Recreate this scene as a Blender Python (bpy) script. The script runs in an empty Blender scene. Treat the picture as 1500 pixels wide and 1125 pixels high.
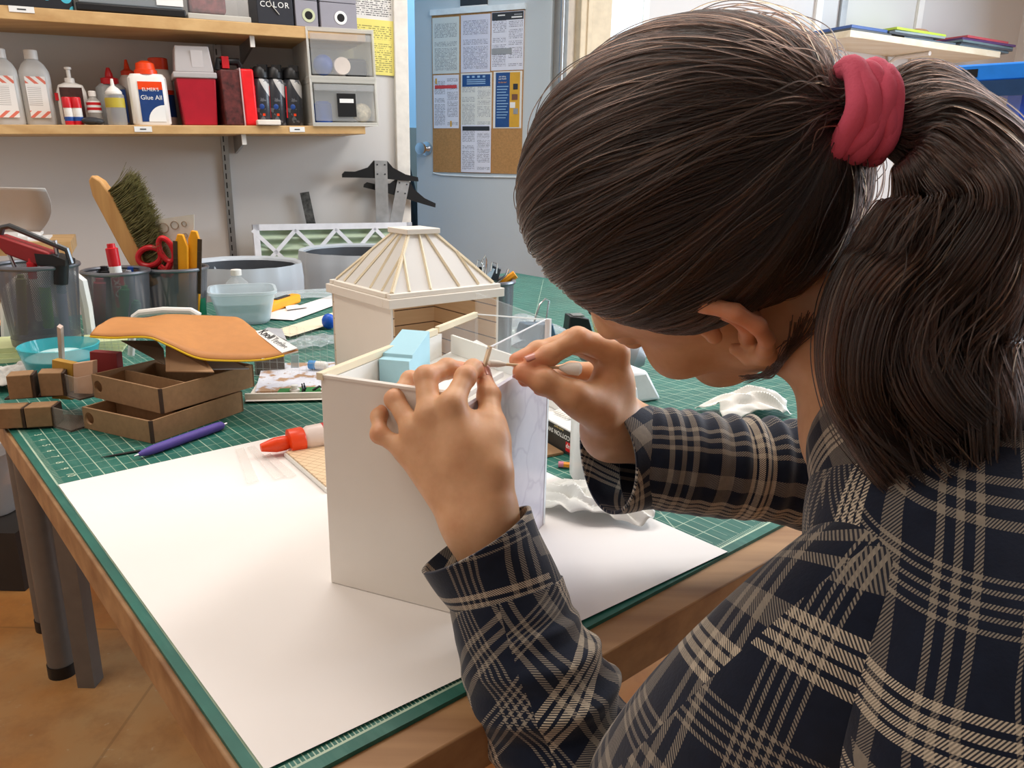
import bpy, bmesh, math, random
import numpy as np
from mathutils import Vector, Matrix
random.seed(7); rng = np.random.default_rng(7)
PI = math.pi
SC = bpy.context.scene; COL = SC.collection
# ---------------------------------------------------------------- camera
ZT = 0.72; ZC = 1.08                      # table top height, eye height
Fp, CX, CY = 1125.0, 750.0, 562.5
_v1 = np.array([-1018, 340.5, -Fp]); _v2 = np.array([1342, 294.5, -Fp])
_v1 /= np.linalg.norm(_v1); _v2 /= np.linalg.norm(_v2)
_up = np.cross(_v2, _v1); _up /= np.linalg.norm(_up)
_f = np.array([0, 0, -1.0]); _y = _f - (_f @ _up) * _up; _y /= np.linalg.norm(_y); _x = np.cross(_y, _up)
RC = np.stack([_x, _y, _up])
cam = bpy.data.cameras.new('camera'); cam.lens = 27.0; cam.sensor_width = 36.0; cam.clip_start = .02; cam.clip_end = 60
cam_o = bpy.data.objects.new('camera', cam); COL.objects.link(cam_o)
cam_o.matrix_world = Matrix.Translation((0, 0, ZC)) @ Matrix(RC.tolist()).to_4x4()
SC.camera = cam_o
# ---------------------------------------------------------------- light and exposure
wd = bpy.data.worlds.new('world'); SC.world = wd; wd.use_nodes = True
wd.node_tree.nodes['Background'].inputs[0].default_value = (.75, .85, 1, 1)
wd.node_tree.nodes['Background'].inputs[1].default_value = .4
def area(name, loc, target, w, h, power, col):
    l = bpy.data.lights.new(name, 'AREA'); l.shape = 'RECTANGLE'; l.size = w; l.size_y = h; l.energy = power; l.color = col
    o = bpy.data.objects.new(name, l); COL.objects.link(o); o.location = loc
    o.rotation_euler = (Vector(target) - Vector(loc)).to_track_quat('-Z', 'Y').to_euler(); return o
area('ceiling_light_far', (-.55, 1.75, 2.72), (-.55, 1.75, 0), 1.3, .5, 22.5, (1, .94, .89))
area('ceiling_light_right', (1.1, 1.9, 2.72), (.9, 1.9, 0), 1.3, .5, 34, (1, .96, .92))
area('ceiling_light_left', (-1.3, .4, 2.72), (-1.2, .6, 0), 1.3, .5, 17, (1, .90, .78))
area('window_light', (3.3, 2.6, 1.75), (.2, 1.7, 1.0), 1.6, 1.5, 105, (.72, .86, 1))
area('corridor_light', (-.2, 4.1, 2.6), (-.3, 4.1, 0), .8, .5, 22, (.45, .75, 1))
vs = SC.view_settings; vs.view_transform = 'Standard'; vs.look = 'None'; vs.exposure = 0.0; vs.gamma = 1.0; vs.use_curve_mapping = False

# ---------------------------------------------------------------- helpers
def ray(px, py):
    return RC @ np.array([(px - CX) / Fp, -(py - CY) / Fp, -1.0])
def W(px, py, z=ZT):                       # the point of the horizontal plane z behind an image point
    r = ray(px, py); t = (z - ZC) / r[2]; return Vector((r[0]*t, r[1]*t, z))
def A(px, py, Y):                          # the point at forward distance Y
    r = ray(px, py); t = Y / r[1]; return Vector((r[0]*t, Y, ZC + r[2]*t))
UD = Vector((RC @ _v1).tolist()); DD = Vector((RC @ _v2).tolist()); UP = Vector((0, 0, 1))
def T(d, u, z=ZT): return DD*d + UD*u + Vector((0, 0, z))
def frame(o, x, y, z=None):
    x = Vector(x).normalized(); y = Vector(y)
    z = x.cross(y).normalized() if z is None else Vector(z).normalized(); y = z.cross(x)
    m = Matrix.Identity(4)
    for i in range(3): m[i][0], m[i][1], m[i][2], m[i][3] = x[i], y[i], z[i], o[i]
    return m
def along(p0, p1, up=UP):                  # x along p0->p1, z as close to up as can be
    x = (Vector(p1) - Vector(p0)).normalized(); y = Vector(up).cross(x).normalized(); return frame(p0, x, y)
def atZ(o, ang=0): return Matrix.Translation(o) @ Matrix.Rotation(ang, 4, 'Z')

class MB:
    def __init__(s): s.v = []; s.f = []; s.mi = []; s.m = 0; s.uv = {}
    def add(s, vs, fs, M=None):
        b = len(s.v)
        s.v += [(M @ Vector(v)) if M is not None else Vector(v) for v in vs]
        s.f += [tuple(b + i for i in f) for f in fs]; s.mi += [s.m]*len(fs); return s
    def box(s, c, d, M=None):
        x, y, z = d[0]/2, d[1]/2, d[2]/2
        vs = [(c[0]+a*x, c[1]+b*y, c[2]+e*z) for a in (-1, 1) for b in (-1, 1) for e in (-1, 1)]
        return s.add(vs, [(0,1,3,2),(4,6,7,5),(0,4,5,1),(2,3,7,6),(0,2,6,4),(1,5,7,3)], M)
    def hexa(s, lo, hi):                   # two loops of points of equal length
        n = len(lo)
        return s.add(list(lo)+list(hi), [tuple(range(n))[::-1], tuple(range(n, 2*n))] + [(i, (i+1) % n, n+(i+1) % n, n+i) for i in range(n)])
    def prism(s, poly, h, M=None, z0=0):
        n = len(poly)
        return s.add([(p[0], p[1], z0) for p in poly]+[(p[0], p[1], z0+h) for p in poly],
                     [tuple(range(n))[::-1], tuple(range(n, 2*n))]+[(i, (i+1) % n, n+(i+1) % n, n+i) for i in range(n)], M)
    def tube(s, pts, r, n=10, caps=True, closed=False, flat=1.0, upv=None):
        pts = [Vector(p) for p in pts]; k = len(pts)
        rr = r if hasattr(r, '__len__') else [r]*k
        vs = []; prev = None
        for i in range(k):
            a = pts[(i-1) % k] if (closed or i) else pts[0]; b = pts[(i+1) % k] if (closed or i < k-1) else pts[-1]
            t = (b-a).normalized()
            if prev is None:
                ref = Vector(upv) if upv is not None else (UP if abs(t.z) < .9 else Vector((1, 0, 0)))
                x = (ref - t*ref.dot(t)).normalized()
            else: x = (prev - t*prev.dot(t)).normalized()
            prev = x; y = t.cross(x)
            for j in range(n):
                c = 2*PI*j/n; vs.append(pts[i] + (x*math.cos(c)*flat + y*math.sin(c))*rr[i])
        fs = [(i*n+j, i*n+(j+1) % n, ((i+1) % k)*n+(j+1) % n, ((i+1) % k)*n+j) for i in range(k if closed else k-1) for j in range(n)]
        if caps and not closed: fs += [tuple(range(n))[::-1], tuple(range((k-1)*n, k*n))]
        return s.add(vs, fs)
    def cyl(s, p0, p1, r0, r1=None, n=20): return s.tube([p0, p1], [r0, r0 if r1 is None else r1], n)
    def lathe(s, prof, M=None, n=28, sx=1.0, sy=1.0, closed=False, sq=0):
        k = len(prof); vs = []
        for r, z in prof:
            for j in range(n):
                c = 2*PI*j/n; cx, sy_ = math.cos(c), math.sin(c)
                if sq:                     # towards a rounded square
                    q = (abs(cx)**sq + abs(sy_)**sq)**(-1/sq); cx *= q; sy_ *= q
                vs.append((r*cx*sx, r*sy_*sy, z))
        fs = [(i*n+j, i*n+(j+1) % n, ((i+1) % k)*n+(j+1) % n, ((i+1) % k)*n+j) for i in range(k if closed else k-1) for j in range(n)]
        if not closed:
            if prof[0][0] > 1e-6: fs.append(tuple(range(n))[::-1])
            if prof[-1][0] > 1e-6: fs.append(tuple(range((k-1)*n, k*n)))
        return s.add(vs, fs, M)
    def grid(s, fn, nu, nv, wrap=False, uv=None):
        b = len(s.v); vs = [fn(i/(nu-1) if not wrap else i/nu, j/(nv-1)) for j in range(nv) for i in range(nu)]
        fs = []
        for j in range(nv-1):
            for i in range(nu if wrap else nu-1):
                fs.append((j*nu+i, j*nu+(i+1) % nu, (j+1)*nu+(i+1) % nu, (j+1)*nu+i))
                if uv:
                    a = (i/nu if wrap else i/(nu-1)); c = ((i+1)/nu if wrap else (i+1)/(nu-1)); e, g = j/(nv-1), (j+1)/(nv-1)
                    s.uv[len(s.f)+len(fs)-1] = [uv(a, e), uv(c, e), uv(c, g), uv(a, g)]
        return s.add(vs, fs)
    def ball(s, c, r, n=16, M=None):
        r = r if hasattr(r, '__len__') else (r, r, r); k = n//2
        vs = [(c[0]+r[0]*math.sin(PI*i/k)*math.cos(2*PI*j/n), c[1]+r[1]*math.sin(PI*i/k)*math.sin(2*PI*j/n), c[2]-r[2]*math.cos(PI*i/k)) for i in range(k+1) for j in range(n)]
        return s.add(vs, [(i*n+j, i*n+(j+1) % n, (i+1)*n+(j+1) % n, (i+1)*n+j) for i in range(k) for j in range(n)], M)

OFF = {}
def _children_off(p): return OFF.get(p.name, Vector((0, 0, 0)))
def tag(o, label=None, cat=None, group=None, kind=None):
    if label: o['label'] = label
    if cat: o['category'] = cat
    if group: o['group'] = group
    if kind: o['kind'] = kind
    return o
def thing(name, label, cat, loc, group=None):
    o = bpy.data.objects.new(name, None); COL.objects.link(o); o.empty_display_size = .02; o.location = loc
    OFF[o.name] = Vector(loc); return tag(o, label, cat, group)
def obj(name, mb, mat, parent=None, label=None, cat=None, group=None, kind=None, smooth=35, bevel=0, M=None, sub=0, solid=0, keep=False):
    me = bpy.data.meshes.new(name)
    if parent is not None: off = _children_off(parent)
    elif M is not None or keep: off = Vector((0, 0, 0))
    else:
        xs = [v.x for v in mb.v]; ys = [v.y for v in mb.v]; off = Vector(((min(xs)+max(xs))/2, (min(ys)+max(ys))/2, min(v.z for v in mb.v)))
    me.from_pydata([tuple(Vector(v)-off) for v in mb.v], [], mb.f)
    for m in (mat if isinstance(mat, (list, tuple)) else [mat]): me.materials.append(m)
    me.polygons.foreach_set('material_index', mb.mi)
    if mb.uv:
        ul = me.uv_layers.new(name='UVMap')
        for p in me.polygons:
            q = mb.uv.get(p.index)
            if q:
                for li, w in zip(p.loop_indices, q): ul.data[li].uv = w
    else:
        bm = bmesh.new(); bm.from_mesh(me); bmesh.ops.remove_doubles(bm, verts=bm.verts, dist=1e-6)
        bmesh.ops.recalc_face_normals(bm, faces=bm.faces); bm.to_mesh(me); bm.free()
    if smooth:
        me.polygons.foreach_set('use_smooth', [True]*len(me.polygons)); me.set_sharp_from_angle(angle=math.radians(smooth))
    me.update()
    o = bpy.data.objects.new(name, me); COL.objects.link(o)
    if parent is not None: o.parent = parent; OFF[o.name] = off
    else:
        OFF[o.name] = off
        if M is not None: o.matrix_world = M
        else: o.location = off
    if solid: q = o.modifiers.new('solid', 'SOLIDIFY'); q.thickness = solid; q.offset = 0
    if bevel: q = o.modifiers.new('bevel', 'BEVEL'); q.width = bevel; q.segments = 2; q.limit_method = 'ANGLE'
    if sub: q = o.modifiers.new('sub', 'SUBSURF'); q.levels = sub; q.render_levels = sub
    return tag(o, label, cat, group, kind)
def struct(name, mb, mat, **k): return obj(name, mb, mat, kind='structure', **k)
def dup(root, loc, rotz=0, label=None):
    r = root.copy(); COL.objects.link(r); r.location = loc; r.rotation_euler = (0, 0, rotz); OFF[r.name] = Vector(loc)
    if label: r['label'] = label
    for ch in root.children:
        c = ch.copy(); COL.objects.link(c); c.parent = r
        for g in ch.children:
            d = g.copy(); COL.objects.link(d); d.parent = c
    return r
FONTB = None
def txt(s, size, M, mat, parent, name='lettering', align='CENTER', ext=.0002, sx=1.0, shear=0, space=1.0):
    cu = bpy.data.curves.new(name, 'FONT'); cu.body = s; cu.size = size; cu.align_x = align; cu.align_y = 'CENTER'; cu.extrude = ext; cu.shear = shear; cu.space_character = space
    cu.resolution_u = 3
    t = bpy.data.objects.new(name, cu)
    me = bpy.data.meshes.new_from_object(t); bpy.data.objects.remove(t); bpy.data.curves.remove(cu)
    off = _children_off(parent) if parent is not None else Vector((0, 0, 0))
    me.transform(Matrix.Translation(-off) @ M @ Matrix.Diagonal((sx, 1, 1, 1))); me.materials.clear(); me.materials.append(mat)
    o = bpy.data.objects.new(name, me); COL.objects.link(o); o.parent = parent; OFF[o.name] = off; return o

# ---------------------------------------------------------------- materials
def lin(c): return tuple(((x/255)/12.92 if x/255 <= .04045 else ((x/255+.055)/1.055)**2.4) for x in c)
class NT:
    def __init__(s, name):
        s.mat = bpy.data.materials.new(name); s.mat.use_nodes = True; s.t = s.mat.node_tree; s.n = s.t.nodes
        s.b = s.n['Principled BSDF']; s.out = s.n['Material Output']
    def new(s, ty, **k):
        n = s.n.new(ty)
        for a, b in k.items(): setattr(n, a, b)
        return n
    def lk(s, a, b): s.t.links.new(a, b)
    def val(s, sock, v):
        if hasattr(v, 'is_linked') or hasattr(v, 'links'): s.lk(v, sock)
        else: sock.default_value = v
    def math(s, op, a, b=0.0, c=None):
        n = s.new('ShaderNodeMath', operation=op); s.val(n.inputs[0], a); s.val(n.inputs[1], b)
        if c is not None: s.val(n.inputs[2], c)
        return n.outputs[0]
    def mix(s, fac, a, b):
        n = s.new('ShaderNodeMix', data_type='RGBA'); s.val(n.inputs[0], fac)
        for i, v in ((6, a), (7, b)): s.val(n.inputs[i], tuple(v)+(1,) if isinstance(v, tuple) and len(v) == 3 else v)
        return n.outputs[2]
    def coord(s, which='Object'): return s.new('ShaderNodeTexCoord').outputs[which]
    def noise(s, scale, detail=3, vec=None, rough=.55):
        n = s.new('ShaderNodeTexNoise'); n.inputs['Scale'].default_value = scale; n.inputs['Detail'].default_value = detail; n.inputs['Roughness'].default_value = rough
        s.lk(vec if vec is not None else s.coord(), n.inputs['Vector']); return n.outputs['Fac']
    def sep(s, vec):
        n = s.new('ShaderNodeSeparateXYZ'); s.lk(vec, n.inputs[0]); return n.outputs
    def ramp(s, fac, stops, interp='LINEAR'):
        n = s.new('ShaderNodeValToRGB'); n.color_ramp.interpolation = interp; e = n.color_ramp.elements
        while len(e) < len(stops): e.new(.5)
        for i, (p, c) in enumerate(stops):
            e[i].position = p; e[i].color = tuple(c)+(1,) if hasattr(c, '__len__') else (c, c, c, 1)
        s.lk(fac, n.inputs[0]); return n.outputs[0]
    def bump(s, h, strength=.3, dist=.002):
        n = s.new('ShaderNodeBump'); n.inputs['Strength'].default_value = strength; n.inputs['Distance'].default_value = dist
        s.lk(h, n.inputs['Height']); s.lk(n.outputs[0], s.b.inputs['Normal'])
    def line(s, x, period, width, phase=0.0):  # 1 on a thin line every period
        q = s.math('FRACT', s.math('ADD', s.math('DIVIDE', s.math('SUBTRACT', x, phase), period), .5))
        return s.math('LESS_THAN', s.math('MULTIPLY', s.math('ABSOLUTE', s.math('SUBTRACT', q, .5)), period), width/2)
    def between(s, x, a, b): return s.math('MULTIPLY', s.math('GREATER_THAN', x, a), s.math('LESS_THAN', x, b))
_mc = {}
def mat(name, rgb, rough=.5, metal=0, var=.08, scale=25, bump=0, bscale=80, trans=0, ior=1.45, alpha=1, sss=0, coat=0, emit=0):
    if name in _mc: return _mc[name]
    t = NT(name); c = lin(rgb); b = t.b
    nz = t.noise(scale, 3)
    lo = tuple(x*(1-var) for x in c); hi = tuple(min(1, x*(1+var)) for x in c)
    t.lk(t.ramp(nz, [(.3, lo), (.7, hi)]), b.inputs['Base Color'])
    b.inputs['Roughness'].default_value = rough; b.inputs['Metallic'].default_value = metal
    b.inputs['Transmission Weight'].default_value = trans; b.inputs['IOR'].default_value = ior; b.inputs['Alpha'].default_value = alpha
    b.inputs['Coat Weight'].default_value = coat
    if sss: b.inputs['Subsurface Weight'].default_value = sss; b.inputs['Subsurface Radius'].default_value = (.012, .005, .003); b.inputs['Subsurface Scale'].default_value = 1
    if emit: b.inputs['Emission Color'].default_value = c+(1,); b.inputs['Emission Strength'].default_value = emit
    if bump: t.bump(t.noise(bscale, 4), bump)
    _mc[name] = t.mat; return t.mat
def wood(name, rgb, dark, axis=0, scale=1.0, rough=.5, M=None):
    if name in _mc: return _mc[name]
    t = NT(name); x = t.sep(t.coord())
    cb = t.new('ShaderNodeCombineXYZ')
    for i in range(3): t.val(cb.inputs[i], t.math('MULTIPLY', x[i], (3 if i == axis else 40)*scale))
    nz = t.noise(1.0, 4, cb.outputs[0])
    t.lk(t.ramp(nz, [(.3, lin(dark)), (.65, lin(rgb))]), t.b.inputs['Base Color']); t.b.inputs['Roughness'].default_value = rough
    _mc[name] = t.mat; return t.mat
def glassy(name, rgb, alpha, rough=.08):       # thin clear plastic: mostly see-through, with reflections
    if name in _mc: return _mc[name]
    t = NT(name); t.b.inputs['Base Color'].default_value = lin(rgb)+(1,); t.b.inputs['Roughness'].default_value = rough
    tr = t.new('ShaderNodeBsdfTransparent'); mx = t.new('ShaderNodeMixShader')
    fr = t.new('ShaderNodeLayerWeight'); fr.inputs[0].default_value = .5
    t.lk(t.math('MINIMUM', t.math('ADD', t.math('MULTIPLY', t.math('POWER', fr.outputs['Facing'], 4.0), .5), alpha), 1.0), mx.inputs[0])
    t.lk(tr.outputs[0], mx.inputs[1]); t.lk(t.b.outputs[0], mx.inputs[2]); t.lk(mx.outputs[0], t.out.inputs[0])
    _mc[name] = t.mat; return t.mat
def paper_text(name, base, ink, lw, rows, M=None, cols=1):   # sheet with rows of tiny writing; uses generated coordinates x,y in 0..1
    if name in _mc: return _mc[name]
    t = NT(name); g = t.sep(t.coord('Generated')); y = g[1]; x = g[0]
    rowm = t.math('GREATER_THAN', t.math('FRACT', t.math('MULTIPLY', y, rows)), .55)
    cell = t.new('ShaderNodeCombineXYZ'); t.val(cell.inputs[0], t.math('MULTIPLY', x, lw)); t.val(cell.inputs[1], t.math('MULTIPLY', t.math('FLOOR', t.math('MULTIPLY', y, rows)), 7.3))
    wn = t.noise(1.0, 2, cell.outputs[0], .7)
    dens = t.math('GREATER_THAN', wn, .47)
    blk = t.new('ShaderNodeCombineXYZ'); t.val(blk.inputs[1], t.math('MULTIPLY', y, 9.0)); t.val(blk.inputs[0], t.math('FLOOR', t.math('MULTIPLY', x, cols)))
    gap = t.math('GREATER_THAN', t.noise(1.0, 1, blk.outputs[0]), .42)
    xc = t.math('FRACT', t.math('MULTIPLY', x, cols))
    m = t.math('MULTIPLY', t.math('MULTIPLY', rowm, dens), t.math('MULTIPLY', gap, t.math('MULTIPLY', t.between(xc, .08, .92), t.between(y, .06, .94))))
    t.lk(t.mix(m, lin(base), lin(ink)), t.b.inputs['Base Color']); t.b.inputs['Roughness'].default_value = .6
    _mc[name] = t.mat; return t.mat

WHITE = mat('white_plastic', (238, 234, 228), .4, var=.02)
BLACK = mat('black_plastic', (22, 22, 24), .4)
DKGREY = mat('dark_grey', (52, 54, 58), .5)
CHROME = mat('chrome', (205, 205, 208), .18, 1, var=.02)
STEEL = mat('brushed_steel', (165, 165, 165), .38, 1)
REDP = mat('red_plastic', (205, 28, 38), .35)
ORANGE = mat('orange_plastic', (240, 70, 20), .35)
YELLOW = mat('yellow_plastic', (245, 165, 20), .4)
BLUEP = mat('blue_plastic', (35, 75, 150), .4)
INK = mat('black_ink', (30, 30, 32), .6, var=0)
REDINK = mat('red_ink', (205, 40, 40), .6, var=0)
LABELW = mat('label_white', (240, 240, 238), .5, var=.01)
SHELFW = wood('shelf_wood', (214, 176, 122), (190, 148, 95), 0, .6)
CHIP = mat('brown_chipboard', (150, 116, 82), .8, var=.1, scale=120)
CHIPD = mat('burnt_chipboard_edge', (62, 44, 32), .8)

# ---------------------------------------------------------------- room shell
_an = math.radians(26); AD = Vector((math.cos(_an), math.sin(_an), 0)); BD = Vector((-AD.y, AD.x, 0))
P0 = Vector((-1.5078, 2.35, 0)); WO = P0 + BD*.28      # front of the shelves, foot of the back wall
RM = frame(WO, AD, BD)                                  # room frame: x along the back wall, y into it
def room(s, t, z): return RM @ Vector((s, t, z))
def s_of(px, t=-.28, y=240):                            # where the view through column px meets the line t in the room frame
    r = ray(px, y); o = WO + BD*t; return (-(o.x*(-r[1]) + o.y*r[0])) / (AD.x*(-r[1]) + AD.y*r[0])
def rbox(mb, s0, s1, t0, t1, z0, z1): return mb.box(((s0+s1)/2, (t0+t1)/2, (z0+z1)/2), (s1-s0, t1-t0, z1-z0), RM)
def wallmat(name, rgb):
    t = NT(name); nz = t.noise(2.2, 3); n2 = t.noise(38, 4)
    c = t.mix(nz, tuple(x*.95 for x in lin(rgb)), lin(rgb)); scuff = t.ramp(n2, [(.72, 0), (.8, .12)])
    t.lk(t.mix(scuff, c, lin((120, 112, 104))), t.b.inputs['Base Color']); t.b.inputs['Roughness'].default_value = .75; t.bump(t.noise(160, 2), .06); return t.mat
WALLM = wallmat('wall_paint', (216, 212, 208)); CORRM = wallmat('corridor_paint', (190, 210, 225)); CORRL = wallmat('corridor_dado', (150, 140, 128))
def floormat():
    t = NT('stained_concrete'); a = t.noise(1.6, 5); b = t.noise(9, 5, rough=.7)
    c = t.ramp(a, [(.35, lin((184, 108, 46))), (.5, lin((196, 136, 74))), (.68, lin((192, 158, 112)))])
    c = t.mix(t.math('MULTIPLY', t.ramp(b, [(.45, 0), (.7, 1)]), .45), c, lin((140, 90, 50)))
    v = t.new('ShaderNodeTexNoise'); sp = t.ramp(t.noise(55, 2), [(.7, 0), (.76, 1)])
    x = t.sep(t.coord()); ln = t.math('MAXIMUM', t.line(x[0], 1.9, .006, .35), t.line(x[1], 1.7, .006, .2))
    c = t.mix(t.math('MULTIPLY', sp, .4), c, lin((205, 190, 165))); c = t.mix(t.math('MULTIPLY', ln, .25), c, lin((70, 52, 36)))
    t.lk(c, t.b.inputs['Base Color']); t.b.inputs['Roughness'].default_value = .42; t.bump(b, .1); return t.mat
S0, S1, TF = -1.7, 5.0, -6.0
JL, JR = s_of(599, 0), s_of(822, 0)
m = MB(); m.box(((S0+S1)/2, (TF+1.7)/2, -.05), (S1-S0+.3, 1.7-TF+.3, .1), RM); struct('floor', m, floormat())
m = MB(); m.box(((S0+S1)/2, (TF+1.7)/2, 2.85), (S1-S0+.3, 1.7-TF+.3, .1), RM); struct('ceiling', m, mat('ceiling_paint', (225, 224, 220), .8))
m = MB(); rbox(m, S0, JL, 0, .12, 0, 2.8); rbox(m, JL, JR, 0, .12, 2.06, 2.8); rbox(m, JR, S1, 0, .12, 0, 2.8); struct('wall_back', m, WALLM)
m = MB(); rbox(m, S0-.1, S0, TF, .12, 0, 2.8); struct('wall_left', m, WALLM)
m = MB(); rbox(m, S1, S1+.1, TF, .12, 0, 2.8); struct('wall_right', m, WALLM)
m = MB(); rbox(m, S0-.1, S1+.1, TF-.1, TF, 0, 2.8); struct('wall_front', m, WALLM)
m = MB(); rbox(m, JL-.6, JR+.5, 1.5, 1.6, .0, 2.8); m.m = 1; rbox(m, JL-.6, JR+.5, 1.485, 1.5, 0, 1.28); struct('wall_corridor', m, [CORRM, CORRL])
m = MB(); rbox(m, JL-.62, JL-.6, .12, 1.6, 0, 2.8); rbox(m, JR+.5, JR+.52, .12, 1.6, 0, 2.8); struct('wall_corridor_end', m, CORRM)
TRIM = mat('trim_paint', (232, 226, 216), .5)
m = MB(); rbox(m, JL-.055, JL, -.018, .12, 0, 2.06); struct('trim_1', m, TRIM, bevel=.003)
m = MB(); rbox(m, JR, JR+.03, -.018, .12, 0, 2.06); rbox(m, JR+.03, JR+.065, -.012, .0, 0, 2.8); struct('trim_2', m, TRIM, bevel=.003)
BEIGE = mat('beige_column_paint', (214, 198, 170), .7)
c0, c1, c2 = s_of(841, -.05), s_of(884, -.05), s_of(926, 0)
m = MB(); rbox(m, c0, c1, -.06, 0, 0, 2.8); rbox(m, c0+.03, c0+.05, -.066, -.06, 0, 2.8); struct('trim_3', m, BEIGE, bevel=.004)
w = struct('window_1', rbox(MB(), c1+.005, c2, -.012, -.004, .9, 2.4), mat('daylit_pane', (205, 232, 250), .1, emit=1.0))
wf = MB(); rbox(wf, c2, c2+.03, -.02, 0, .88, 2.42); rbox(wf, c1, c2+.03, -.02, 0, .86, .9); obj('window_frame', wf, TRIM, w)
m = MB(); rbox(m, S0, JL-.055, -.014, 0, 0, .1); struct('baseboard_left', m, TRIM)
# pull rod beside the door frame
t_ = thing('door_rod', 'dark metal rod with flat top plate beside the door frame', 'rod', room(s_of(817, -.05), -.045, 0))
x_ = s_of(817, -.045); m = MB(); m.cyl(room(x_, -.045, 0), room(x_, -.045, 1.845), .009, n=12); obj('rod', m, STEEL, t_)
m = MB(); m.box((x_, -.045, 1.85), (.06, .05, .012), RM); obj('top_plate', m, DKGREY, t_)
# door leaf, swung away into the corridor
HG = room(JR-.005, .1, 0); KN = A(613, 235, 3.87); KN.z = 0
DM = along(HG, KN); DW = (KN-HG).length                  # x from hinge to latch, y towards corridor or room
DOORM = wallmat('door_paint', (196, 206, 212))
m = MB(); m.box((DW/2, 0, 1.02), (DW, .036, 2.02), DM); door = struct('door_1', m, DOORM, bevel=.003)
sg = -1 if (DM.to_3x3() @ Vector((0, -1, 0))).y < 0 else 1     # side of the leaf that faces the room
def dhit(px, py):                                        # door-frame coordinates (x, z) behind an image point
    r = Vector(ray(px, py).tolist()); o = Vector((0, 0, ZC)); n = DM.to_3x3() @ Vector((0, 1, 0))
    f0 = DM @ Vector((0, sg*.018, 0)); p = o + r*((f0-o).dot(n)/r.dot(n)); q = DM.inverted() @ p; return q.x, q.z
kx, kz = dhit(625, 218)
kb = Matrix.Translation(DM @ Vector((kx, sg*.018, kz))) @ DM.to_3x3().to_4x4() @ Matrix.Rotation(PI/2*(1 if sg < 0 else -1), 4, 'X')
m = MB(); m.lathe([(.032, 0), (.032, .006), (.012, .012), (.011, .03), (.022, .038), (.028, .05), (.026, .062), (.0, .068)], kb); obj('door_knob', m, CHROME, door)
def sheet_on_door(name, quad, matl, label, cat, off=.001, th=.0012, group=None):
    xs = [dhit(*p) for p in quad]; x0, x1 = (xs[0][0]+xs[3][0])/2, (xs[1][0]+xs[2][0])/2; z1, z0 = (xs[0][1]+xs[1][1])/2, (xs[2][1]+xs[3][1])/2
    f = frame(DM @ Vector((x0, sg*(.018+off), z0)), DM.to_3x3() @ Vector((-1, 0, 0)), UP)
    w_, h_ = abs(x1-x0), z1-z0
    m = MB(); m.box((w_/2, h_/2, th/2), (w_, h_, th))
    return obj(name, m, matl, None, label, cat, group, M=f, smooth=0), w_, h_
def strip_on(o, w_, h_, x0, y0, x1, y1, matl, name, z=.0018):
    m = MB(); m.box(((x0+x1)/2*w_, (y0+y1)/2*h_, z), ((x1-x0)*w_, (y1-y0)*h_, .0008)); q = obj(name, m, matl, o, smooth=0); return q
CORK = mat('cork', (178, 134, 84), .9, var=.15, scale=150)
cb, w_, h_ = sheet_on_door('cork_board', [(632, 23), (771, 14), (762, 256), (636, 251)], CORK, 'brown cork board fixed to the pale grey door', 'cork board', 0, .004)
m = MB(); m.box((w_/2, h_+.012, .006), (w_+.01, .024, .012)); obj('top_rail', m, mat('pale_rail', (225, 235, 240), .4), cb)
m = MB(); m.tube([(0, -.004, .004), (w_*.1, -.012, .004), (w_*.5, -.016, .004), (w_, -.014, .004)], .004, 6); obj('bottom_cord', m, mat('pale_rail', (225, 235, 240)), cb)
PG = 'printed notices pinned to the door'
PT1 = paper_text('notice_dense', (214, 220, 218), (120, 125, 130), 34, 44)
PT2 = paper_text('notice_lilac', (214, 216, 232), (120, 122, 140), 34, 40)
PT3 = paper_text('notice_two_columns', (222, 224, 236), (130, 130, 145), 40, 36, cols=2)
PT4 = paper_text('notice_cream', (222, 224, 220), (150, 152, 155), 40, 40, cols=2)
PT5 = paper_text('notice_white', (226, 228, 240), (110, 112, 125), 40, 44, cols=2)
NAVY = mat('notice_blue', (30, 75, 135), .5); GOLD = mat('notice_gold', (215, 165, 50), .5); GREY1 = mat('notice_grey', (150, 154, 158), .5); CHAR = mat('notice_black', (45, 48, 54), .5)
def notice(quad, matl, label, off=.0045): return sheet_on_door('notice', quad, matl, label, 'notice', off, group=PG)
notice([(634, 27), (674, 24), (673, 107), (635, 109)], PT1, 'grey green sheet of dense text, upper left on the door board')
notice([(676, 23), (719, 20), (719, 105), (676, 107)], PT2, 'lilac white sheet of dense text, upper middle on the door board')
n, w_, h_ = notice([(721, 18), (769, 16), (767, 102), (720, 104)], PT3, 'white sheet with a black header bar, upper right on the door board')
strip_on(n, w_, h_, .02, .86, .98, .99, CHAR, 'header_bar'); strip_on(n, w_, h_, .02, .28, .64, .38, GREY1, 'grey_box'); strip_on(n, w_, h_, .62, .885, .94, .91, LABELW, 'heading_line', .0026); strip_on(n, w_, h_, .7, .93, .94, .95, GREY1, 'heading_line', .0026); strip_on(n, w_, h_, .2, .93, .42, .95, LABELW, 'heading_line', .0026)
n, w_, h_ = notice([(636, 111), (673, 109), (673, 187), (636, 189)], PT5, 'white sheet with a red bar on the door')
strip_on(n, w_, h_, .06, .75, .92, .81, mat('notice_red', (210, 70, 70), .5), 'red_bar'); strip_on(n, w_, h_, .08, .84, .14, .94, GOLD, 'emblem'); strip_on(n, w_, h_, .66, .03, .72, .14, GOLD, 'emblem')
n, w_, h_ = notice([(676, 108), (721, 106), (721, 187), (676, 190)], PT4, 'cream sheet with a blue heading panel, centre of the door board')
strip_on(n, w_, h_, .05, .76, .95, .97, NAVY, 'heading_panel')
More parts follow.
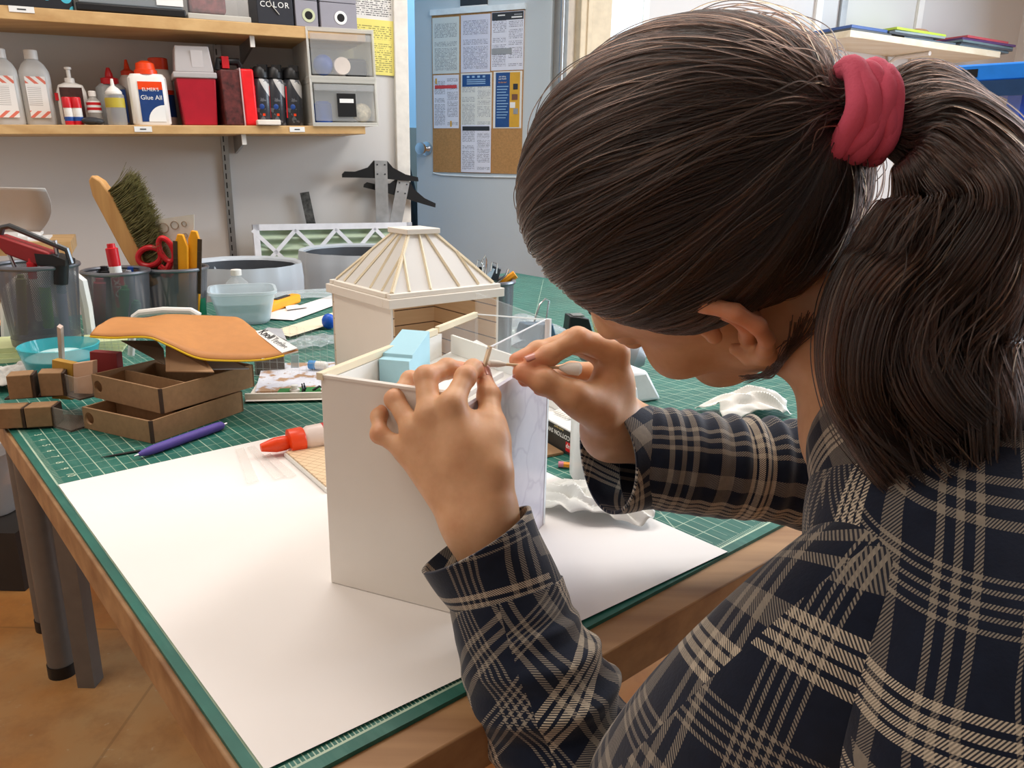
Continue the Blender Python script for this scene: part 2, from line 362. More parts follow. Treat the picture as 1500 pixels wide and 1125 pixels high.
for i in range(4): strip_on(n, w_, h_, .2+i*.17, .915, .28+i*.17, .95, mat('notice_pale', (150, 185, 220), .5), 'seal', .0026)
for yy in (.88, .845, .81): strip_on(n, w_, h_, .2, yy-.009, .8, yy+.008, mat('notice_pale', (150, 185, 220), .5), 'heading_line', .0026)
n, w_, h_ = notice([(724, 106), (766, 103), (764, 187), (723, 189)], paper_text('notice_plain', (228, 228, 224), (200, 200, 200), 10, 10), 'poster in dark blue and gold beside the pale sheets on the door')
strip_on(n, w_, h_, .08, .02, .58, .98, NAVY, 'blue_panel'); strip_on(n, w_, h_, .58, .02, .93, .98, GOLD, 'gold_panel')
for s_, yy, mm in (('Job Safety', .91, LABELW), ('and Health', .87, LABELW), ("It's the law!", .81, YELLOW)):
    m_ = Matrix.Translation((.32*w_, yy*h_, .0024)); o_ = txt(s_, w_*.062, m_, mm, n)
for k in range(12): strip_on(n, w_, h_, .13, .73-k*.05, .53-(k % 3)*.04, .745-k*.05, mat('notice_pale', (150, 185, 220), .5), 'text_line', .0026)
for x0, y0, q, mm in ((.7, .68, .16, CHAR), (.66, .5, .2, mat('notice_brown', (120, 80, 60), .5)), (.6, .36, .18, LABELW), (.72, .25, .16, GREY1)): strip_on(n, w_, h_, x0, y0, x0+q, y0+.1, mm, 'photo_panel', .0026)
n, w_, h_ = notice([(676, 184), (720, 182), (720, 253), (677, 252)], PT5, 'white sheet with a black bar hanging lowest on the door', .0065)
strip_on(n, w_, h_, .05, .88, .95, .97, CHAR, 'header_bar')
xs = dhit(695, 3); f = frame(DM @ Vector((xs[0], sg*.019, xs[1])), DM.to_3x3() @ Vector((-1, 0, 0)), UP)
m = MB(); m.box((0, .03, .004), (.135, .09, .008)); o = obj('door_sign', m, CHAR, None, 'small dark sign with white edge above the notices', 'sign', M=f, bevel=.002); m = MB(); m.box((0, -.018, .006), (.135, .006, .008)); obj('sign_edge', m, LABELW, o)
# something dark hanging in the corridor
b_ = A(605, 235, 4.35); m = MB(); m.tube([b_+Vector((-.06, 0, .1)), b_+Vector((-.03, 0, -.1)), b_+Vector((0, 0, -.32)), b_+Vector((.0, 0, -.6)), b_+Vector((-.02, 0, -1.0))], [.012, .03, .05, .09, .1], 10)
obj('coat', m, mat('black_cloth', (24, 26, 28), .9), None, 'dark coat hanging in the blue corridor past the door', 'coat')
# ---------------------------------------------------------------- wall shelves
def shelf_frame(pl, pr):
    s1 = s_of(535, -.28); p1 = A(535, pr, (P0+AD*s1).y); p0 = A(0, pl, 2.35); return frame(p0, p1-p0, BD), (p1-p0).length
SL, LL = shelf_frame(182.4, 184.5); SU, LU = shelf_frame(7.0, 45.0)
def wshelf(F, L, label, th):
    t = thing('wall_shelf', label, 'shelf', F @ Vector((0, 0, 0)))
    m = MB(); m.box(((L-.35)/2, .14, -th/2), (L+.35, .28, th), F); obj('board', m, SHELFW, t, bevel=.002)
    for px in (330,):
        s = s_of(px+22, -.14); m = MB()
        m.hexa([F @ Vector((s-.004, .28, -th)), F @ Vector((s-.004, .03, -th)), F @ Vector((s-.004, .03, -th-.03)), F @ Vector((s-.004, .28, -th-.06))],
               [F @ Vector((s+.004, .28, -th)), F @ Vector((s+.004, .03, -th)), F @ Vector((s+.004, .03, -th-.03)), F @ Vector((s+.004, .28, -th-.06))])
        obj('bracket', m, STEEL, t)
        m = MB(); m.box((s, .026, -th-.016), (.014, .01, .034), F); obj('bracket_end', m, WHITE, t)
    return t
su_ = wshelf(SU, LU, 'upper wooden wall shelf holding grey boxes and dark bins', .036)
sl_ = wshelf(SL, LL, 'lower wooden wall shelf holding bottles and spray cans', .027)
def edge_label(F, px, w, par, yy=-.012):
    s = s_of(px, -.28); m = MB(); m.box((s, -.001, yy), (w, .002, .016), F); o = obj('edge_label', m, LABELW, par, 'white paper label on the shelf edge')
    m = MB(); m.box((s, -.0025, yy), (w*.35, .001, .003), F); obj('print', m, INK, par)
edge_label(SU, 37, .062, su_, -.008); edge_label(SL, 214, .05, sl_); edge_label(SL, 437, .05, sl_)
m = MB(); x = s_of(331, 0); rbox(m, x-.012, x+.012, -.014, 0, .62, 2.7); st = obj('shelf_standard', m, STEEL, None, 'slotted metal standard fixed upright on the wall behind the shelves', 'shelf standard')
m = MB()
for k in range(46): rbox(m, x-.006, x-.002, -.0152, -.0138, .66+k*.032, .68+k*.032)
obj('slots', m, BLACK, st)
def wall_sheet(name, x0, x1, y0, y1, ml, label, group=None):
    s0, s1 = s_of(x0, 0), s_of(x1, 0); Y = (WO+AD*(s0+s1)/2).y
    z1, z0 = A(0, y0, Y).z, A((x0+x1)/2, y1, Y).z; z1 = A((x0+x1)/2, y0, Y).z
    m = MB(); m.box(((s1-s0)/2, (z1-z0)/2, .001), (s1-s0, z1-z0, .0015)); return obj(name, m, ml, None, label, 'notice', group, M=frame(room(s0, -.004, z0), AD, UP), smooth=0)
wall_sheet('notice', 499, 584, -75, 30, paper_text('wall_notice', (226, 222, 216), (90, 88, 88), 36, 34), 'white printed sheet taped to the wall above the yellow one')
yl = wall_sheet('notice', 501, 583, 28, 109, paper_text('yellow_notice', (236, 222, 120), (150, 140, 80), 30, 26), 'yellow printed sheet taped to the wall beside the upper shelf end')
yl.location += Vector((BD.x, BD.y, 0))*-.0022

# ---- things on the lower shelf
def LS(s, t, z=0): return SL @ Vector((s, t, z))
def SM(s, t, F=None, ang=0): F = F or SL; return F @ Matrix.Translation((s, t, 0.0005)) @ Matrix.Rotation(ang, 4, 'Z')
JUG = glassy('translucent_jug', (226, 226, 224), .72, .35)
def alclabel():
    t = NT('alcohol_label'); g = t.sep(t.coord('Generated')); x, y = g[0], g[2]
    st = t.math('GREATER_THAN', t.math('FRACT', t.math('ADD', t.math('MULTIPLY', x, 2.2), t.math('MULTIPLY', t.math('ABSOLUTE', t.math('SUBTRACT', y, .5)), 5))), .55)
    ends = t.math('MAXIMUM', t.math('GREATER_THAN', y, .82), t.math('LESS_THAN', y, .17))
    ln = t.math('MULTIPLY', t.math('GREATER_THAN', t.math('FRACT', t.math('MULTIPLY', y, 22)), .6), t.between(y, .28, .76)); ln = t.math('MULTIPLY', ln, t.between(x, .08, .7))
    c = t.mix(t.math('MULTIPLY', st, ends), lin((240, 238, 236)), lin((226, 120, 100))); c = t.mix(t.math('MULTIPLY', ln, .45), c, lin((90, 80, 80)))
    t.lk(c, t.b.inputs['Base Color']); return t.mat
ALC = alclabel()
def jug(px, t, label):
    M = SM(s_of(px, t-.28), t); r = thing('alcohol_bottle', label, 'bottle', M.translation, 'alcohol bottles on the lower shelf')
    m = MB(); m.lathe([(.037, 0), (.041, .008), (.042, .14), (.040, .158), (.03, .178), (.018, .19), (.016, .2)], M, 32, 1, .68, sq=3.2); obj('body', m, JUG, r)
    m = MB(); m.lathe([(.0185, .192), (.0185, .217), (.016, .219)], M, 24); obj('cap', m, WHITE, r)
    m = MB(); m.box((.002, -.0335, .082), (.054, .001, .118), M); obj('printed_label', m, ALC, r, smooth=0)
jug(-20, .12, 'translucent alcohol bottle half out of frame at the far left'); jug(25, .125, 'translucent alcohol bottle second from the left end'); jug(70, .13, 'translucent alcohol bottle nearest the orange and white bottles')
CLEARB = glassy('clear_bottle', (225, 222, 214), .35, .15)
# pump bottle
M = SM(s_of(119, -.16), .12); r = thing('pump_bottle', 'white pump bottle with a dark printed front on the lower shelf', 'bottle', M.translation)
m = MB(); m.lathe([(.036, 0), (.041, .006), (.041, .1), (.034, .12), (.014, .128)], M, 28, 1, .6, sq=3); obj('body', m, WHITE, r)
m = MB(); m.lathe([(.014, .126), (.014, .14), (.006, .142), (.006, .165), (.01, .166), (.01, .172), (0, .174)], M, 16); obj('pump', m, WHITE, r)
m = MB(); m.box((0, -.0255, .065), (.062, .001, .094), M); obj('printed_label', m, mat('soap_label', (70, 40, 34), .5, var=.5, scale=40), r)
m = MB(); m.box((-.04, -.01, .085), (.012, .012, .022), M); obj('clip', m, REDP, r)
# glue sticks
for i, px in enumerate((110, 123)):
    M = SM(s_of(px, -.23), .05); r = thing('glue_stick', 'glue stick with red cap, %s of the pair in front of the pump bottle' % ('left' if i == 0 else 'right'), 'glue stick', M.translation, 'pair of glue sticks')
    m = MB(); m.lathe([(.012, .0), (.013, .002), (.013, .05)], M, 18); obj('body', m, WHITE, r); m = MB(); m.lathe([(.0138, .05), (.0138, .078), (.012, .081)], M, 18); obj('cap', m, REDP, r)
    m = MB(); m.lathe([(.0136, .012), (.0136, .024)], M, 18); obj('band', m, BLUEP, r); m = MB(); m.lathe([(.0138, 0), (.0138, .012)], M, 18); obj('base', m, REDP, r)
M = SM(s_of(148, -.2), .08); r = thing('small_bottle', 'small clear bottle with red striped label on the lower shelf', 'bottle', M.translation)
m = MB(); m.lathe([(.018, 0), (.02, .004), (.02, .07), (.01, .082), (.009, .088)], M, 20); obj('body', m, CLEARB, r); m = MB(); m.lathe([(.011, .086), (.011, .1), (.009, .102)], M, 16); obj('cap', m, WHITE, r)
m = MB(); [m.lathe([(.0204, z), (.0204, z+.008)], M, 20) for z in (.045, .06)]; obj('red_stripes', m, REDP, r); m = MB(); m.lathe([(.0203, .038), (.0203, .072)], M, 20); obj('printed_label', m, LABELW, r)
m = MB(); m.ball((0, 0, .012), (.028, .02, .012), 14, SM(s_of(141, -.24), .03)); m.ball((.02, -.006, .01), (.016, .012, .01), 12, SM(s_of(141, -.24), .03)); obj('clay_lump', m, DKGREY, None, 'small dark grey lump beside the glue sticks', 'clay')
# bottle with red twist tops
M = SM(s_of(176, -.12), .16); r = thing('glue_bottle', 'grey bottle with red twist top behind the small white nozzle bottle', 'bottle', M.translation, 'glue bottles on the lower shelf')
m = MB(); m.lathe([(.04, 0), (.044, .006), (.044, .118), (.03, .13)], M, 28, 1, .55, sq=3.5); obj('body', m, mat('grey_translucent', (168, 172, 174), .35), r)
m = MB(); m.lathe([(.026, .128), (.026, .146), (.012, .15), (.011, .16), (.005, .178), (0, .179)], M, 20); obj('twist_cap', m, REDP, r)
m = MB(); m.box((.016, -.0246, .062), (.05, .001, .1), M); obj('printed_label', m, BLUEP, r)
M = SM(s_of(179, -.23), .05); r = thing('nozzle_bottle', 'small clear glue bottle with white cone tip in front of the red top', 'bottle', M.translation, 'glue bottles on the lower shelf')
m = MB(); m.lathe([(.026, 0), (.028, .004), (.028, .088), (.022, .094)], M, 24); obj('body', m, CLEARB, r)
m = MB(); m.lathe([(.024, .092), (.024, .098), (.016, .108), (.006, .116), (.004, .136), (0, .137)], M, 18); obj('nozzle', m, WHITE, r)
m = MB(); m.lathe([(.0284, .052), (.0284, .08)], M, 24); obj('printed_label', m, mat('yellow_label', (190, 170, 60), .5), r)
def logo_bottle(px, t, w, h, cap, label, text=True):
    M = SM(s_of(px, t-.28), t); r = thing('glue_bottle', label, 'bottle', M.translation, 'glue bottles on the lower shelf')
    m = MB(); m.lathe([(w*.46, 0), (w*.5, .006), (w*.5, h*.92), (w*.42, h)], M, 32, 1, .6, sq=5); obj('body', m, WHITE, r)
    m = MB(); m.lathe([(w*.3, h-.001), (w*.3, h+.012), (w*.26, h+.014), (w*.24, h+.032), (w*.1, h+.04), (0, h+.04)], M, 28); obj('cap', m, ORANGE, r)
    y = -w*.3-.0006; lw, lh = w*.62, h*.78; F = M @ Matrix.Translation((w*.05, y, h*.46)) @ Matrix.Rotation(PI/2, 4, 'X')
    m = MB(); m.box((0, 0, 0), (lw, lh, .001), F); lb = obj('printed_label', m, mat('glue_label_blue', (28, 62, 120), .4), r)
    m = MB(); m.box((0, lh*.4, .0006), (lw, lh*.2, .001), F); obj('orange_band', m, ORANGE, lb)
    m = MB(); m.prism([(lw*.5, -lh*.5)]+[(lw*.5-lw*.72*math.cos(a), -lh*.5+lh*.42*math.sin(a)) for a in np.linspace(0, PI/2, 9)], .001, F, .0002); obj('white_curve', m, LABELW, lb)
    if text: txt("ELMER'S", lw*.2, F @ Matrix.Translation((0, lh*.3, .001)), LABELW, lb); txt('Glue All', lw*.27, F @ Matrix.Translation((0, lh*.1, .001)), LABELW, lb)
    return r
logo_bottle(229, .06, .112, .152, 0, 'large white glue bottle with orange cap and blue label on the shelf')
M = SM(s_of(248, -.1), .18); r = thing('glue_bottle', 'tall round glue bottle with orange cap behind the large white one', 'bottle', M.translation, 'glue bottles on the lower shelf')
m = MB(); m.lathe([(.036, 0), (.038, .005), (.038, .15), (.034, .172), (.028, .18)], M, 28); obj('body', m, WHITE, r); m = MB(); m.lathe([(.03, .178), (.03, .212), (.027, .214)], M, 24); obj('cap', m, ORANGE, r)
m = MB(); m.lathe([(.0384, .03), (.0384, .112)], M, 28); m.m = 1; m.lathe([(.0388, .1), (.0388, .114)], M, 28); obj('printed_label', m, [BLUEP, ORANGE], r)
M = SM(s_of(203, -.08), .2); r = thing('glue_bottle', 'glue bottle with pointed orange tip, mostly hidden behind the large one', 'bottle', M.translation, 'glue bottles on the lower shelf')
m = MB(); m.lathe([(.026, 0), (.028, .005), (.028, .145), (.02, .16)], M, 24); obj('body', m, WHITE, r); m = MB(); m.lathe([(.02, .158), (.02, .172), (.009, .18), (.004, .208), (0, .209)], M, 18); obj('cap', m, ORANGE, r)
# red bin with an upturned clear tub on it
def taper(m, M, w0, d0, w1, d1, z0, z1, c=(0, 0)): m.hexa([M @ Vector((c[0]+a*w0/2, c[1]+b*d0/2, z0)) for a, b in ((-1,-1),(1,-1),(1,1),(-1,1))], [M @ Vector((c[0]+a*w1/2, c[1]+b*d1/2, z1)) for a, b in ((-1,-1),(1,-1),(1,1),(-1,1))]); return m
M = SM(s_of(297, -.19), .09); r = obj('plastic_bin', taper(MB(), M, .1, .12, .118, .14, 0, .142), mat('bin_red', (176, 24, 44), .4), None, 'red plastic bin under an upturned frosted tub', 'bin', bevel=.004)
m = MB(); taper(m, M @ Matrix.Translation((-.002, 0, 0)), .13, .15, .13, .15, .1425, .16); taper(m, M @ Matrix.Translation((-.002, 0, 0)), .116, .136, .1, .12, .16, .238)
r = obj('plastic_tub', m, glassy('frosted_tub', (222, 216, 216), .62, .3), None, 'frosted clear tub turned upside down on the red bin', 'tub', bevel=.003); m = MB(); m.box((.01, -.066, .2), (.035, .002, .05), M); obj('embossed_panel', m, glassy('frosted_tub', (222, 216, 216), .62), r)
# red tool case
M = SM(s_of(350, -.19), .09, ang=.12); r = thing('tool_case', 'red and dark tool case with a black handle on the lower shelf', 'case', M.translation)
m = MB(); m.box((-.02, 0, .085), (.062, .15, .17), M); obj('body', m, mat('case_print', (86, 34, 32), .5, var=.6, scale=60), r, bevel=.004)
m = MB(); m.box((.0325, 0, .0875), (.042, .155, .175), M); obj('red_lid', m, mat('bright_red', (235, 30, 36), .35), r, bevel=.006)
m = MB(); m.box((.0095, 0, .0875), (.004, .158, .178), M); obj('clear_rim', m, mat('rim', (200, 170, 170), .3), r)
m = MB(); m.tube([M @ Vector((-.045, -.02, .172)), M @ Vector((-.042, -.02, .2)), M @ Vector((.02, -.02, .2)), M @ Vector((.03, -.02, .172))], .012, 10); m.m = 1; m.box((-.022, -.02, .196), (.022, .03, .036), M); obj('handle', m, [BLACK, REDP], r)
# spray cans
def canm():
    t = NT('duster_print'); g = t.sep(t.coord('Object')); n = t.noise(40, 2)
    c = t.mix(t.math('GREATER_THAN', t.math('ADD', g[2], t.math('MULTIPLY', g[0], 1.9)), .15), lin((46, 48, 54)), lin((190, 188, 186)))
    c = t.mix(t.math('GREATER_THAN', n, .62), c, lin((96, 98, 104))); t.lk(c, t.b.inputs['Base Color']); t.b.inputs['Roughness'].default_value = .3; return t.mat
CAN = canm()
proto = None
for px, t, lb in ((433, .06, 'black spray duster can nearest the clear drawers'), (409, .06, 'black spray duster can, middle of the front row'), (389, .06, 'black spray duster can nearest the red case'), (399, .13, 'black spray duster can behind and left in the back row'), (424, .13, 'black spray duster can behind and right in the back row')):
    M = SM(s_of(px, t-.28), t)
    if proto is None:
        r = proto = thing('duster_can', lb, 'spray can', (0, 0, 0), 'spray duster cans')
        m = MB(); m.lathe([(.03, 0), (.032, .003), (.032, .13), (.026, .146), (.02, .15)]); obj('can', m, CAN, r)
        m = MB(); m.lathe([(.022, .148), (.027, .152), (.027, .175), (.02, .186), (0, .186)]); m.box((.012, -.012, .182), (.03, .014, .02)); m.box((-.024, 0, .165), (.012, .018, .036)); obj('trigger_cap', m, BLACK, r)
        m = MB(); m.ball((.008, -.031, .06), (.009, .002, .009), 12); obj('blue_badge', m, BLUEP, r); m = MB(); m.box((-.012, -.0305, .075), (.004, .001, .1)); obj('red_stripe', m, REDP, r)
        m = MB(); m.box((.014, -.03, .035), (.008, .002, .008)); obj('orange_badge', m, ORANGE, r); r.location = M.translation
    else: dup(proto, M.translation, 0, lb)
m = MB(); m.box((0, 0, .009), (.075, .05, .017), SM(s_of(396, -.27), .012)); obj('eraser_box', m, mat('cream_card', (236, 226, 214), .6), None, 'flat white box lying at the shelf edge before the spray cans', 'box', bevel=.003)
# clear drawer units
BINC = glassy('clear_drawer', (228, 230, 232), .16, .12); BINW = glassy('drawer_shell', (226, 224, 216), .62, .3)
def drawer_unit(z, h, label, extra):
    M = SM(s_of(499, -.19), .115) @ Matrix.Translation((0, 0, z)); w, d = .225, .25; r = thing('drawer_unit', label, 'drawer unit', M.translation, 'stacked clear drawer units')
    m = MB(); m.box((0, 0, h-.006), (w, d, .012), M); m.box((0, 0, .005), (w, d, .01), M)
    for sx in (-1, 1): m.box((sx*(w/2-.003), 0, h/2), (.006, d, h), M)
    m.box((0, d/2-.003, h/2), (w, .006, h), M); obj('shell', m, BINW, r, bevel=.002)
    m = MB(); m.box((0, -d/2+.003, h/2), (w-.02, .004, h-.03), M); m.box((0, -d/2-.004, h*.82), (w-.02, .012, .02), M); obj('drawer_front', m, BINC, r, bevel=.002)
    extra(M, r, w, d, h)
def ex_top(M, r, w, d, h):
    def q(nm, mm, c, rad, lb, cat):
        m = MB(); m.ball(c, rad, 18, M); obj(nm, m, mm, None, lb, cat)
    q('blue_ball', BLUEP, (-.055, -.08, .048), .034, 'blue ball seen inside the upper clear drawer', 'ball')
    m = MB(); m.cyl(M @ Vector((.005, -.105, .045)), M @ Vector((.005, -.06, .045)), .028); tr = obj('tape_roll', m, mat('cream_tape', (238, 220, 205), .6), None, 'cream tape roll inside the upper clear drawer', 'tape')
    m = MB(); m.box((.062, -.06, .042), (.07, .05, .06), M); obj('small_box', m, DKGREY, None, 'dark grey box inside the upper clear drawer', 'box', bevel=.01)
def ex_bot(M, r, w, d, h):
    m = MB(); m.box((.005, -d/2-.002, .066), (.064, .003, .075), M); lb = obj('drawer_label', m, BLACK, r, 'black card label'); m = MB(); m.box((.005, -d/2-.0042, .08), (.048, .001, .013), M); obj('label_strip', m, LABELW, lb)
    m = MB(); m.lathe([(.03, 0), (.03, .06), (.02, .07), (0, .07)], M @ Matrix.Translation((-.065, -.07, .011))); obj('jar', m, BLUEP, None, 'blue jar inside the lower clear drawer', 'jar')
    m = MB(); m.ball((.07, -.07, .045), (.035, .03, .032), 16, M); obj('wrapped_bundle', m, mat('cream_bundle', (226, 214, 186), .5, var=.3, scale=80), None, 'cream wrapped bundle inside the lower clear drawer', 'bundle')
drawer_unit(.0, .148, 'lower clear drawer unit with black label card', ex_bot); drawer_unit(.1485, .158, 'upper clear drawer unit directly under the shelf above', ex_top)
# ---- things on the upper shelf
def US(px, t): return SU @ Matrix.Translation((s_of(px, t-.28), t, .0006))
def bfly():
    t = NT('butterfly_print'); v = t.new('ShaderNodeTexVoronoi'); v.inputs['Scale'].default_value = 22; t.lk(t.coord(), v.inputs['Vector'])
    t.lk(t.mix(t.math('LESS_THAN', v.outputs['Distance'], .33), lin((20, 24, 32)), lin((70, 180, 205))), t.b.inputs['Base Color']); return t.mat
sa_, sb_ = s_of(-10, -.28), s_of(110, -.28); m = MB(); m.box((0, 0, .09), (sb_-sa_, .2, .18), SU @ Matrix.Translation(((sa_+sb_)/2, .12, .0006))); obj('patterned_box', m, bfly(), None, 'black box with turquoise pattern at the left end of the upper shelf', 'box', bevel=.003)
sa_, sb_ = s_of(113, -.28), s_of(269, -.28); wb_ = sb_-sa_-.004; M = SU @ Matrix.Translation(((sa_+sb_)/2, .13, .0006)); r = thing('storage_bin', 'grey bin standing on a black tray on the upper shelf', 'bin', M.translation)
m = MB(); m.box((0, 0, .012), (wb_, .25, .022), M); obj('black_tray', m, BLACK, r, bevel=.004); m = MB(); m.box((0, .005, .105), (wb_-.012, .23, .162), M); obj('body', m, glassy('grey_bin', (150, 156, 160), .75, .3), r, bevel=.004)
m = MB(); m.box((wb_*.36, -.112, .07), (.075, .003, .075), M); obj('printed_label', m, LABELW, r)
sa_, sb_ = s_of(271, -.28), s_of(361, -.28); wb_ = sb_-sa_; M = SU @ Matrix.Translation(((sa_+sb_)/2, .14, .0006)); r = thing('storage_bin', 'clear plastic bin beside the black box on the upper shelf', 'bin', M.translation)
m = MB(); m.box((0, 0, .01), (wb_, .24, .018), M); obj('base', m, BINW, r, bevel=.003); m = MB(); m.box((0, 0, .1), (wb_-.01, .23, .162), M); obj('body', m, BINC, r, bevel=.004)
m = MB(); m.box((-.03, -.06, .055), (.11, .07, .06), M); obj('cloth_bundle', m, mat('red_brown_contents', (120, 60, 60), .7, var=.5, scale=50), None, 'red brown bundle inside the clear bin on the upper shelf', 'bundle', bevel=.01)
M = US(389, .09); r = obj('card_box', MB().box((0, 0, .09), (s_of(414, -.27)-s_of(363, -.27), .16, .18), M), mat('charcoal_box', (40, 42, 50), .5), None, 'black box printed COLOR in white on the upper shelf', 'box', bevel=.002)
F = M @ Matrix.Translation((0, -.0806, .0)) @ Matrix.Rotation(PI/2, 4, 'X')
for i, ch in enumerate('COLOR'): txt(ch, .024, F @ Matrix.Translation((-.038+i*.019, .058, .0005)), LABELW, r, 'printed_letter')
m = MB(); m.tube([F @ Vector(p) for p in ((.012, .03, .001), (-.012, .058, .001), (-.02, .085, .001), (-.012, .1, .001), (.002, .108, .001))], .005, 6, flat=.2); obj('brush_stroke', m, LABELW, r); m = MB(); m.ball((.002, .09, 0), (.008, .011, .001), 12, F); obj('dot', m, mat('cream_dot', (225, 200, 160), .5), r)
GB = mat('grey_magazine_box', (150, 148, 158), .6, var=.03)
for i, (px, w, z, lb) in enumerate(((430, .075, 0, 'grey file box, lower left of four on the upper shelf'), (474, .125, 0, 'grey file box, lower right of four on the upper shelf'), (430, .075, .0805, 'grey file box, upper left of four on the upper shelf'), (474, .125, .0805, 'grey file box, upper right of four on the upper shelf'))):
    M = US(px, .12) @ Matrix.Translation((0, 0, z)); r = obj('file_box', MB().box((0, 0, .04), (w-.003, .22, .079), M), GB, None, lb, 'file box', 'grey file boxes on the upper shelf', bevel=.0015)
    F = M @ Matrix.Translation((.006, -.1105, .035)) @ Matrix.Rotation(PI/2, 4, 'X')
    m = MB(); m.lathe([(.021, 0), (.021, .001), (.013, .001)], F, 24); obj('ring', m, mat('ring_pale', (200, 205, 170), .5) if i != 1 else LABELW, r); m = MB(); m.lathe([(.0128, 0), (.0128, .0012)], F, 20); obj('finger_hole', m, BLACK if z == 0 else LABELW, r)
# ---------------------------------------------------------------- right hand shelf with magazines
Yr = 4.2; pl, pr = A(1221, 43, 3.95), None
sR0, sR1 = s_of(1221, -.3), s_of(1437, -.3); q0 = WO+BD*-.3+AD*sR0; q1 = WO+BD*-.3+AD*sR1
z0 = A(1221, 43, q0.y).z; z1 = A(1437, 75, q1.y).z
FR_ = frame(Vector((q0.x, q0.y, z0)), Vector((q1.x, q1.y, z1))-Vector((q0.x, q0.y, z0)), BD); LR = (q1-q0).length
r = thing('wall_shelf', 'pale wooden wall shelf holding magazines at the right', 'shelf', FR_.translation)
m = MB(); m.box((LR/2, .15, -.015), (LR, .3, .03), FR_); obj('board', m, wood('pale_shelf_wood', (232, 220, 196), (218, 200, 168), 0, .6), r, bevel=.002)
for k in (.58,):
    m = MB(); m.tube([FR_ @ Vector((LR*k, .285, -.16)), FR_ @ Vector((LR*k, .285, -.06)), FR_ @ Vector((LR*k, .25, -.04)), FR_ @ Vector((LR*k, .06, -.04))], .011, 8); obj('bracket', m, WHITE, r)
for px in (1171, 1205, 1312):
    x = s_of(px, -.0); m = MB(); rbox(m, x-.02, x+.02, -.016, 0, 1.1 if px == 1312 else 1.6, 2.75); obj('shelf_standard', m, STEEL if px == 1205 else WHITE, None, {1171: 'white upright standard left of the magazine shelf', 1205: 'shiny metal standard above the magazine shelf', 1312: 'white upright standard behind the magazines'}[px], 'shelf standard')
mags = [(.02, .16, .0, .27, (74, 76, 78), 0), (.02, .18, .0, .24, (60, 90, 150), .012), (.36, .20, 0, .36, (96, 110, 120), -.03), (.24, .22, .012, .33, (70, 74, 80), .05), (.30, .2, .026, .34, (150, 160, 160), -.04), (.29, .2, .036, .36, (190, 215, 70), .02), (.72, .22, 0, .4, (92, 110, 120), .02), (.74, .22, .02, .4, (74, 80, 88), -.02), (.73, .22, .036, .42, (110, 130, 136), .03), (.74, .22, .05, .42, (90, 60, 110), -.01), (.76, .22, .062, .34, (190, 80, 90), .03)]
names = ['grey magazine flat at the left end of the right shelf', 'blue magazine lying on the grey one at the shelf left', 'slate magazine under the green pile', 'dark magazine in the green pile, second from below', 'pale grey magazine just under the lime one', 'lime green magazine on top of the middle pile', 'slate folder at the bottom of the right pile', 'dark folder second from the bottom of the right pile', 'grey green folder in the middle of the right pile', 'purple folder near the top of the right pile', 'pink magazine topping the right pile']
zz = {}
for (fs, t, z, w, c, a), lb in zip(mags, names):
    key = 0 if fs < .2 else (1 if fs < .6 else 2); z = zz.get(key, .0006); hgt = .011 if key else .013; zz[key] = z+hgt+.0004
    m = MB(); m.box((0, 0, hgt/2), (w, .24, hgt), FR_ @ Matrix.Translation((LR*fs+w/2 if fs < .9 else 0, .14, z)) @ Matrix.Rotation(a, 4, 'Z')); obj('magazine', m, mat('mag_%d_%d' % (c[0], c[2]), c, .4), None, lb, 'magazine', 'magazines on the right shelf', bevel=.001)
M = FR_ @ Matrix.Translation((LR*.66, .2, zz[1])) ; m = MB(); m.lathe([(.12, 0), (.09, .03), (.04, .05), (0, .052)], M, 24, 1, .35); obj('paper_bundle', m, mat('tan_cloth', (196, 150, 110), .8), None, 'tan rounded bundle lying behind the lime magazine', 'bundle')
# ---------------------------------------------------------------- big blue cutter on the right
BLUEF = mat('blue_enamel', (30, 120, 215), .35); BLUED = mat('deep_blue_enamel', (38, 78, 190), .35)
b0, b1 = A(1120, 118, 2.7), A(1560, 92, 2.45)
r = thing('paper_cutter', 'large blue framed cutting machine behind the ponytail', 'machine', ((b0.x+b1.x)/2, (b0.y+b1.y)/2, 0))
F = along(b0, b1); L = (b1-b0).length
m = MB(); m.box((L/2, 0, -.02), (L, .12, .05), F); obj('top_beam', m, BLUEF, r, bevel=.006); m = MB(); m.box((L/2, -.062, -.066), (L, .01, .045), F); obj('scale_bar', m, mat('steel_blue', (52, 84, 130), .3, .6), r)
m = MB(); m.box((L*.64, -.061, -.02), (.13, .004, .022), F); obj('slot', m, BLACK, r)
e0, e1 = A(1440, 112, 2.6), A(1620, 190, 2.6); m = MB(); F2 = along(e0, e1); m.box(((e1-e0).length/2, 0, 0), ((e1-e0).length, .05, .05), F2); obj('strut', m, BLUED, r)
for q in (.12, .9):
    p = F @ Vector((L*q, 0, -.04)); m = MB(); m.box((p.x, p.y, p.z/2), (.07, .07, p.z)); obj('leg', m, BLUED, r)
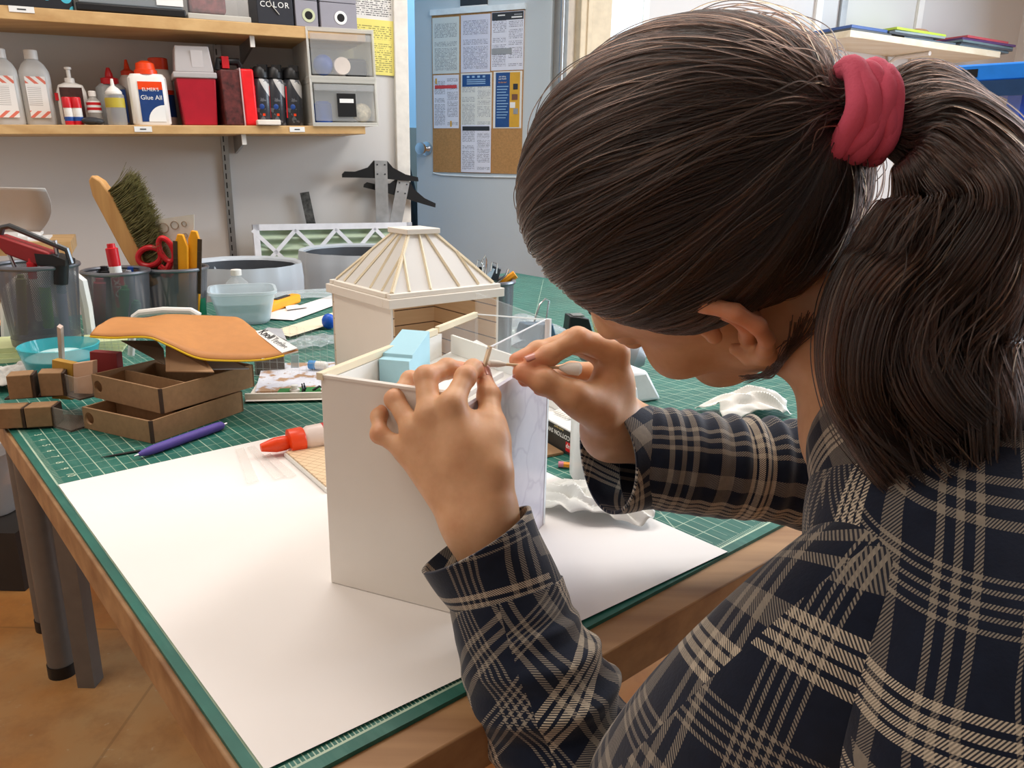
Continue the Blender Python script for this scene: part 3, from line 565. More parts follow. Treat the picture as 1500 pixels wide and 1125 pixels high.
# ---------------------------------------------------------------- floor things at the back wall
LINER = glassy('bin_liner', (196, 204, 212), .88, .3)
def trash(cx_, cy_, rad, zr, label, ang):
    c = Vector((cx_, cy_, 0)); r = thing('trash_can', label, 'trash can', c, 'lined trash cans')
    M = atZ(c); m = MB(); m.lathe([(rad*.78, 0), (rad*.8, .01), (rad*.97, zr-.02), (rad, zr-.012), (rad, zr), (rad*.95, zr), (rad*.77, .02), (0, .02)], M, 40); obj('can', m, mat('can_grey', (70, 74, 80), .5), r)
    def fn(u, v):
        a = 2*PI*u; w = 1+.014*math.sin(9*a+ang)+.010*math.sin(17*a+2*ang)
        prof = [(.93, -.32), (.94, -.06), (.965, .006), (1.035, .012), (1.06, -.03), (1.05, -.13), (1.03, -.2)]
        k = v*(len(prof)-1); i = min(int(k), len(prof)-2); f_ = k-i; rr = prof[i][0]*(1-f_)+prof[i+1][0]*f_; z = prof[i][1]*(1-f_)+prof[i+1][1]*f_
        fold = (1+(w-1)*(1.0 if i > 2 else .7)); hem = (.03*math.sin(5*a+ang)+.02*math.sin(11*a)) * max(0, v-.7)*3
        return Vector((cx_+rad*rr*fold*math.cos(a), cy_+rad*rr*fold*math.sin(a), zr+z+hem))
    m = MB(); m.grid(fn, 96, 19, wrap=True); obj('liner', m, LINER, r, smooth=60)
p = A(362, 392, 2.25); trash(p.x-.02, p.y+.03, .16, p.z+.0, 'trash can with grey liner bag, nearer the pencil cups', .4)
p = A(528, 372, 2.72); trash(p.x, p.y, .2, p.z+.005, 'trash can with grey liner bag, behind the roofed model', 1.9)
# air filter
f0, f1 = s_of(366, -.16), s_of(600, -.1); c0 = room(f0, -.16, 0); Yf = c0.y; zt = A(366, 329, Yf).z; fw = f1-f0; fh = .56
FF = frame(room(f0, -.17, zt-fh), AD, (UP*1+BD*.12)); r = thing('air_filter', 'framed pleated air filter with white lattice leaning on the wall', 'filter', FF.translation)
CARDW = mat('white_card_frame', (226, 228, 234), .6)
m = MB(); b = .022
for (x0, y0, x1, y1) in ((0, 0, fw, b), (0, fh-b, fw, fh), (0, 0, b, fh), (fw-b, 0, fw, fh)): m.box(((x0+x1)/2, (y0+y1)/2, 0), (x1-x0, y1-y0, .026), FF)
obj('frame', m, CARDW, r)
m = MB(); n = 4; pitch = fw/n; hh = .078
for j in range(7):
    for i in range(-1, n+1):
        for sgn in (1, -1):
            x0 = i*pitch + (0 if sgn > 0 else pitch); y0 = fh-b-j*hh
            xa, xb = x0, x0+sgn*pitch/2*1.0; ya, yb = (y0, y0-hh) if j % 2 == 0 else (y0-hh, y0)
            if min(xa, xb) >= -.001 and max(xa, xb) <= fw+.001 and min(ya, yb) > 0:
                pa, pb = Vector((xa, ya, .012)), Vector((xb, yb, .012)); q = along(pa, pb, (0, 0, 1)); m.box(((pb-pa).length/2, 0, 0), ((pb-pa).length+.006, .014, .003), FF @ q)
obj('lattice', m, CARDW, r)
m = MB(); m.grid(lambda u, v: FF @ Vector((b+u*(fw-2*b), b+v*(fh-2*b), -.002+.009*math.sin(v*26*PI))), 2, 157); obj('pleats', m, mat('green_pleats', (176, 192, 166), .8), r, smooth=0)
m = MB(); rbox(m, f0+.02, f1+.0, -.26, -.05, 0, zt-fh-.02); obj('crate', m, BLACK, None, 'black crate on the floor carrying the air filter', 'crate', bevel=.004)
# tee squares and ruler standing behind the filter
def tsquare(px, py, ang, label, flip=0):
    s = s_of(px, -.05); o = room(s, -.045-flip*.012, A(px, py, (WO+AD*s).y).z); F = frame(o, AD*math.cos(ang)+UP*math.sin(ang), UP*math.cos(ang)-AD*math.sin(ang))
    r = thing('tee_square', label, 'tee square', o, 'tee squares against the wall'); m = MB()
    top = [(-.15, -.022), (-.14, -.012), (-.1, -.012), (-.05, .004), (-.026, .03), (.026, .03), (.05, .004), (.1, -.02), (.15, -.03)]; bot = [(.152, -.046), (.1, -.044), (0, -.036), (-.1, -.034), (-.15, -.034)]
    m.prism(top+bot, .008, F); obj('head', m, BLACK, r)
    m = MB(); m.box((0, -.33, .0105), (.05, .72, .003), F); obj('blade', m, mat('aluminium', (178, 178, 178), .45, .8, var=.15), r)
    m = MB(); [m.cyl(F @ Vector((a, c, .012)), F @ Vector((a, c, .014)), .003, n=8) for a in (-.015, .015) for c in (.015, -.02)]; obj('screws', m, DKGREY, r)
tsquare(556, 247, 0.0, 'black headed tee square hanging upright beside the door frame', 1); tsquare(588, 274, -.22, 'black headed tee square leaning tilted behind the upright one')
s = s_of(446, -.06); o = room(s, -.03, A(446, 282, (WO+AD*s).y-.05).z); F = frame(o, AD*math.cos(.16)+UP*math.sin(.16), UP*math.cos(.16)-AD*math.sin(.16)); m = MB(); m.box((0, -.33, 0), (.034, .66, .003), F); r = obj('steel_ruler', m, mat('worn_steel', (90, 90, 88), .5, .5, var=.6, scale=60), None, 'worn steel ruler leaning behind the air filter', 'ruler')
# counter at the left edge with papers
cA = A(103, 352, 2.28); z = cA.z
FC = frame(Vector((cA.x, cA.y, z)), -AD, -BD)
r = thing('side_counter', 'narrow wooden counter at the left edge with papers on it', 'counter', FC.translation); m = MB(); m.box((.35, -.13, -.022), (.7, .26, .036), FC); obj('top', m, SHELFW, r)
for a, b_ in ((.04, -.24), (.66, -.24), (.04, -.02), (.66, -.02)):
    p = FC @ Vector((a, b_, -.04)); m = MB(); m.box((p.x, p.y, p.z/2), (.035, .035, p.z)); obj('leg', m, SHELFW, r)
for i, (a, b_, w, h, zz_, lb) in enumerate(((.16, -.12, .2, .16, 0, 'white paper sheets lying on the side counter'), (.26, -.13, .3, .2, .0072, 'larger white sheets stacked on the side counter'), (.11, -.13, .06, .08, .0144, 'small folded white card on top of the counter papers'))):
    m = MB(); m.box((a, b_, zz_+.0005-.0035), (w, h, .007), FC); obj('paper_stack', m, LABELW, None, lb, 'paper')
def curl(u, v): x = -.02+.42*u; return FC @ Vector((x, -.16-.1*v, .13+.12*(1-v)**2*0+.14*v-.1*math.sin(PI*u*.5)*0 + .02*math.sin(2*u)-(.12*(1-v))))
pa, pb = A(66, 276, 2.1), A(20, 345, 2.1)
def curl(u, v):
    x0 = pa.x+(pb.x-pa.x)*(1-v)**1.0*(.6+.4*(1-v)); return Vector((x0-.45*u, 2.1+.12*math.sin(PI*(1-v)*.5)+.05*u, pb.z+(pa.z-pb.z)*v))
m = MB(); m.grid(curl, 8, 14); obj('drawing_sheet', m, LABELW, None, 'large curled white sheet rising at the left edge', 'paper', solid=.001)
# ---------------------------------------------------------------- work table
D0, D1, U0, U1 = .131, 1.765, .338, 2.02
TFR = frame(T(0, 0), DD, UD)                              # table frame: x = d, y = u, z up from the mat
OAK = wood('table_edge_wood', (178, 136, 92), (140, 98, 60), 0, .8, .55)
r = thing('work_table', 'large work table with wooden edge and grey steel legs', 'table', T((D0+D1)/2, (U0+U1)/2, 0))
m = MB(); m.box(((D0+D1)/2, (U0+U1)/2, -.0035-.019), (D1-D0, U1-U0, .038), TFR); obj('tabletop', m, OAK, r, bevel=.0015)
LEGM = mat('leg_steel', (112, 108, 104), .45, .3)
fl = ZT
for px, py, rr in ((93, 978, .027), (None, None, .027), (None, None, .027), (None, None, .027)):
    pass
legs = []
p = W(93, 985, 0); legs.append((p.x, p.y, .027))
for d_, u_ in ((D1-.1, U0+.1), (D1-.1, U1-.1), (D0+.1, U1-.1), (D0+.32, U0+.12)):
    q = T(d_, u_, 0); legs.append((q.x, q.y, .027))
for i, (x, y, rr) in enumerate(legs):
    m = MB(); m.cyl((x, y, .025), (x, y, ZT-.042), rr, n=24); lg = obj('leg', m, LEGM, r); m = MB(); m.cyl((x, y, 0), (x, y, .028), rr+.002, n=24); obj('foot', m, BLACK, lg)
p = W(133, 1000, 0); m = MB(); m.box((p.x, p.y, (ZT-.042)/2), (.036, .036, ZT-.042)); obj('square_leg', m, LEGM, r)
p2 = W(106, 880, 0)+Vector((.1, .35, 0)); m = MB(); m.box((p2.x, p2.y, (ZT-.042)/2), (.03, .03, ZT-.042)); obj('square_leg', m, LEGM, r)
m = MB(); a_, b_ = Vector((p2.x, p2.y, .3)), T(D1-.1, U1-.1, .3); m.cyl(a_, b_, .012, n=10); obj('crossbar', m, LEGM, r)
# cutting mat
def matmat():
    t = NT('cutting_mat'); x = t.sep(t.coord()); d, u = x[0], x[1]
    nz = t.noise(9, 5, rough=.65)
    sm = t.new('ShaderNodeCombineXYZ'); t.val(sm.inputs[0], t.math('MULTIPLY', d, 90)); t.val(sm.inputs[1], t.math('MULTIPLY', u, 12)); scr = t.noise(1, 4, sm.outputs[0])
    base = t.ramp(nz, [(.3, lin((20, 88, 76))), (.55, lin((28, 104, 90))), (.75, lin((44, 118, 104)))])
    base = t.mix(t.math('MULTIPLY', t.ramp(scr, [(.5, 0), (.8, 1)]), .35), base, lin((96, 150, 136)))
    inn = t.math('MULTIPLY', t.between(d, .166, 1.74), t.between(u, .39, 2.02))
    g = t.math('MAXIMUM', t.line(d, .0254, .0011, .16798), t.math('MULTIPLY', t.line(d, .0127, .0006, .16798), .75))
    g = t.math('MAXIMUM', g, t.math('MULTIPLY', t.line(u, .0254, .0007, MATU), .85))
    g = t.math('MULTIPLY', g, inn)
    for a, off in ((1.0, .1), (1.732, -.62), (-1.0, 1.75), (-.577, 1.35)):
        q = t.math('SUBTRACT', t.math('SUBTRACT', u, t.math('MULTIPLY', d, a)), off); g = t.math('MAXIMUM', g, t.math('MULTIPLY', t.math('LESS_THAN', t.math('ABSOLUTE', q), .0006*math.hypot(1, a)), t.math('MULTIPLY', inn, .9)))
    bd = t.math('MAXIMUM', t.math('MULTIPLY', t.between(d, .1432, .1452), t.between(u, .378, 2.03)), t.math('MULTIPLY', t.between(u, .378, .380), t.between(d, .1432, 1.75)))
    tk = t.math('MAXIMUM', t.math('MULTIPLY', t.line(u, .0254/8, .0005, MATU), t.between(d, .1452, .1512)), t.math('MULTIPLY', t.line(u, .0254, .0006, MATU), t.between(d, .1452, .156)))
    tk2 = t.math('MAXIMUM', t.math('MULTIPLY', t.line(d, .0254/8, .0008, .168), t.between(u, .380, .385)), t.math('MULTIPLY', t.line(d, .0254, .0006, .168), t.between(u, .38, .39)))
    g = t.math('MAXIMUM', t.math('MAXIMUM', g, bd), t.math('MAXIMUM', tk, tk2))
    wear = t.ramp(t.noise(22, 4), [(.4, 1), (.72, .55)])
    t.lk(t.mix(t.math('MULTIPLY', t.math('MULTIPLY', g, wear), .82), base, lin((205, 222, 196))), t.b.inputs['Base Color']); t.b.inputs['Roughness'].default_value = .48; return t.mat
MATU = (W(42.7, 639.5) - Vector((0, 0, ZT))).dot(UD) + .0
m = MB(); m.box(((D0+.004+D1)/2, (U0+.03+U1)/2, -.00175), (D1-D0-.004, U1-U0-.03, .0035))
cm = obj('cutting_mat', m, matmat(), None, 'green self healing cutting mat with white grid covering the table', 'cutting mat', M=TFR, smooth=0)
NUMI = mat('mat_white_ink', (205, 222, 196), .6, var=.02)
for k in range(3, 11):
    F = Matrix.Translation((.1605 if k < 10 else .162, MATU-(k-3)*.0254+.0, .0003)) @ Matrix.Rotation(-PI/2, 4, 'Z')
    txt(str(k), .0125, F, NUMI, cm, 'numeral', ext=.0001)
m = MB(); m.hexa([W(85, 710, ZT+.0006), W(388, 1128, ZT+.0006), W(1066, 808, ZT+.0006), W(590, 599, ZT+.0006)], [W(85, 710, ZT+.002), W(388, 1128, ZT+.002), W(1066, 808, ZT+.002), W(590, 599, ZT+.002)])
PAPER = mat('white_card', (246, 240, 236), .55, var=.012, scale=6)
obj('card_sheet', m, PAPER, None, 'large white card sheet lying on the green cutting mat', 'card', smooth=0)
ZP = ZT+.0024
# ---------------------------------------------------------------- front building model
FLc = W(485, 853, ZP); q = W(640, 893, ZP); fd = (q-FLc).normalized(); bdv = Vector((-fd.y, fd.x, 0))
BX = frame(FLc, fd, bdv)                                   # x along the white front, y back
MWALL = mat('model_white_board', (238, 230, 220), .32, var=.012, coat=.15); MIN = mat('model_inside', (240, 238, 232), .5, var=.01)
def marble():
    t = NT('marble_film'); n = t.new('ShaderNodeTexVoronoi'); n.feature = 'DISTANCE_TO_EDGE'; n.inputs['Scale'].default_value = 24
    v = t.new('ShaderNodeVectorMath', operation='ADD'); nn = t.new('ShaderNodeTexNoise'); nn.inputs['Scale'].default_value = 30; t.lk(t.coord(), nn.inputs['Vector'])
    s = t.new('ShaderNodeVectorMath', operation='SCALE'); s.inputs['Scale'].default_value = .035; t.lk(nn.outputs['Color'], s.inputs[0]); t.lk(t.coord(), v.inputs[0]); t.lk(s.outputs[0], v.inputs[1]); t.lk(v.outputs[0], n.inputs['Vector'])
    e = t.ramp(n.outputs['Distance'], [(.0, 1), (.07, 0)]); c = t.mix(t.noise(60, 3), lin((226, 220, 228)), lin((212, 206, 218)))
    t.lk(t.mix(t.math('MULTIPLY', e, .32), c, lin((170, 158, 180))), t.b.inputs['Base Color']); t.b.inputs['Roughness'].default_value = .25; return t.mat
STRIP = mat('basswood_strip', (240, 226, 196), .55, var=.04)
ACR = glassy('clear_acrylic', (235, 242, 246), .05, .04); ACRE = mat('acrylic_edge', (236, 240, 244), .25, var=.01)
BW, BLn, BRn, BH = .131, .30, .185, .1885
r = thing('building_model', 'white box building model with marble side and clear upper panes', 'model', BX.translation)
th = .004
def wl(x0, y0, x1, y1, z0, z1, th=.004):                  # a wall panel between two footprint points
    p0, p1 = BX @ Vector((x0, y0, 0)), BX @ Vector((x1, y1, 0)); f = along(p0, p1); L = (p1-p0).length
    return MB().box((L/2, th/2, (z0+z1)/2), (L, th, z1-z0), f)
obj('front_wall', wl(0, 0, BW, 0, 0, BH), MWALL, r, 'plain white front panel', bevel=.0006)
obj('marble_wall', wl(BW, .004, BW, BRn, 0, .18), marble(), r, 'grey veined marble side panel')
obj('left_wall', wl(0, .205, 0, .004, 0, BH-.003), MIN, r)
obj('left_pane', wl(0, BLn, 0, .205, .1, BH-.003, .002), ACR, r, 'clear acrylic pane')
obj('left_lower_wall', wl(0, BLn, 0, .205, 0, .1), MIN, r)
obj('back_pane', wl(BW, BRn, 0, BLn, .15, .2155, .002), ACR, r, 'clear acrylic pane')
obj('back_wall', wl(BW, BRn, 0, BLn, 0, .15), MIN, r)
m = MB()
for a, b in (((0, BLn), (BW, BRn)),): m.tube([BX @ Vector((a[0], a[1], .19)), BX @ Vector((b[0], b[1], .2155))], .0008, 6)
obj('pane_edge', m, ACRE, r)
obj('side_pane', wl(BW-.004, .05, BW-.004, BRn, .176, .2155, .002), ACR, r, 'clear acrylic pane')
m = MB(); m.tube([BX @ Vector((BW-.004, .05, .2155)), BX @ Vector((BW-.004, BRn, .2155))], .0008, 6); obj('pane_edge', m, ACRE, r)
m = MB(); m.box((BW-.002, BRn+.002, .108), (.005, .005, .216), BX); obj('corner_post', m, ACRE, r)
m = MB(); m.hexa([BX @ Vector(p) for p in ((.003, .004, .158), (BW-.004, .004, .158), (BW-.004, BRn-.003, .158), (.003, BLn-.006, .158))], [BX @ Vector(p) for p in ((.003, .004, .161), (BW-.004, .004, .161), (BW-.004, BRn-.003, .161), (.003, BLn-.006, .161))]); obj('floor_panel', m, MIN, r)
obj('partition', wl(.006, .222, BW-.006, .152, .1612, .181, .003), MIN, r)
m = MB(); m.box((.0, .0985, BH+.0005), (.006, .2, .006), BX); m.box((-.0, .25, BH+.0015), (.005, .095, .006), BX); obj('top_strip', m, STRIP, r, 'pale wood strip')
m = MB(); m.box((BW/2, .002, BH+.0008), (BW, .0055, .0022), BX); obj('front_strip', m, MWALL, r)
m = MB(); m.box((BW-.03, .09, .169), (.004, .10, .005), BX @ Matrix.Rotation(0, 4, 'Z')); obj('inner_ledge', m, MIN, r)
# blue foam block
def foam_px(px, py, z): return W(px, py, z)
zf = ZP+.1625
A0, B0 = W(555, 562, zf), W(600, 568, zf); e1 = (BX.to_3x3() @ Vector((1, 0, 0))); 
fb0, fb1, fb2 = W(556, 563, zf), W(600, 567, zf), W(630, 536, zf); wv_, dv_ = fb1-fb0, fb2-fb1
fh0, fh1 = A(556, 526, fb0.y).z-zf, A(630, 485, fb2.y).z-zf
def fq(a, b, h): return fb0+wv_*a+dv_*b+UP*h
m = MB(); m.hexa([fq(0, b, h) for b, h in ((0, 0), (1, 0), (1, fh1), (.16, fh0+.003), (.14, fh0), (0, fh0))], [fq(1, b, h) for b, h in ((0, 0), (1, 0), (1, fh1), (.16, fh0+.003), (.14, fh0), (0, fh0))])
obj('foam_block', m, mat('pale_blue_foam', (176, 220, 234), .8, var=.02, bump=.1, bscale=900), None, 'pale blue foam block with sloped top inside the white box', 'foam block', smooth=0, bevel=.0004)
# ---------------------------------------------------------------- roofed model behind
zc = ZT+.182; K = W(570, 454, zc); Lc = W(494, 426, zc); Rc = W(739, 434, zc)
lx = (Lc-K).length; rx = (Rc-K).length
RF = frame(Vector((K.x, K.y, ZT)), Rc-K, UP.cross(Rc-K))                   # x to the right corner, y to the left corner
r = thing('roofed_model', 'white pavilion model with ribbed pyramid roof and wood lining', 'model', RF @ Vector((rx/2, lx/2, 0)))
RW = mat('roof_model_white', (240, 232, 220), .45, var=.012)
def planked():
    t = NT('engraved_basswood'); x = t.sep(t.coord()); w_ = t.noise(6, 4)
    ln = t.line(x[2], .0235, .0016, .004)
    cb_ = t.new('ShaderNodeCombineXYZ'); t.val(cb_.inputs[0], t.math('MULTIPLY', x[0], 15)); t.val(cb_.inputs[1], t.math('MULTIPLY', x[1], 15)); t.val(cb_.inputs[2], t.math('MULTIPLY', x[2], 260)); gr = t.noise(1, 3, cb_.outputs[0])
    c = t.mix(gr, lin((222, 184, 142)), lin((236, 204, 166))); t.lk(t.mix(ln, c, lin((96, 62, 40))), t.b.inputs['Base Color']); t.b.inputs['Roughness'].default_value = .6; return t.mat
PLK = planked()
i_ = .006
def rwl(x0, y0, x1, y1, z0, z1, th=.003):
    p0, p1 = RF @ Vector((x0, y0, 0)), RF @ Vector((x1, y1, 0)); f = along(p0, p1); L = (p1-p0).length; return MB().box((L/2, th/2, (z0+z1)/2), (L, th, z1-z0), f)
obj('left_wall', rwl(i_, lx-i_, i_, i_, .0005, .186), RW, r); obj('back_wall', rwl(rx-i_, lx-i_, i_, lx-i_, .0005, .186), RW, r); obj('right_wall', rwl(rx-i_, i_, rx-i_, lx-i_, .0005, .186), RW, r)
obj('wood_lining', rwl(i_+.0035, lx-i_-.0035, i_+.0035, i_, .006, .184, .0015), PLK, r, 'wood lining on the left wall'); obj('wood_lining', rwl(rx-i_, lx-i_-.0035, i_, lx-i_-.0035, .006, .184, .0015), PLK, r, 'wood lining on the back wall')
obj('wood_lining', rwl(rx-i_-.0035, i_, rx-i_-.0035, lx-i_, .006, .184, .0015), PLK, r, 'wood lining on the right wall')
m = MB(); m.box((rx/2, lx/2, .003), (rx-2*i_-.002, lx-2*i_-.002, .005), RF); obj('floor_panel', m, RW, r)
m = MB()
for w_o, z_, h_o in ((0, .188, .012), (.004, .197, .006)):
    for cx_, cy_, sx_, sy_ in ((rx/2, .008, rx-2*w_o, .016-w_o*2), (rx/2, lx-.008, rx-2*w_o, .016-w_o*2), (.008, lx/2, .016-w_o*2, lx-.0322), (rx-.008, lx/2, .016-w_o*2, lx-.0322)): m.box((cx_, cy_, z_), (sx_, sy_, h_o), RF)
obj('cornice', m, RW, r, bevel=.0008)
zb, ztp = .2, .268; bw, cw = (rx-.022)/2, .021; bl, cl = (lx-.022)/2, .019
t = NT('translucent_roof'); t.b.inputs['Base Color'].default_value = lin((240, 238, 234))+(1,); t.b.inputs['Roughness'].default_value = .4
tl = t.new('ShaderNodeBsdfTranslucent'); tl.inputs[0].default_value = lin((240, 236, 230))+(1,); mx = t.new('ShaderNodeMixShader'); mx.inputs[0].default_value = .25; t.lk(t.b.outputs[0], mx.inputs[1]); t.lk(tl.outputs[0], mx.inputs[2]); t.lk(mx.outputs[0], t.out.inputs[0])
lo_ = [RF @ Vector((rx/2+a*bw, lx/2+b*bl, zb)) for a, b in ((-1,-1),(1,-1),(1,1),(-1,1))]; hi_ = [RF @ Vector((rx/2+a*cw, lx/2+b*cl, ztp)) for a, b in ((-1,-1),(1,-1),(1,1),(-1,1))]
m = MB(); m.add(lo_+hi_, [(i, (i+1) % 4, 4+(i+1) % 4, 4+i) for i in range(4)]); obj('roof_panels', m, t.mat, r, smooth=0)
def rp(a, b, k): return RF @ Vector((rx/2+(bw*(1-k)+cw*k)*a, lx/2+(bl*(1-k)+cl*k)*b, zb+(ztp-zb)*k+.001))
ribs = []
for a, b in ((-1,-1),(1,-1),(1,1),(-1,1)): ribs += [(rp(a*.985, b, 0), rp(a*.94, b, 1)), (rp(a, b*.985, 0), rp(a, b*.94, 1))]
for sgn in (-1, 1):
    for k in (-.28, .28): ribs += [(rp(k, sgn, 0), rp(k*.8, sgn, 1)), (rp(sgn, k, 0), rp(sgn, k*.8, 1))]
    for k in (-.68, .68): ribs += [(rp(k, sgn, 0), rp((k+.32*np.sign(k)*.9), sgn, .62)), (rp(sgn, k, 0), rp(sgn, k+.32*np.sign(k)*.9, .62))]
for p0, p1 in ribs: m = MB(); m.tube([p0, p1], .0021, 4); obj('rib', m, STRIP, r, smooth=0)
m = MB(); m.box((rx/2, lx/2, ztp+.003), (cw*2+.012, cl*2+.012, .007), RF); obj('roof_cap', m, RW, r, bevel=.0008)
# ---------------------------------------------------------------- small things on the white card
g0, g1 = W(382, 656, ZP+.013), W(492, 634, ZP+.017); F = along(g0, g1); Lg = .14
F = frame(g0, (g1-g0), UP.cross(g1-g0)) @ Matrix.Rotation(PI/2, 4, 'Y')      # lathe axis along the bottle
r = thing('glue_bottle', 'white glue bottle with orange twist cap lying on the card', 'bottle', g0 - Vector((0, 0, .012)))
m = MB(); m.lathe([(.0, -.001), (.005, .0), (.0095, .018), (.0095, .03), (.008, .034), (.0165, .035), (.0168, .052), (.0155, .054)], F, 28); obj('twist_cap', m, ORANGE, r)
m = MB(); m.lathe([(.0135, .054), (.0165, .06), (.0165, .15), (.014, .155), (0, .155)], F, 28); obj('body', m, mat('milky_bottle', (240, 222, 214), .35), r)
m = MB(); m.lathe([(.0168, .078), (.0168, .14)], F, 28); obj('printed_label', m, REDP, r)
for i, (a, b, c, d_, lb) in enumerate((((345, 658), (357, 655), (379, 704), (363, 708), 'clear acrylic strip on the card, farthest from the orange cap'), ((362, 655), (372, 652), (418, 697), (403, 702), 'clear acrylic strip on the card, middle of the three'), ((384, 668), (396, 664), (434, 695), (421, 699), 'clear acrylic strip on the card, nearest the orange cap'))):
    m = MB(); m.hexa([W(*p, ZP+.0002+.0022*0) for p in (a, b, c, d_)], [W(*p, ZP+.0026) for p in (a, b, c, d_)]); obj('acrylic_strip', m, glassy('acrylic_strip', (250, 246, 240), .2, .05), None, lb, 'strip', 'clear acrylic strips', smooth=0)
pts = ((416, 668), (480, 656), (540, 700), (478, 722))
zz0 = ZP+.0004; lo = [W(*p, zz0) for p in pts]
m = MB(); m.hexa([p for p in lo], [p+Vector((0, 0, .005)) for p in lo]); r = obj('wall_panel', m, MIN, None, 'wood faced white panel lying beside the white box', 'panel', smooth=0)
c_ = sum(lo, Vector())/4; m = MB(); m.hexa([c_+(p-c_)*.94+Vector((0, 0, .0052)) for p in lo], [c_+(p-c_)*.94+Vector((0, 0, .0072)) for p in lo])
def planked2():
    t = NT('engraved_panel'); x = t.sep(t.coord()); f_ = BX.to_3x3(); 
    a = t.math('ADD', t.math('MULTIPLY', x[0], float(bdv.x)), t.math('MULTIPLY', x[1], float(bdv.y))); b = t.math('ADD', t.math('MULTIPLY', x[0], float(fd.x)), t.math('MULTIPLY', x[1], float(fd.y)))
    ln = t.math('MAXIMUM', t.line(a, .008, .0007), t.math('MULTIPLY', t.line(b, .014, .0006), .7)); t.lk(t.mix(ln, lin((226, 196, 158)), lin((160, 122, 86))), t.b.inputs['Base Color']); return t.mat
obj('wood_face', m, planked2(), r, smooth=0)
# pen and craft knife on the mat
a_, b_ = W(203, 666, ZT+.0065), W(328, 622, ZT+.0065); F = frame(a_, b_-a_, UP.cross(b_-a_)) @ Matrix.Rotation(PI/2, 4, 'Y'); L = (b_-a_).length
PUR = mat('violet_rubber', (88, 70, 158), .55); r = thing('pen', 'violet click pen lying on the mat beside the brown trays', 'pen', a_-Vector((0, 0, .006)))
m = MB(); m.lathe([(.0022, .0), (.0045, .008), (.0058, .02), (.0062, .05), (.0062, L-.012), (.0055, L-.004), (.003, L-.001)], F, 20); obj('barrel', m, PUR, r)
m = MB(); m.lathe([(0, -.007), (.0009, -.006), (.0016, .0005)], F, 12); obj('tip', m, CHROME, r); m = MB(); m.lathe([(.0024, L-.002), (.0024, L+.004), (0, L+.005)], F, 12); obj('clicker', m, CHROME, r)
a_, b_ = W(147, 670, ZT+.0015), W(206, 660, ZT+.0015); m = MB(); m.tube([a_, a_+(b_-a_)*.3, b_], [.0006, .0022, .003], 6, flat=.5); obj('craft_blade', m, BLACK, None, 'black craft blade lying beside the pen tip', 'blade')
# ---------------------------------------------------------------- brown chipboard models
def plate_hole(p00, p10, p11, p01, hc, hr, th):           # rectangular plate (corner points) with a round hole, hc in metres along/up
    f = frame(p00, p10-p00, p01-p00); L = (p10-p00).length; H = (p01-p00).length; m = MB(); n = 32
    for zz_ in (0, th):
        pass
    ci = [(hc[0]+hr*math.cos(2*PI*k/n), hc[1]+hr*math.sin(2*PI*k/n)) for k in range(n)]
    x0, x1 = max(0, hc[0]-hr*1.5), hc[0]+hr*1.5
    sq = []
    for k in range(n):
        c, s = math.cos(2*PI*k/n), math.sin(2*PI*k/n); tx = ((x1-hc[0]) if c > 0 else (hc[0]-x0))/max(abs(c), 1e-9); ty = ((H-hc[1]) if s > 0 else hc[1])/max(abs(s), 1e-9); t = min(tx, ty); sq.append((hc[0]+t*c, hc[1]+t*s))
    vs = [(p[0], p[1], z) for z in (0, th) for p in ci] + [(p[0], p[1], z) for z in (0, th) for p in sq]
    fs = []
    for k in range(n):
        j = (k+1) % n; fs += [(k, j, n+j, n+k), (k, j, 2*n+j, 2*n+k), (n+k, n+j, 3*n+j, 3*n+k), (2*n+k, 2*n+j, 3*n+j, 3*n+k)]
    m.add(vs, fs, f)
    for k in range(n):                                     # corners of the square around the hole
        pass
    for cx_, cy_ in ((x0, 0), (x1, 0), (x1, H), (x0, H)):
        best = sorted(range(n), key=lambda k: (sq[k][0]-cx_)**2+(sq[k][1]-cy_)**2)[:2]; a, b = sq[best[0]], sq[best[1]]
        m.add([(a[0], a[1], 0), (b[0], b[1], 0), (cx_, cy_, 0), (a[0], a[1], th), (b[0], b[1], th), (cx_, cy_, th)], [(0, 1, 2), (3, 5, 4), (0, 2, 5, 3), (2, 1, 4, 5)], f)
    m.box(((x1+L)/2, H/2, th/2), (L-x1, H, th), f)
    if x0 > 1e-4: m.box((x0/2, H/2, th/2), (x0, H, th), f)
    return m
CLR = glassy('bent_acrylic', (230, 220, 208), .08, .06)
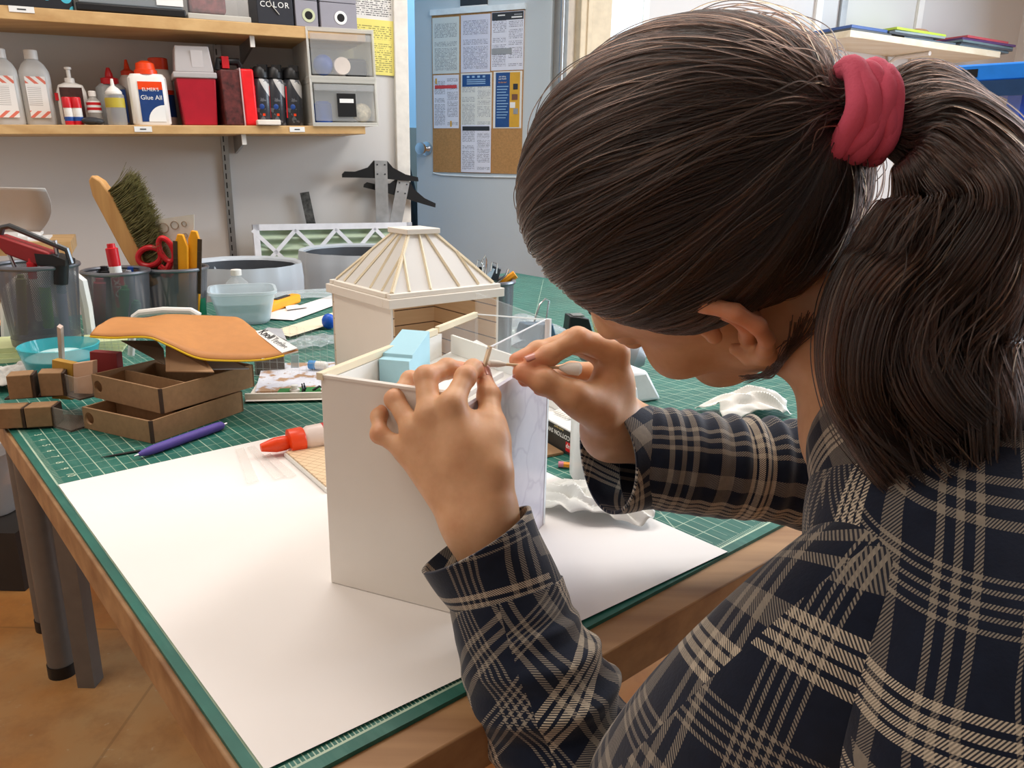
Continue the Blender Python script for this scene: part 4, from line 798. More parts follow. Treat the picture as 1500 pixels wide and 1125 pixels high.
def chip_model(c_px, l_px, r_px, z0, hgt, label, acr, b2, b1, zc2, blkh):
    C, Lp, Rp = W(*c_px, z0), W(*l_px, z0), W(*r_px, z0); up = Vector((0, 0, hgt)); th = .003
    r = thing('chipboard_model', label, 'model', C, 'stacked brown chipboard models')
    fdir = (C-Lp).normalized(); rdir = (Rp-C).normalized(); nin = UP.cross(fdir)
    if nin.dot(rdir) < 0: nin = -nin
    Lb = Lp + rdir*(Rp-C).length; Rb = Rp
    H = hgt
    obj('front_wall', plate_hole(Lp, C, C+up, Lp+up, (.0125, H*.52), .0085, -th if UP.cross(fdir).dot(rdir) < 0 else -th), CHIP, r, 'brown front wall with a round hole')
    def wp(p, q, n, name='side_wall', hh=H, zo=0, tt=th):
        p, q = p+UP*zo, q+UP*zo
        m = MB(); m.hexa([p, q, q+n*tt, p+n*tt], [p+UP*hh, q+UP*hh, q+n*tt+UP*hh, p+n*tt+UP*hh]); return obj(name, m, CHIP, r)
    wp(C, Rp, -fdir); wp(Rp, Lb, -rdir, 'back_wall'); wp(Lp+rdir*.004, Lb, fdir)
    m = MB(); m.hexa([C+UP*.0002-fdir*.003+rdir*.003, Rp+UP*.0002-fdir*.003-rdir*.003, Lb+UP*.0002+fdir*.003-rdir*.003, Lp+UP*.0002+fdir*.003+rdir*.003], [C+UP*.003-fdir*.003+rdir*.003, Rp+UP*.003-fdir*.003-rdir*.003, Lb+UP*.003+fdir*.003-rdir*.003, Lp+UP*.003+fdir*.003+rdir*.003]); obj('base_board', m, CHIP, r)
    for p in (C,): m = MB(); m.hexa([p+fdir*.0004, p+fdir*.0004+rdir*.0032, p-fdir*.0006+rdir*.0032, p-fdir*.0034-rdir*.0006+rdir*0], [x+UP*(H+.0004) for x in (p+fdir*.0004, p+fdir*.0004+rdir*.0032, p-fdir*.0006+rdir*.0032, p-fdir*.0034-rdir*.0006)]); obj('burnt_edge', m, CHIPD, r)
    for k in (.3, .62): wp(Lp+rdir*((Rp-C).length*k)+fdir*.004, C+rdir*((Rp-C).length*k)-fdir*.004, rdir, 'divider', H*.8, .0031)
    V, E = W(*acr[0], z0), W(*acr[1], z0)
    m = MB(); w = .0015
    for p, q in ((Lp, V), (V, E)):
        n = UP.cross(q-p).normalized()*w; m.hexa([p, q, q+n, p+n], [p+up*.98, q+up*.98, q+n+up*.98, p+n+up*.98])
    obj('clear_corner', m, CLR, r, 'clear bent acrylic corner')
    G = W(*b1[0], z0); dv = (G-E); n_ = UP.cross(dv).normalized()
    if n_.y < 0: n_ = -n_
    m = MB(); bb = [G-dv.normalized()*-.006, E, V, Lp, Lp+n_*.045, E+n_*.05, G+n_*.05]; m.hexa([p+UP*.0004 for p in bb], [p+UP*.0024 for p in bb]); obj('base_plank', m, CHIPD, r)
    for (pa_, pb_) in (b2, b1):
        p, q = W(*pa_, z0+.0026), W(*pb_, z0+.0026); m = MB(); m.hexa([p, q, q+n_*.028, p+n_*.028], [x+UP*blkh for x in (p, q, q+n_*.028, p+n_*.028)]); bl_ = obj('block', m, CHIP, r, bevel=.0012)
        m = MB(); m.hexa([q+dv.normalized()*-.0005, q+dv.normalized()*-.0035, q+n_*.028+dv.normalized()*-.0035, q+n_*.028+dv.normalized()*-.0005], [x+UP*(blkh-.001) for x in (q+dv.normalized()*-.0005, q+dv.normalized()*-.0035, q+n_*.028+dv.normalized()*-.0035, q+n_*.028+dv.normalized()*-.0005)]); obj('dark_side', m, CHIPD, bl_)
    return C, Lp, Rp, fdir, rdir
z1 = ZT+.0006; hL = .0305
Cl, Ll, Rl, fdl, rdl = chip_model((224, 650), (124, 627), (357, 602), z1, hL, 'lower brown chipboard model standing on the mat', ((104.5, 633), (80, 626)), ((39, 627), (78, 624.5)), ((-8, 629), (34, 627)), 0, .0285)
z2 = z1+hL+.0006
chip_model((238, 606.5), (138, 582), (373, 566), z2, .034, 'upper brown chipboard model stacked on the lower one', ((117, 587), (96, 580)), ((60, 581), (94, 580)), ((14, 586), (49, 583)), 0, .034)
# loose coloured blocks standing behind
def loose(name, quad_px, Y, th, ml, label, cat='block'):
    p = [A(x, y, Y) for x, y in quad_px]; n = Vector((.15, .98, 0))*th; m = MB(); m.hexa(p, [q+n for q in p]); return obj(name, m, ml, None, label, cat, smooth=0, bevel=.0006)
loose('painted_block', ((133, 560), (174, 562), (170, 518), (131, 515)), 1.09, .014, mat('brick_red_paint', (140, 44, 46), .6), 'dark red painted block behind the clear corner')
loose('painted_block', ((76, 584), (106, 586), (106, 533), (76, 527)), 1.06, .012, mat('ochre_block', (196, 150, 60), .6, var=.2), 'ochre yellow block beside the turquoise bowl')
loose('painted_block', ((108, 582), (136, 580), (136, 529), (107, 533)), 1.05, .01, mat('peach_card', (222, 178, 146), .6), 'peach card block behind the clear corner')
# turquoise bowl with white glue and a stick
p = W(95, 566); cB = Vector((p.x, p.y, ZT)); M = atZ(cB); rb = .056*1.05
r = thing('glass_bowl', 'turquoise glass bowl of white glue on the table', 'bowl', cB)
TQ = glassy('turquoise_glass', (70, 190, 200), .5, .06)
m = MB(); m.lathe([(rb*.62, .0006), (rb*.7, .004), (rb*.92, .052), (rb, .07), (rb*.97, .071), (rb*.88, .052), (rb*.66, .007), (0, .006)], M, 40); obj('bowl', m, TQ, r)
m = MB(); m.lathe([(0, .008), (rb*.62, .008), (rb*.84, .05), (rb*.5, .058), (0, .062)], M, 32); obj('glue', m, mat('white_glue', (205, 238, 238), .3), None, 'white glue filling the turquoise bowl', 'glue', kind='stuff')
a_ = A(88, 478, 1.09); b_ = cB+Vector((.012, -.02, .03)); m = MB(); m.tube([b_, a_], .0042, 4); obj('mixing_stick', m, mat('stick_pink', (232, 206, 192), .6), None, 'pale wooden stick standing in the turquoise bowl', 'stick', smooth=0)
# sticky note pads and crumpled tissue at the left
p = W(30, 520); F = atZ((p.x-.05, p.y-.03, ZT), .4)
for k in range(3): m = MB(); m.box((.004*k, .003*k, .0005+.004+.0085*k), (.2-.01*k, .11, .008), F @ Matrix.Rotation(.05*k, 4, 'Z')); obj('note_pad', m, mat('pale_green_paper', (214, 222, 168), .7), None, 'pale green note pad, %s of the pile at the left' % ('bottom', 'middle', 'top')[k], 'note pad', 'pale green note pads')
p = W(152, 512); F = atZ((p.x, p.y, ZT), .3); m = MB(); [m.box((.002*k, 0, .003+.006*k), (.075, .075, .0055), F @ Matrix.Rotation(.06*k, 4, 'Z')) for k in range(4)]; obj('note_block', m, mat('pale_green_paper', (214, 222, 168), .7), None, 'small pale green note block between bowl and cups', 'note pad')
def crumple(name, c, rx_, ry_, rz_, label, seed, ang=0, ml=None):
    g = np.random.default_rng(seed); ph = g.uniform(0, 6.3, 12); kx = g.uniform(2, 9, 12); ky = g.uniform(2, 9, 12); am = g.uniform(.2, 1, 12)/np.sqrt(kx)
    F = atZ(c, ang)
    def fn(u, v):
        x, y = 2*u-1, 2*v-1; e = 1 + .12*math.sin(5*math.atan2(y, x)+seed)
        h = sum(a*abs(math.sin(k*x+l*y+q)) for a, k, l, q in zip(am, kx, ky, ph))/3.2; q = max(0, 1-(x*x+y*y)*.55)
        return F @ Vector((rx_*x*e, ry_*y*e, .0012+rz_*q*h + .004*h))
    m = MB(); m.grid(fn, 40, 40); return obj(name, m, ml or mat('tissue_paper', (244, 242, 236), .8, var=.02), None, label, 'tissue', smooth=22, solid=.0006)
p = W(20, 590); crumple('tissue', Vector((p.x-.06, p.y+.1, ZT)), .06, .05, .035, 'grey white crumpled tissue at the left behind the trays', 3, 0, mat('greyish_tissue', (196, 192, 186), .9, var=.2, scale=60))
# fabric sample swatch draped on the chipboard models
Pn = [A(132, 491, 1.06), A(415, 520, 1.06), A(437, 512, 1.10), A(352, 463, 1.2), A(205, 463, 1.16)]
edge0 = [(132, 491, 1.06), (165, 493, 1.055), (215, 492, 1.045), (245, 503, 1.04), (285, 521, 1.04), (320, 526, 1.045), (385, 525, 1.055), (437, 513, 1.09)]
edge1 = [(150, 474, 1.1), (170, 465, 1.15), (210, 466, 1.17), (245, 461, 1.18), (285, 462, 1.19), (330, 464, 1.19), (352, 467, 1.19), (374, 485, 1.16)]
e0 = [A(*e) for e in edge0]; e1_ = [A(*e) for e in edge1]
def lerp(lst, u):
    k = u*(len(lst)-1); i = min(int(k), len(lst)-2); f_ = k-i; p0, p1 = lst[max(i-1, 0)], lst[min(i+2, len(lst)-1)]; a, b = lst[i], lst[i+1]
    t1, t2 = (b-p0)*.5, (p1-a)*.5; return a*(2*f_**3-3*f_**2+1)+t1*(f_**3-2*f_**2+f_)+b*(-2*f_**3+3*f_**2)+t2*(f_**3-f_**2)
def swf(dz): return lambda u, v: (lerp(e0, u)*(1-v)+lerp(e1_, u)*v) + UP*(dz+.003*math.sin(PI*v)*math.sin(3*u+1))
r = thing('fabric_sample', 'tan leather sample with yellow edge and white name strip', 'fabric sample', sum(e0, Vector())/8 - Vector((0, 0, .01)))
m = MB(); m.grid(swf(0), 40, 8); obj('leather', m, mat('tan_leather', (196, 132, 72), .55, var=.05, scale=60, bump=.1, bscale=500), r, solid=.0018)
m = MB(); m.tube([lerp(e0, k/40*.93)-UP*.002 for k in range(41)], .0016, 6); obj('yellow_edge', m, mat('yellow_piping', (240, 196, 20), .5), r)
la, lb_, lc, ld = A(373, 487, 1.155), A(391, 485, 1.153), A(437, 512, 1.088), A(414, 519, 1.075)
up_ = (lb_-la).cross(lc-la); up_ = up_.normalized() if up_.z > 0 else -up_.normalized()
m = MB(); m.hexa([x+up_*.0016 for x in (la, lb_, lc, ld)], [x+up_*.0028 for x in (la, lb_, lc, ld)]); ns = obj('name_strip', m, LABELW, r, 'white printed name strip', smooth=0)
F = frame((la+lb_+lc+ld)/4+up_*.0031, (ld-la)+(lc-lb_), None or up_.cross((ld-la)+(lc-lb_)), up_)
m_t = F @ Matrix.Translation((-.047, 0, 0)); txt('Knoll', .019, m_t @ Matrix.Translation((.02, 0, 0)), INK, ns, 'lettering', sx=.9); txt('Textiles', .017, m_t @ Matrix.Translation((.063, 0, 0)), mat('grey_ink', (150, 150, 150), .6), ns, 'lettering', sx=.8)
m = MB(); m.tube([A(383, 526, 1.055), A(436, 515, 1.09)], .0018, 6); obj('white_edge', m, LABELW, r)
# cards below the sample
def card(pts, ml, label, th=.0016):
    p = [A(*q) for q in pts]; n = (p[1]-p[0]).cross(p[2]-p[0]).normalized()*th; m = MB(); m.hexa(p, [q+n for q in p]); return obj('card_piece', m, ml, None, label, 'card', smooth=0)
card(((243, 545, 1.035), (314, 546, 1.03), (300, 527, 1.07), (243, 505, 1.08)), mat('light_chip', (168, 132, 98), .8), 'brown card wedge sticking out under the leather sample')
card(((306, 542, 1.055), (365, 541, 1.055), (335, 528, 1.09), (300, 528, 1.09)), mat('grey_card', (168, 168, 172), .6), 'grey card corner under the leather sample, front')
card(((386, 484, 1.2), (420, 500, 1.15), (413, 483, 1.22), (392, 481, 1.24)), mat('grey_card', (168, 168, 172), .6), 'grey card corner behind the white name strip')
card(((178, 500, 1.1), (242, 535, 1.05), (240, 512, 1.08), (230, 500, 1.12)), mat('dark_chip', (104, 88, 70), .8), 'dark brown card under the left of the leather sample')
a_ = A(240, 463, 1.3); m = MB(); m.tube([A(196, 466, 1.27), A(205, 459, 1.27), A(240, 455, 1.27), A(280, 456, 1.27), A(292, 463, 1.27)], .0065, 10); m.tube([A(292, 463, 1.27), A(292, 480, 1.27)], .0065, 8); m.tube([A(196, 466, 1.27), A(192, 520, 1.27)], .006, 8)
obj('handle_loop', m, WHITE, None, 'white plastic loop handle behind the leather sample', 'handle')
# ---------------------------------------------------------------- mesh pencil cups
def meshm():
    t = NT('wire_mesh'); x = t.sep(t.coord()); an = t.math('MULTIPLY', t.math('ARCTAN2', x[1], x[0]), .06)
    a = t.math('ADD', an, t.math('MULTIPLY', x[2], .55)); b = t.math('SUBTRACT', an, t.math('MULTIPLY', x[2], .55))
    g = t.math('MAXIMUM', t.line(a, .0026, .0013), t.line(b, .0026, .0013))
    t.b.inputs['Base Color'].default_value = lin((112, 112, 118))+(1,); t.b.inputs['Metallic'].default_value = .6; t.b.inputs['Roughness'].default_value = .4
    tr = t.new('ShaderNodeBsdfTransparent'); mx = t.new('ShaderNodeMixShader'); t.lk(g, mx.inputs[0]); t.lk(tr.outputs[0], mx.inputs[1]); t.lk(t.b.outputs[0], mx.inputs[2]); t.lk(mx.outputs[0], t.out.inputs[0]); return t.mat
MESH = meshm(); RIM = mat('cup_rim', (120, 122, 128), .35, .7)
def cup(c, r0, r1, h, label):
    t = thing('pencil_cup', label, 'pencil cup', c, 'wire mesh pencil cups'); M = Matrix.Identity(4)
    me_ = MB(); me_.lathe([(r0, .012), (r1, h)], M, 48); o = obj('mesh_wall', me_, MESH, None, keep=True, smooth=60); o.location = (0, 0, 0); o.parent = t; OFF[o.name] = Vector((0, 0, 0))
    # lathe without caps
    bm = bmesh.new(); bm.from_mesh(o.data); [bm.faces.remove(f) for f in [f for f in bm.faces if len(f.verts) > 4]]; bm.to_mesh(o.data); bm.free()
    m = MB(); m.lathe([(0, .0006), (r0, .0006), (r0+.001, .014), (r0-.002, .014), (r0-.003, .004), (0, .004)], atZ(c), 48); obj('base', m, RIM, t)
    m = MB(); m.tube([c+Vector((r1*math.cos(2*PI*k/48), r1*math.sin(2*PI*k/48), h)) for k in range(48)], .0042, 8, closed=True); obj('rim', m, RIM, t); return t
c1 = W(82, 521); c1 = Vector((c1.x-.012, c1.y, ZT+.026)); hc1 = A(62, 388, c1.y).z-ZT-.026; cup(c1, .056, .068, hc1, 'large mesh cup holding the red stapler, leftmost')
p = A(170, 400, 1.60); c2 = Vector((p.x, p.y, ZT)); cup(c2, .055, .063, A(168, 397, 1.60).z-ZT, 'mesh cup of markers, middle of the three')
p = A(255, 394, 1.70); c3 = Vector((p.x, p.y, ZT)); cup(c3, .057, .069, A(255, 392, 1.70).z-ZT, 'mesh cup of scissors and yellow knives')
def stick(name, p0, p1, r, ml, label, cat, par=None, n=14): m = MB(); m.cyl(p0, p1, r, n=n); return obj(name, m, ml, par, label, cat)
# stapler in the first cup
Ys = 1.37
r = thing('stapler', 'red and black heavy stapler standing in the leftmost mesh cup', 'stapler', A(80, 400, Ys))
a_, b_ = A(2, 338, Ys), A(96, 372, Ys); F = along(a_, b_)
m = MB(); m.prism([(.0, -.006), (.0, -.022), (.022, -.034), (.09, -.034), (.1, -.016), (.092, -.004)], .03, F @ Matrix.Rotation(PI/2, 4, 'X') @ Matrix.Translation((0, 0, -.015)))
obj('red_grip', m, mat('deep_red', (150, 30, 34), .4), r, bevel=.003)
m = MB(); m.tube([A(0, 345, Ys), A(4, 333, Ys), A(14, 331, Ys), A(60, 350, Ys), A(98, 366, Ys), A(104, 386, Ys)], .0052, 8); obj('steel_lever', m, mat('dark_chrome', (90, 92, 94), .3, .8), r)
m = MB(); pp = [A(x, y, Ys) for x, y in ((58, 370), (84, 372), (103, 380), (103, 388), (64, 388), (61, 384))]; m.hexa([q+Vector((0, -.016, 0)) for q in pp], [q+Vector((0, .016, 0)) for q in pp]); m.cyl(A(88, 385, Ys), A(87, 415, Ys), .014); obj('black_head', m, BLACK, r)
m = MB(); m.tube([A(80, 352, Ys), A(86, 388, Ys)], .004, 8); m.tube([A(1, 345, Ys), A(22, 392, Ys)], .0032, 8); obj('link_rods', m, CHROME, r)
def marker(p0, p1, r_, col, capcol, label, band=None, text=None, cat='marker'):
    F = frame(p0, p1-p0, UP.cross(p1-p0)) @ Matrix.Rotation(PI/2, 4, 'Y'); L = (p1-p0).length; t = thing('marker', label, cat, p0, 'markers in the mesh cups')
    m = MB(); m.lathe([(r_*.9, 0), (r_, .003), (r_, L*.68)], F, 20); obj('barrel', m, col, t)
    m = MB(); m.lathe([(r_*1.03, L*.68), (r_*1.03, L*.93), (r_*.7, L*.94), (r_*.65, L), (0, L)], F, 20); obj('cap', m, capcol, t)
    if band: m = MB(); m.lathe([(r_*1.02, L*.5), (r_*1.02, L*.66)], F, 20); obj('band', m, band, t)
    if text:
        o = F @ Vector((0, 0, L*.36)); x = (F.to_3x3() @ Vector((0, 0, -1))); n = Vector((.25, -1, .1)).normalized(); n = (n-x*n.dot(x)).normalized()
        txt(text, r_*1.6, frame(o+n*(r_*1.02), x, n.cross(x), n), LABELW, t, 'printed_name')
marker(A(60, 470, 1.36), A(45, 378, 1.36), .008, WHITE, REDP, 'thin marker with red cap in the leftmost cup')
marker(A(72, 480, 1.36), A(62, 391, 1.36), .009, mat('lime', (140, 190, 60), .5), LABELW, 'lime pen low inside the leftmost cup')
marker(A(34, 490, 1.39), A(30, 402, 1.39), .008, mat('olive_pen', (120, 130, 80), .5), mat('olive_pen', (120, 130, 80), .5), 'olive pen inside the leftmost cup'); marker(A(95, 490, 1.4), A(88, 400, 1.4), .008, mat('plum_pen', (120, 80, 110), .5), BLACK, 'plum pen inside the leftmost cup')
Y2 = 1.58
marker(A(180, 452, Y2), A(162, 357, Y2), .0115, REDP, REDP, 'large red marker with white band standing tall in the middle cup', LABELW, 'EXPO')
marker(A(146, 490, Y2), A(146, 408, Y2), .0115, mat('crimson', (190, 40, 80), .5), mat('crimson', (190, 40, 80), .5), 'crimson marker inside the middle cup')
marker(A(178, 490, Y2), A(181, 418, Y2), .0115, mat('leaf_green', (50, 150, 70), .5), mat('leaf_green', (50, 150, 70), .5), 'green marker inside the middle cup')
marker(A(196, 490, Y2+.01), A(200, 440, Y2+.01), .009, mat('leaf_green', (50, 150, 70), .5), mat('leaf_green', (50, 150, 70), .5), 'shorter green marker inside the middle cup')
marker(A(160, 490, 1.64), A(152, 390, 1.64), .011, DKGREY, BLACK, 'black marker at the rear of the middle cup')
marker(A(166, 490, 1.66), A(146, 392, 1.66), .011, BLACK, BLACK, 'second black marker leaning at the rear left of the middle cup')
marker(A(190, 490, 1.65), A(191, 391, 1.65), .009, LABELW, BLUEP, 'blue capped marker at the rear of the middle cup')
marker(A(198, 490, 1.62), A(188, 396, 1.62), .008, mat('silver_pen', (170, 172, 180), .4), mat('silver_pen', (170, 172, 180), .4), 'silver pen in the middle cup')
# scissors, knives, brush, tape, template in the third cup
Y3 = 1.68
r = thing('scissors', 'red handled scissors standing in the right mesh cup', 'scissors', A(250, 395, Y3))
def ring(c, ax, rx_, rz_, t, n=30): return [c + Vector((math.cos(2*PI*k/n)*rx_*math.cos(ax)-math.sin(2*PI*k/n)*rz_*math.sin(ax), 0, math.cos(2*PI*k/n)*rx_*math.sin(ax)+math.sin(2*PI*k/n)*rz_*math.cos(ax))) for k in range(n)]
m = MB(); m.tube(ring(A(219, 376, Y3), .35, .026, .019, 0), .0062, 10, closed=True); m.tube([A(234, 390, Y3), A(252, 405, Y3)], .007, 8); obj('handle', m, REDP, r)
m = MB(); m.tube(ring(A(244, 366, Y3-.008), .35, .014, .026, 0), .006, 10, closed=True); m.tube([A(250, 385, Y3-.008), A(240, 405, Y3-.008)], .007, 8); obj('handle', m, REDP, r)
for dx in (0, 12): m = MB(); m.tube([A(248-dx, 404, Y3), A(242+dx, 475, Y3)], [.007, .002], 4, flat=.3); obj('blade', m, STEEL, r)
def knife(p0, p1, label, lean):
    F = along(p0, p1, (0, -1, 0)); L = (p1-p0).length; t = thing('utility_knife', label, 'utility knife', p0, 'yellow utility knives')
    m = MB(); m.prism([(0, -.012), (L*.86, -.014), (L, -.004), (L, .008), (L*.9, .014), (0, .012)], .009, F @ Matrix.Translation((0, 0, -.0045))); obj('handle', m, YELLOW, t, bevel=.002)
    m = MB(); m.box((L*.62, lean*.012, .005), (L*.6, .009, .003), F); [m.box((L*(.36+.06*k), lean*.012, .0068), (.002, .008, .002), F) for k in range(8)]; obj('slide_track', m, mat('dark_brown_rubber', (70, 52, 34), .6), t)
knife(A(269, 470, Y3-.01), A(266, 343, Y3-.01), 'yellow utility knife nearer the scissors', 1); knife(A(284, 470, Y3), A(286, 338, Y3), 'yellow utility knife at the right edge of the cup', -1)
r = thing('counter_brush', 'wooden counter brush with olive bristles standing in the cup', 'brush', A(225, 400, 1.68))
a_, b_ = A(138, 256, 1.7), A(222, 420, 1.7); F = along(b_, a_, (0, -1, 0)); L = (a_-b_).length
m = MB(); m.prism([(0, -.014), (L*.3, -.018), (L*.8, -.019), (L*.93, -.013), (L, 0), (L*.97, .012), (L*.85, .02), (L*.3, .018), (0, .012)], .026, F @ Matrix.Translation((0, 0, -.013))); obj('handle', m, wood('beech', (214, 164, 100), (190, 136, 76), 2, 1.0), r, bevel=.004)
g = np.random.default_rng(5); 
sdir = 1 if (F.to_3x3() @ Vector((0, 1, 0))).x > 0 else -1
m = MB()
for k in range(1500):
    x = L*g.uniform(.06, .84); z = g.uniform(-.011, .011); ln = .072*(1-.12*g.random())*(1.0-.25*max(0, .35-x/L)/.35); b = g.normal(0, .012); lean = .014+g.normal(0, .01)
    p0 = F @ Vector((x, sdir*.016, z)); p1 = F @ Vector((x+lean*.4, sdir*(.016+ln*.5), z*1.3+b*.3)); p2 = F @ Vector((x+lean, sdir*(.016+ln), z*1.5+b)); m.tube([p0, p1, p2], [.0009, .0008, .0004], 3, caps=False)
t = NT('olive_bristle'); t.lk(t.ramp(t.noise(60, 2), [(.3, lin((84, 78, 40))), (.7, lin((140, 134, 84)))]), t.b.inputs['Base Color']); t.b.inputs['Roughness'].default_value = .6
obj('bristles', m, t.mat, r, kind='stuff', smooth=0)
for k, (x, y, rr_, mm, lb) in enumerate(((220, 380, .024, mat('kraft_tape', (176, 130, 80), .6), 'brown tape roll behind the scissors'), (240, 372, .026, mat('grey_tape', (130, 134, 150), .5), 'grey tape roll behind the scissors'))):
    c = A(x, y, 1.73+.012*k); m = MB(); F = Matrix.Translation(c) @ Matrix.Rotation(PI/2, 4, 'X'); m.lathe([(rr_, -.006), (rr_, .006), (rr_*.62, .006), (rr_*.62, -.006)], F, 32, closed=True); obj('tape_roll', m, mm, None, lb, 'tape')
ptl = [A(*q, 1.695) for q in ((227, 322), (284, 314), (284, 400), (232, 400))]
m = MB(); m.hexa(ptl, [q+Vector((0, .002, 0)) for q in ptl]); r = obj('drawing_template', m, glassy('yellowed_plastic', (226, 218, 204), .5, .15), None, 'clear yellowed drawing template behind the brush', 'template', smooth=0)
m = MB()
for x, y, q in ((240, 334, .011), (256, 330, .009), (238, 352, .008), (270, 328, .006), (272, 345, .005)): m.lathe([(q, 0), (q, .0026), (q-.0015, .0026), (q-.0015, 0)], Matrix.Translation(A(x, y, 1.6945)) @ Matrix.Rotation(PI/2, 4, 'X'), 20, closed=True)
obj('cutout_rims', m, mat('template_ink', (150, 130, 110), .6), r)
# white chair back / board edges around the first cup
m = MB(); m.tube([A(12, 500, 1.5), A(10, 450, 1.5), A(14, 425, 1.5), A(30, 410, 1.5), A(60, 405, 1.5)], .012, 8); m.tube([A(60, 405, 1.5), A(110, 405, 1.5), A(119, 412, 1.5), A(127, 450, 1.5), A(135, 510, 1.5)], .011, 8); obj('white_bracket', m, WHITE, None, 'white curved plastic frame behind the leftmost cup', 'frame')
pts = [A(0, 410, 1.62), A(14, 405, 1.62), A(16, 488, 1.62), A(0, 490, 1.62)]
m = MB(); m.hexa([q+Vector((-.06 if i in (0, 3) else 0, 0, 0)) for i, q in enumerate(pts)], [q+Vector((-.06 if i in (0, 3) else 0, .1, 0)) for i, q in enumerate(pts)]); obj('cardboard_box', m, CHIP, None, 'brown cardboard box at the left edge behind the cups', 'box', bevel=.002)
p0 = W(8, 492); m = MB(); m.box((0, 0, .012), (.16, .04, .02), atZ(Vector((p0.x-.04, p0.y, ZT)), .1)); m.m = 1; m.box((.03, .005, .026), (.1, .03, .006), atZ(Vector((p0.x-.04, p0.y, ZT)), .1)); obj('tool_tray', m, [DKGREY, YELLOW], None, 'dark tray with yellow strip at the left edge of the table', 'tray')
# ---------------------------------------------------------------- middle clutter
p = W(352, 474); cC = Vector((p.x, p.y+.03, ZT+.0006)); M = atZ(cC, .35)
r = thing('food_tub', 'clear square plastic tub of water beside the cups', 'tub', cC); TUB = glassy('tub_plastic', (214, 228, 234), .42, .25)
hT = A(352, 428, cC.y-.05).z-ZT
m = MB(); m.lathe([(0, .0005), (.05, .0005), (.056, .006), (.07, hT-.008), (.075, hT-.006), (.075, hT), (.069, hT), (.053, .008), (0, .004)], M, 48, sq=5); obj('tub', m, TUB, r)
m = MB(); m.lathe([(0, .006), (.052, .006), (.0625, hT*.62), (0, hT*.62)], M, 40, sq=5); obj('water', m, glassy('cloudy_water', (190, 214, 222), .3, .05), None, 'cloudy water filling the square tub', 'water', kind='stuff')
p = A(306, 475, cC.y-.02); m = MB(); m.cyl(Vector((p.x, p.y-.04, ZT+.0006)), Vector((p.x, p.y-.04, A(306, 437, p.y-.04).z)), .013); obj('green_cap', m, mat('green_lid', (20, 130, 96), .4), None, 'dark green plastic cap beside the square tub', 'cap')
p = A(349, 440, 1.98); cb_ = Vector((p.x, p.y, ZT+.0006)); M = atZ(cb_); zt_ = A(349, 395, 1.98).z-ZT
r = thing('clear_bottle', 'clear bottle with white screw cap behind the square tub', 'bottle', cb_)
m = MB(); m.lathe([(.026, 0), (.028, .004), (.028, zt_*.6), (.012, zt_*.78), (.011, zt_*.86)], M, 28); obj('body', m, glassy('clear_glass', (235, 240, 242), .12, .03), r); m = MB(); m.lathe([(.0135, zt_*.83), (.0135, zt_*.99), (.012, zt_)], M, 24); obj('cap', m, WHITE, r)
a_, b_ = W(386, 452, ZT+.014), W(432, 437, ZT+.016); F = along(a_, b_); L = (b_-a_).length*1.05
r = thing('utility_knife', 'yellow utility knife lying on the table behind the tub', 'utility knife', a_); m = MB(); m.box((L/2, 0, 0), (L, .03, .024), F); obj('handle', m, YELLOW, r, bevel=.006); m = MB(); m.box((L*.55, 0, .0125), (L*.4, .012, .004), F); obj('slider', m, DKGREY, r)
def flat(name, pts, ml, label, cat, z=.0006, th=.003): m = MB(); m.hexa([W(*p, ZT+z) for p in pts], [W(*p, ZT+z+th) for p in pts]); return obj(name, m, ml, None, label, cat, smooth=0)
flat('card_strip', ((380, 466), (430, 469), (560, 421), (520, 421), (440, 447), (380, 460)), PAPER, 'white card offcut lying behind the pale wood strip', 'card')
flat('wood_strip', ((395, 486), (425, 493), (560, 452), (545, 440)), STRIP, 'pale wood strip lying diagonal across the mat', 'strip', .0008, .006)
flat('card_strip', ((418, 448), (435, 446), (450, 450), (420, 454)), PAPER, 'small white card offcut near the yellow knife', 'card', .0045)
# clear acrylic sheet standing behind the trays, with its etched grid
def gridm():
    t = NT('gridded_acrylic'); g = t.sep(t.coord()); ln = t.math('MAXIMUM', t.line(g[0], .0127, .0005), t.line(g[2], .0127, .0005))
    t.b.inputs['Base Color'].default_value = (.85, .9, .88, 1); t.b.inputs['Roughness'].default_value = .1; tr = t.new('ShaderNodeBsdfTransparent'); mx = t.new('ShaderNodeMixShader'); t.lk(t.math('ADD', t.math('MULTIPLY', ln, .3), .05), mx.inputs[0]); t.lk(tr.outputs[0], mx.inputs[1]); t.lk(t.b.outputs[0], mx.inputs[2]); t.lk(mx.outputs[0], t.out.inputs[0]); return t.mat
q0, q1 = A(120, 483, 1.3), A(498, 492, 1.27); q0b, q1b = Vector((q0.x, q0.y, ZT+.001)), Vector((q1.x, q1.y, ZT+.001))
q1t = A(498, 490, 1.27)
m = MB(); m.hexa([q0b, q1b, q1t, A(430, 478, 1.275), Vector((q0.x, q0.y, q0.z))], [q+Vector((0, .003, 0)) for q in (q0b, q1b, q1t, A(430, 478, 1.275), Vector((q0.x, q0.y, q0.z)))]); obj('acrylic_ruler', m, gridm(), None, 'clear gridded acrylic ruler standing on edge behind the trays', 'ruler', smooth=0)
